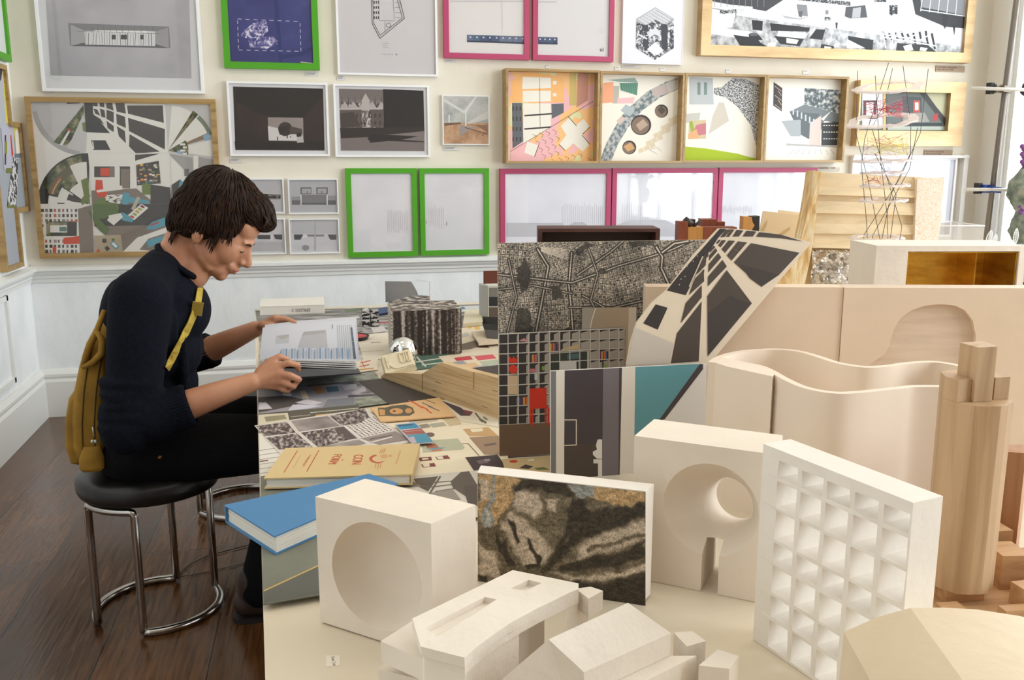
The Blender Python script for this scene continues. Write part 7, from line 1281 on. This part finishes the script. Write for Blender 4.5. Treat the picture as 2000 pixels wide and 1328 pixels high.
for w in (-1, 1):
    ell(b, H(.054, .034 * w, -.024), (.034, .027, .040)); ell(b, H(.0785, .031 * w, -.005), (.0118, .016, .0108)); ell(b, H(-.016, .071 * w, -.020), (.016, .009, .027)); ell(b, H(-.012, .068 * w, -.040), (.010, .008, .010))
    b.tube([H(-.010, .046 * w, -.050), H(.018, .046 * w, -.072), H(.050, .034 * w, -.088)], [.012, .012, .013], 10)
NB = V((-.318, Y0, .945))
limb(b, [NB + V((-.03, 0, -.05)), NB, H(-.045, 0, -.065), H(-.02, 0, -.02)], [.064, .054, .051, .050], 20); limb(b, [NB + V((.045, 0, -.01)), H(.01, 0, -.075)], [.048, .044])
limb(b, [V((-.42, Y0, .47)), V((-.395, Y0, .62)), V((-.385, Y0, .76)), V((-.365, Y0, .88))], [.09, .085, .09, .08]); limb(b, [V((-.36, RY + .02, .895)), V((-.35, Y0, .915)), V((-.345, LY - .02, .895))], [.045, .06, .045])
# right arm (near): elbow back, forearm forward
SHR, ELR, WRR = V((-.372, RY, .895)), V((-.408, RY - .045, .595)), aty(491, 747, RY - .02)
limb(b, [SHR, (SHR + ELR) / 2, ELR], [.045, .043, .040])
m1 = ELR + (WRR - ELR) * .3; m2 = ELR + (WRR - ELR) * .68
limb(b, [ELR, m1 + V((0, 0, -.002)), m2, WRR], [.040, .0425, .0335, .0245])
def hand(wrist, knuckles, fingers, thumb, rf=.0088, pr=.0135, wr=.020):
    for k in knuckles: limb(b, [wrist, wrist + (k - wrist) * .5, k], [wr * .8, pr * 1.02, pr * .92], 12)
    limb(b, [knuckles[0], knuckles[1], knuckles[2], knuckles[3]], [pr * .9, pr, pr * .95, pr * .82], 12)
    for fg, s in zip(fingers, (1, 1.03, .97, .86)): limb(b, fg, [rf * s * 1.1, rf * s * 1.08, rf * s, rf * s * .88][:len(fg)], 12)
    limb(b, thumb, [pr * 1.15, rf * 1.25, rf * 1.12, rf * .95][:len(thumb)], 12)
hy = RY - .012
def hp(x, y, dy=0): return aty(x, y, hy + dy)
kn = [hp(540, 716, .004), hp(545, 729, -.004), hp(543, 742, -.002), hp(537, 753, .006)]
hand(WRR, kn, [[kn[0], hp(563, 709, -.006), hp(582, 713, .002), hp(583, 722, .014)], [kn[1], hp(566, 733, -.012), hp(584, 741, -.002), hp(580, 746, .014)], [kn[2], hp(561, 750, -.008), hp(574, 755, .006), hp(571, 757, .022)], [kn[3], hp(553, 761, .002), hp(562, 764, .014), hp(562, 763, .028)]],
     [hp(508, 728, .010), hp(529, 705, .016), hp(546, 697, .022), hp(561, 702, .026)])
# left arm (far)
SHL, ELL, WRL = V((-.352, LY, .895)), V((-.352, LY + .03, .645)), aty(500, 642, 2.69)
limb(b, [SHL, (SHL + ELL) / 2, ELL], [.045, .043, .039]); limb(b, [ELL, ELL + (WRL - ELL) * .35, ELL + (WRL - ELL) * .7, WRL], [.039, .041, .032, .0235])
def hq(x, y, Y=2.66): return aty(x, y, Y)
kn = [hq(538, 622, 2.655), hq(541, 627, 2.672), hq(540, 633, 2.688), hq(537, 640, 2.70)]
hand(WRL, kn, [[kn[0], hq(560, 624, 2.648), hq(576, 631, 2.640), hq(584, 638, 2.634)], [kn[1], hq(566, 630, 2.660), hq(580, 640, 2.652), hq(586, 648, 2.646)], [kn[2], hq(562, 640, 2.676), hq(574, 650, 2.666), hq(578, 658, 2.66)], [kn[3], hq(556, 648, 2.69), hq(566, 656, 2.68), hq(570, 664, 2.676)]], [hq(514, 636, 2.665), hq(532, 640, 2.64), hq(546, 648, 2.632), hq(556, 654, 2.63)])
# legs inside the trousers
HPR, HPL = V((-.425, Y0 - .085, .485)), V((-.425, Y0 + .085, .485)); KR, KL = V((.015, Y0 - .105, .485)), V((.03, Y0 + .11, .485)); AR, AL = V((-.135, Y0 - .12, .09)), V((.02, Y0 + .12, .09))
for h_, k_, a_ in ((HPR, KR, AR), (HPL, KL, AL)): limb(b, [h_, (h_ + k_) / 2, k_, (k_ + a_) / 2 + V((-.015, 0, 0)), a_], [.075, .065, .05, .045, .032])
body = fuse(b, 'body', SKIN, man, .0036, 7, .5)
# --- eyes, brows, lips laid on the face
from mathutils.bvhtree import BVHTree
bof = wloc(body); fbv = BVHTree.FromPolygons([v.co + bof for v in body.data.vertices], [p.vertices for p in body.data.polygons])
def on_face(f, w, u, out=.0006):
    d = (H(f, w, u) - H(0, 0, u * .6)).normalized(); h = fbv.ray_cast(H(f, w, u) + d * .06, -d); return (h[0] + h[1] * out) if h[0] is not None else H(f, w, u)
LASH = C(38, 26, 22); LIP = C(176, 98, 84, .45)
b = MB()
for w in (-1, 1): b.tube([on_face(.09, (.018 + .0065 * k) * w, -.007 - .0035 * math.sin(PI * k / 4)) for k in range(5)], [.0008, .0016, .0018, .0016, .0008], 6)
b.build('eyelashes', LASH, man)
b = MB()
for w in (-1, 1): b.tube([on_face(.09, (.012 + .008 * k) * w, .012 + .004 * math.sin(PI * k / 4)) for k in range(5)], [.0016, .0028, .0030, .0024, .0010], 6)
b.build('eyebrows', HAIRM, man)
b = MB(); b.tube([on_face(.095, -.020 + .005 * k, -.0575 - .001 * abs(k - 4), .0002) for k in range(9)], [.0006, .0018, .0026, .003, .0026, .003, .0026, .0018, .0006], 6); b.tube([on_face(.095, -.018 + .0045 * k, -.0685 + .001 * abs(k - 4), .0) for k in range(9)], [.0006, .002, .003, .0034, .0036, .0034, .003, .002, .0006], 6); b.build('lips', LIP, man)
# --- hair: a cap with many swept locks
rh = random.Random(21); b = MB()
ell(b, H(-.018, 0, .060), (.102, .084, .088)); ell(b, H(-.062, 0, .014), (.060, .072, .068)); ell(b, H(-.074, 0, -.026), (.036, .058, .046)); ell(b, H(.046, 0, .088), (.062, .066, .046)); ell(b, H(.082, 0, .084), (.034, .050, .026))
for w in (-1, 1): ell(b, H(.010, .061 * w, .036), (.050, .022, .044)); ell(b, H(-.030, .060 * w, .002), (.048, .023, .036)); ell(b, H(-.050, .056 * w, -.014), (.036, .022, .036))
cap = fuse(b, 'hair', HAIRM, man, .0045, 6); coff = wloc(cap)
from mathutils.bvhtree import BVHTree
cv = [v.co + coff for v in cap.data.vertices]; cbv = BVHTree.FromPolygons(cv, [p.vertices for p in cap.data.polygons])
hair_verts = cv; b = MB(); b.use(HAIRM); n_l = 0
pole = H(-.045, .0, .150)
while n_l < 2700:
    p = rh.choice(cv); q = HM.transposed() @ (p - HE) / HS          # head frame: forward, right, up
    loc, nor, _, _ = cbv.find_nearest(p); fl = (p - pole); fl = fl - nor * fl.dot(nor)
    if fl.length < .006: continue
    fl = fl.normalized() + f_ * (.45 if q.x > .02 else .0) + V((rh.uniform(-.25, .25), rh.uniform(-.25, .25), rh.uniform(-.3, .05))); fl = (fl - nor * fl.dot(nor)).normalized()
    L = rh.uniform(.034, .080); pts = []; cur = p.copy(); lift = rh.uniform(.0003, .0040); wv = rh.uniform(-.5, .5)
    if q.z < .03 and q.x > .0 : L *= .6
    for k in range(6):
        t = k / 5; l2, n2, _, _ = cbv.find_nearest(cur)
        tipout = .010 * max(0, t - .5) * rh.random() if q.z < .02 or q.x > .07 else 0
        pts.append(l2 + n2 * (lift * math.sin(PI * min(1, .15 + t * .85)) + tipout)); side = nor.cross(fl); step = (fl + side * wv * (t - .3) + V((0, 0, -.35 * t))); step = (step - n2 * step.dot(n2)).normalized() * (L / 5)
        nxt = l2 + step
        cur = nxt
        if k > 1 and (cbv.find_nearest(cur)[0] - cur).length > .006: pts.append(cur); break
    rr = rh.uniform(.0010, .0023); n = len(pts); b.tube(pts, [rr * (.7 + .5 * math.sin(PI * k / max(1, n - 1))) * (1 - .86 * (k / max(1, n - 1)) ** 3) for k in range(n)], 5, cap=False); n_l += 1
for k in range(330):       # ragged ends: nape, over the ears, quiff
    kind = k % 3
    if kind == 0: w = rh.uniform(-.062, .062); x0 = -.088 + abs(w) * .5; P_ = [V((x0 - .004, w, -.046)), V((x0 - .006, w, -.062)), V((x0 + .0 + rh.uniform(-.006, .008), w * 1.02, -.078 - rh.uniform(0, .012)))]
    elif kind == 1: s1 = rh.choice((-1, 1)); x0 = rh.uniform(-.05, .048); z0 = .016 if x0 > -.02 else -.008; P_ = [V((x0, .076 * s1, z0 + .02)), V((x0 + .006, .0795 * s1, z0)), V((x0 + .012 + rh.uniform(-.006, .006), .077 * s1, z0 - .018 - rh.uniform(0, .010)))]
    else: w = rh.uniform(-.052, .052); P_ = [V((.076, w, .104)), V((.106 - abs(w) * .2, w, .096)), V((.118 - abs(w) * .35, w + .004, .076 + rh.uniform(-.006, .010)))]
    b.tube([H(*q) for q in P_], [.0018, .0021, .0005], 5, cap=False)
for k in range(40):        # sideburn
    w = 1 if k % 2 else -1; z0 = rh.uniform(-.034, .012); x0 = rh.uniform(.010, .030); b.tube([H(x0, .0685 * w, z0), H(x0 + .003, .0705 * w, z0 - .008), H(x0 + .004, .068 * w, z0 - .018)], [.0024, .0022, .0005], 4, cap=False)
lk = b.build('locks', None, cap, smooth=True)
# --- jumper
b = MB()
def slab_(c, r): ellw(b, c, r)
for c, r in (((-.425, Y0, .475), (.115, .175, .085)), ((-.405, Y0, .54), (.112, .170, .10)), ((-.382, Y0, .64), (.112, .165, .11)), ((-.372, Y0, .74), (.122, .172, .11)), ((-.366, Y0, .83), (.128, .178, .105)), ((-.358, Y0, .89), (.108, .165, .075)), ((-.445, Y0, .80), (.060, .13, .13)), ((-.300, Y0, .84), (.075, .13, .085))): slab_(c, r)
limb(b, [V((-.362, RY + .03, .912)), V((-.345, Y0 - .07, .945)), V((-.340, Y0, .945)), V((-.340, Y0 + .07, .945)), V((-.352, LY - .03, .912))], [.062, .055, .060, .055, .062])
# neckband
ncx = V((-.300, Y0, .966)); nx = V((.66, 0, .75)).normalized(); ny = V((0, 1, 0)); nzv = nx.cross(ny); ring = [ncx + (ny * math.cos(a) * .070 + nzv * math.sin(a) * .064) for a in [2 * PI * k / 28 for k in range(29)]]
SLE = ELR + V((-.012, 0, -.012)); CUF = ELR + (WRR - ELR) * .36
limb(b, [SHR + V((0, .01, .0)), SHR + (ELR - SHR) * .35, SHR + (ELR - SHR) * .7, SLE, SLE + (CUF - SLE) * .5, CUF], [.076, .071, .066, .064, .060, .054], 24)
CUL = aty(402, 687, 2.745); limb(b, [SHL, SHL + (ELL - SHL) * .5, ELL + V((-.01, 0, -.008)), CUL], [.074, .066, .062, .052], 24)
rw = random.Random(8)
for k in range(9):         # gathered folds above the elbow and along the forearm sleeve
    t = .62 + k * .05; c = SHR + (SLE - SHR) * min(t, 1) if t <= 1 else SLE + (CUF - SLE) * (t - 1) * 1.6; ax = (SLE - SHR).normalized() if t <= 1 else (CUF - SLE).normalized(); e1 = ax.orthogonal().normalized(); e2 = ax.cross(e1); rr = .0650 - .001 * k
    a0 = rw.uniform(0, 6); b.tube([c + (e1 * math.cos(a) + e2 * math.sin(a)) * (rr + .002 * math.sin(3 * a + k)) + ax * (.009 * math.sin(a + a0)) for a in [2 * PI * q / 22 for q in range(23)]], .0090, 8)
for a_, c_ in (((-.30, RY + .03, .86), (-.33, RY + .05, .70)), ((-.285, RY + .05, .80), (-.31, RY + .08, .60)), ((-.45, RY + .06, .72), (-.36, RY + .06, .57)), ((-.48, RY + .09, .62), (-.36, RY + .04, .50))): b.tube([V(a_), (V(a_) + V(c_)) / 2 + V((.008, -.012, 0)), V(c_)], [.006, .015, .006], 8)
jum = fuse(b, 'jumper', NAVY, man, .0056, 5, .5)
# open the neck, leave a ribbed band round it
b = MB(); b.tube(ring, .0085, 10, cap=False); b.build('neckband', NAVY, jum)
b = MB(); ax = (CUF - SLE).normalized(); e1 = ax.orthogonal().normalized(); e2 = ax.cross(e1)
def cuff(c, ax, r0, ln):
    e1 = ax.orthogonal().normalized(); e2 = ax.cross(e1); B = MB()
    B.grid(lambda u, v: c + ax * (ln * (v - .2)) + (e1 * math.cos(2 * PI * u) + e2 * math.sin(2 * PI * u)) * (r0 + .0016 * math.cos(2 * PI * u * 44) - .012 * max(0, v - .86) * 4), 176, 8, closeu=True); B.build('cuff', NAVY, jum)
cuff(CUF + V((0, 0, -.002)), (WRR - ELR).normalized(), .0545, .048); cuff(CUL, (WRL - ELL).normalized(), .050, .03)
# --- trousers and shoes
b = MB(); ellw(b, (-.425, Y0, .47), (.125, .175, .078)); ellw(b, (-.46, Y0, .48), (.09, .16, .075))
for h_, k_, a_ in ((HPR, KR, AR), (HPL, KL, AL)): limb(b, [h_, h_ + (k_ - h_) * .35, h_ + (k_ - h_) * .7, k_, k_ + (a_ - k_) * .5 + V((-.012, 0, 0)), a_ + V((0, 0, -.01))], [.092, .090, .080, .070, .062, .056], 22)
tr = fuse(b, 'trousers', BLKD, man, .007, 6, .5)
b = MB(); rv = aty(312, 893, RY - .045 + .0); b.sphere(rv, .0045, 10, 8); b.build('rivet', C(150, 90, 60, .4, .8), tr)
SHOE = NZ('brown_shoe_leather', [(.3, (40, 27, 22)), (.7, (62, 42, 34))], scale=20, rough=.5)
for a_ in (AR, AL):
    b = MB(); limb(b, [a_ + V((-.035, 0, -.045)), a_ + V((.03, 0, -.045)), a_ + V((.11, 0, -.055)), a_ + V((.165, 0, -.062))], [.038, .040, .034, .026]); limb(b, [a_ + V((-.012, 0, -.03)), a_ + V((-.012, 0, .02))], [.044, .046]); 
    for v in b.bm.verts: v.co.z = max(v.co.z, .012)
    sh = fuse(b, 'shoe', SHOE, man, .006, 4); B = MB(); B.prism([(p.x, p.y, .0005) for p in [a_ + V((math.cos(t) * (.105 if math.cos(t) > 0 else .03) + (.085 if math.cos(t) > 0 else -.045), math.sin(t) * .040, 0)) for t in [2 * PI * k / 20 for k in range(20)]]], [(p.x, p.y, .0135) for p in [a_ + V((math.cos(t) * (.105 if math.cos(t) > 0 else .03) + (.085 if math.cos(t) > 0 else -.045), math.sin(t) * .040, 0)) for t in [2 * PI * k / 20 for k in range(20)]]]); B.build('sole', C(34, 26, 22), sh)
# --- backpack
bp = thing('backpack', 'mustard yellow canvas backpack worn on the seated reader\'s back', 'bag', (-.57, Y0, .40))
dxb = .026
prof = [(.458, -.545, .026, .10), (.474, -.552, .040, .132), (.515, -.556, .046, .146), (.58, -.552, .046, .150), (.66, -.542, .044, .148), (.72, -.530, .040, .144), (.78, -.514, .034, .134), (.82, -.500, .026, .116), (.848, -.488, .014, .08)]
def pack(prof, dx=.026, s=1.0, e=.42):
    def P_(u, v):
        q = v * (len(prof) - 1); i = min(int(q), len(prof) - 2); t = q - i; z, x, rx, ry = [prof[i][k] + (prof[i + 1][k] - prof[i][k]) * t for k in range(4)]
        a = 2 * PI * u; c, sn = math.cos(a), math.sin(a); wob = 1 + .03 * noise.noise(V((c * 2, sn * 2, z * 14)))
        return V((x + dx + rx * s * math.copysign(abs(c) ** e, c) * wob, Y0 + ry * s * math.copysign(abs(sn) ** .5, sn), z))
    B = MB(); B.grid(P_, 48, 40, closeu=True); n = len(B.bm.verts); bmesh.ops.holes_fill(B.bm, edges=B.bm.edges); return B
pack(prof).build('body', MUST, bp, smooth=True)
pk = [(.456, -.580, .016, .09), (.472, -.588, .024, .122), (.515, -.592, .026, .132), (.58, -.588, .026, .134), (.64, -.578, .022, .128), (.668, -.570, .010, .10)]
pack(pk).build('front_pocket', MUST, bp, smooth=True)
nr = Y0 - .150
pk2 = [(.456, -.550, .022, .006), (.464, -.550, .030, .013), (.492, -.548, .030, .015), (.522, -.546, .020, .006)]
B = MB()
def sp(u, v):
    q = v * 3; i = min(int(q), 2); t = q - i; z, x, rx, ry = [pk2[i][k] + (pk2[i + 1][k] - pk2[i][k]) * t for k in range(4)]; a = 2 * PI * u; return V((x + .026 + rx * math.cos(a), nr + .004 + ry * math.sin(a), z))
B.grid(sp, 24, 14, closeu=True); bmesh.ops.holes_fill(B.bm, edges=B.bm.edges); B.build('side_pocket', MUST, bp, smooth=True)
B = MB(); zp = [V((x + .026, Y0 - ry * .985 - .006, z)) for z, x, rx, ry in prof[1:-1]]; B.tube([p + V((-.012, .004, 0)) for p in zp], .0028, 6); B.build('zipper', C(110, 84, 26), bp); B = MB(); B.tube([p + V((.016, .004, 0)) for p in zp], .0028, 6); B.build('zipper', C(110, 84, 26), bp)
B = MB(); B.tube([aty(x, y, nr - .006) for x, y in ((204, 606), (188, 650), (176, 672), (166, 700), (160, 718))], [.006, .008, .009, .008, .004], 8); B.tube([aty(x, y, nr - .012) for x, y in ((188, 646), (200, 664), (199, 690), (182, 708), (160, 718))], [.006, .009, .010, .009, .005], 8); B.build('grab_handle', MUST, bp, smooth=True)
B = MB(); B.tube([aty(x, y, nr - .004) for x, y in ((192, 838), (206, 830), (218, 816), (226, 800), (234, 804), (228, 818), (212, 832))], .0055, 8); B.build('strap_loop', MUST, bp)
B = MB(); B.tube([aty(181, 834, nr - .02), aty(184, 852, nr - .022)], .0022, 6); B.sphere(aty(181, 862, nr - .022), .0052, 10, 8); B.sphere(aty(187, 862, nr - .022), .0052, 10, 8); B.build('cord_beads', C(200, 196, 186, .3, .6), bp)
# chest strap laid on the jumper
from mathutils.bvhtree import BVHTree
off = wloc(man); bv = BVHTree.FromPolygons([v.co + off for v in jum.data.vertices], [p.vertices for p in jum.data.polygons])
def onj(x, y):
    d = ray(x, y).normalized(); h = bv.ray_cast(EYE, d); return (h[0] + h[1] * .0055, h[1]) if h[0] is not None else None
path = [(388, 553), (387, 565), (385, 580), (382, 596), (376, 612), (368, 630), (359, 648), (350, 667), (341, 685), (332, 702), (323, 719)]
lft, rgt = [], []
for i, (x, y) in enumerate(path):
    x2, y2 = path[min(i + 1, len(path) - 1)]; x1, y1 = path[max(i - 1, 0)]; l = math.hypot(x2 - x1, y2 - y1); nxp, nyp = -(y2 - y1) / l, (x2 - x1) / l
    a, c = onj(x + nxp * 5.5, y + nyp * 5.5), onj(x - nxp * 5.5, y - nyp * 5.5)
    if a and c: lft.append(a); rgt.append(c)
B = MB(); STR = NZ('mustard_webbing', [(.3, (168, 140, 40)), (.7, (196, 168, 70))], scale=80, rough=.8)
vv = []; ff = []
for (a_, na), (c_, nc) in zip(lft, rgt): vv += [a_, c_, c_ + nc * .0028, a_ + na * .0028]
for i in range(len(lft) - 1):
    for k in range(4): ff.append([i * 4 + k, i * 4 + (k + 1) % 4, i * 4 + 4 + (k + 1) % 4, i * 4 + 4 + k])
ff += [[0, 1, 2, 3], [len(vv) - 1, len(vv) - 2, len(vv) - 3, len(vv) - 4]]; B.use(STR); B.solid(vv, ff)
B.build('chest_strap', STR, bp)
a = onj(379, 604)
if a: B = MB(); B.obox(a[0] + a[1] * .006, (.026, .012, .034), 0, 0, .2); B.build('buckle', C(150, 122, 40), bp, bevel=.002)
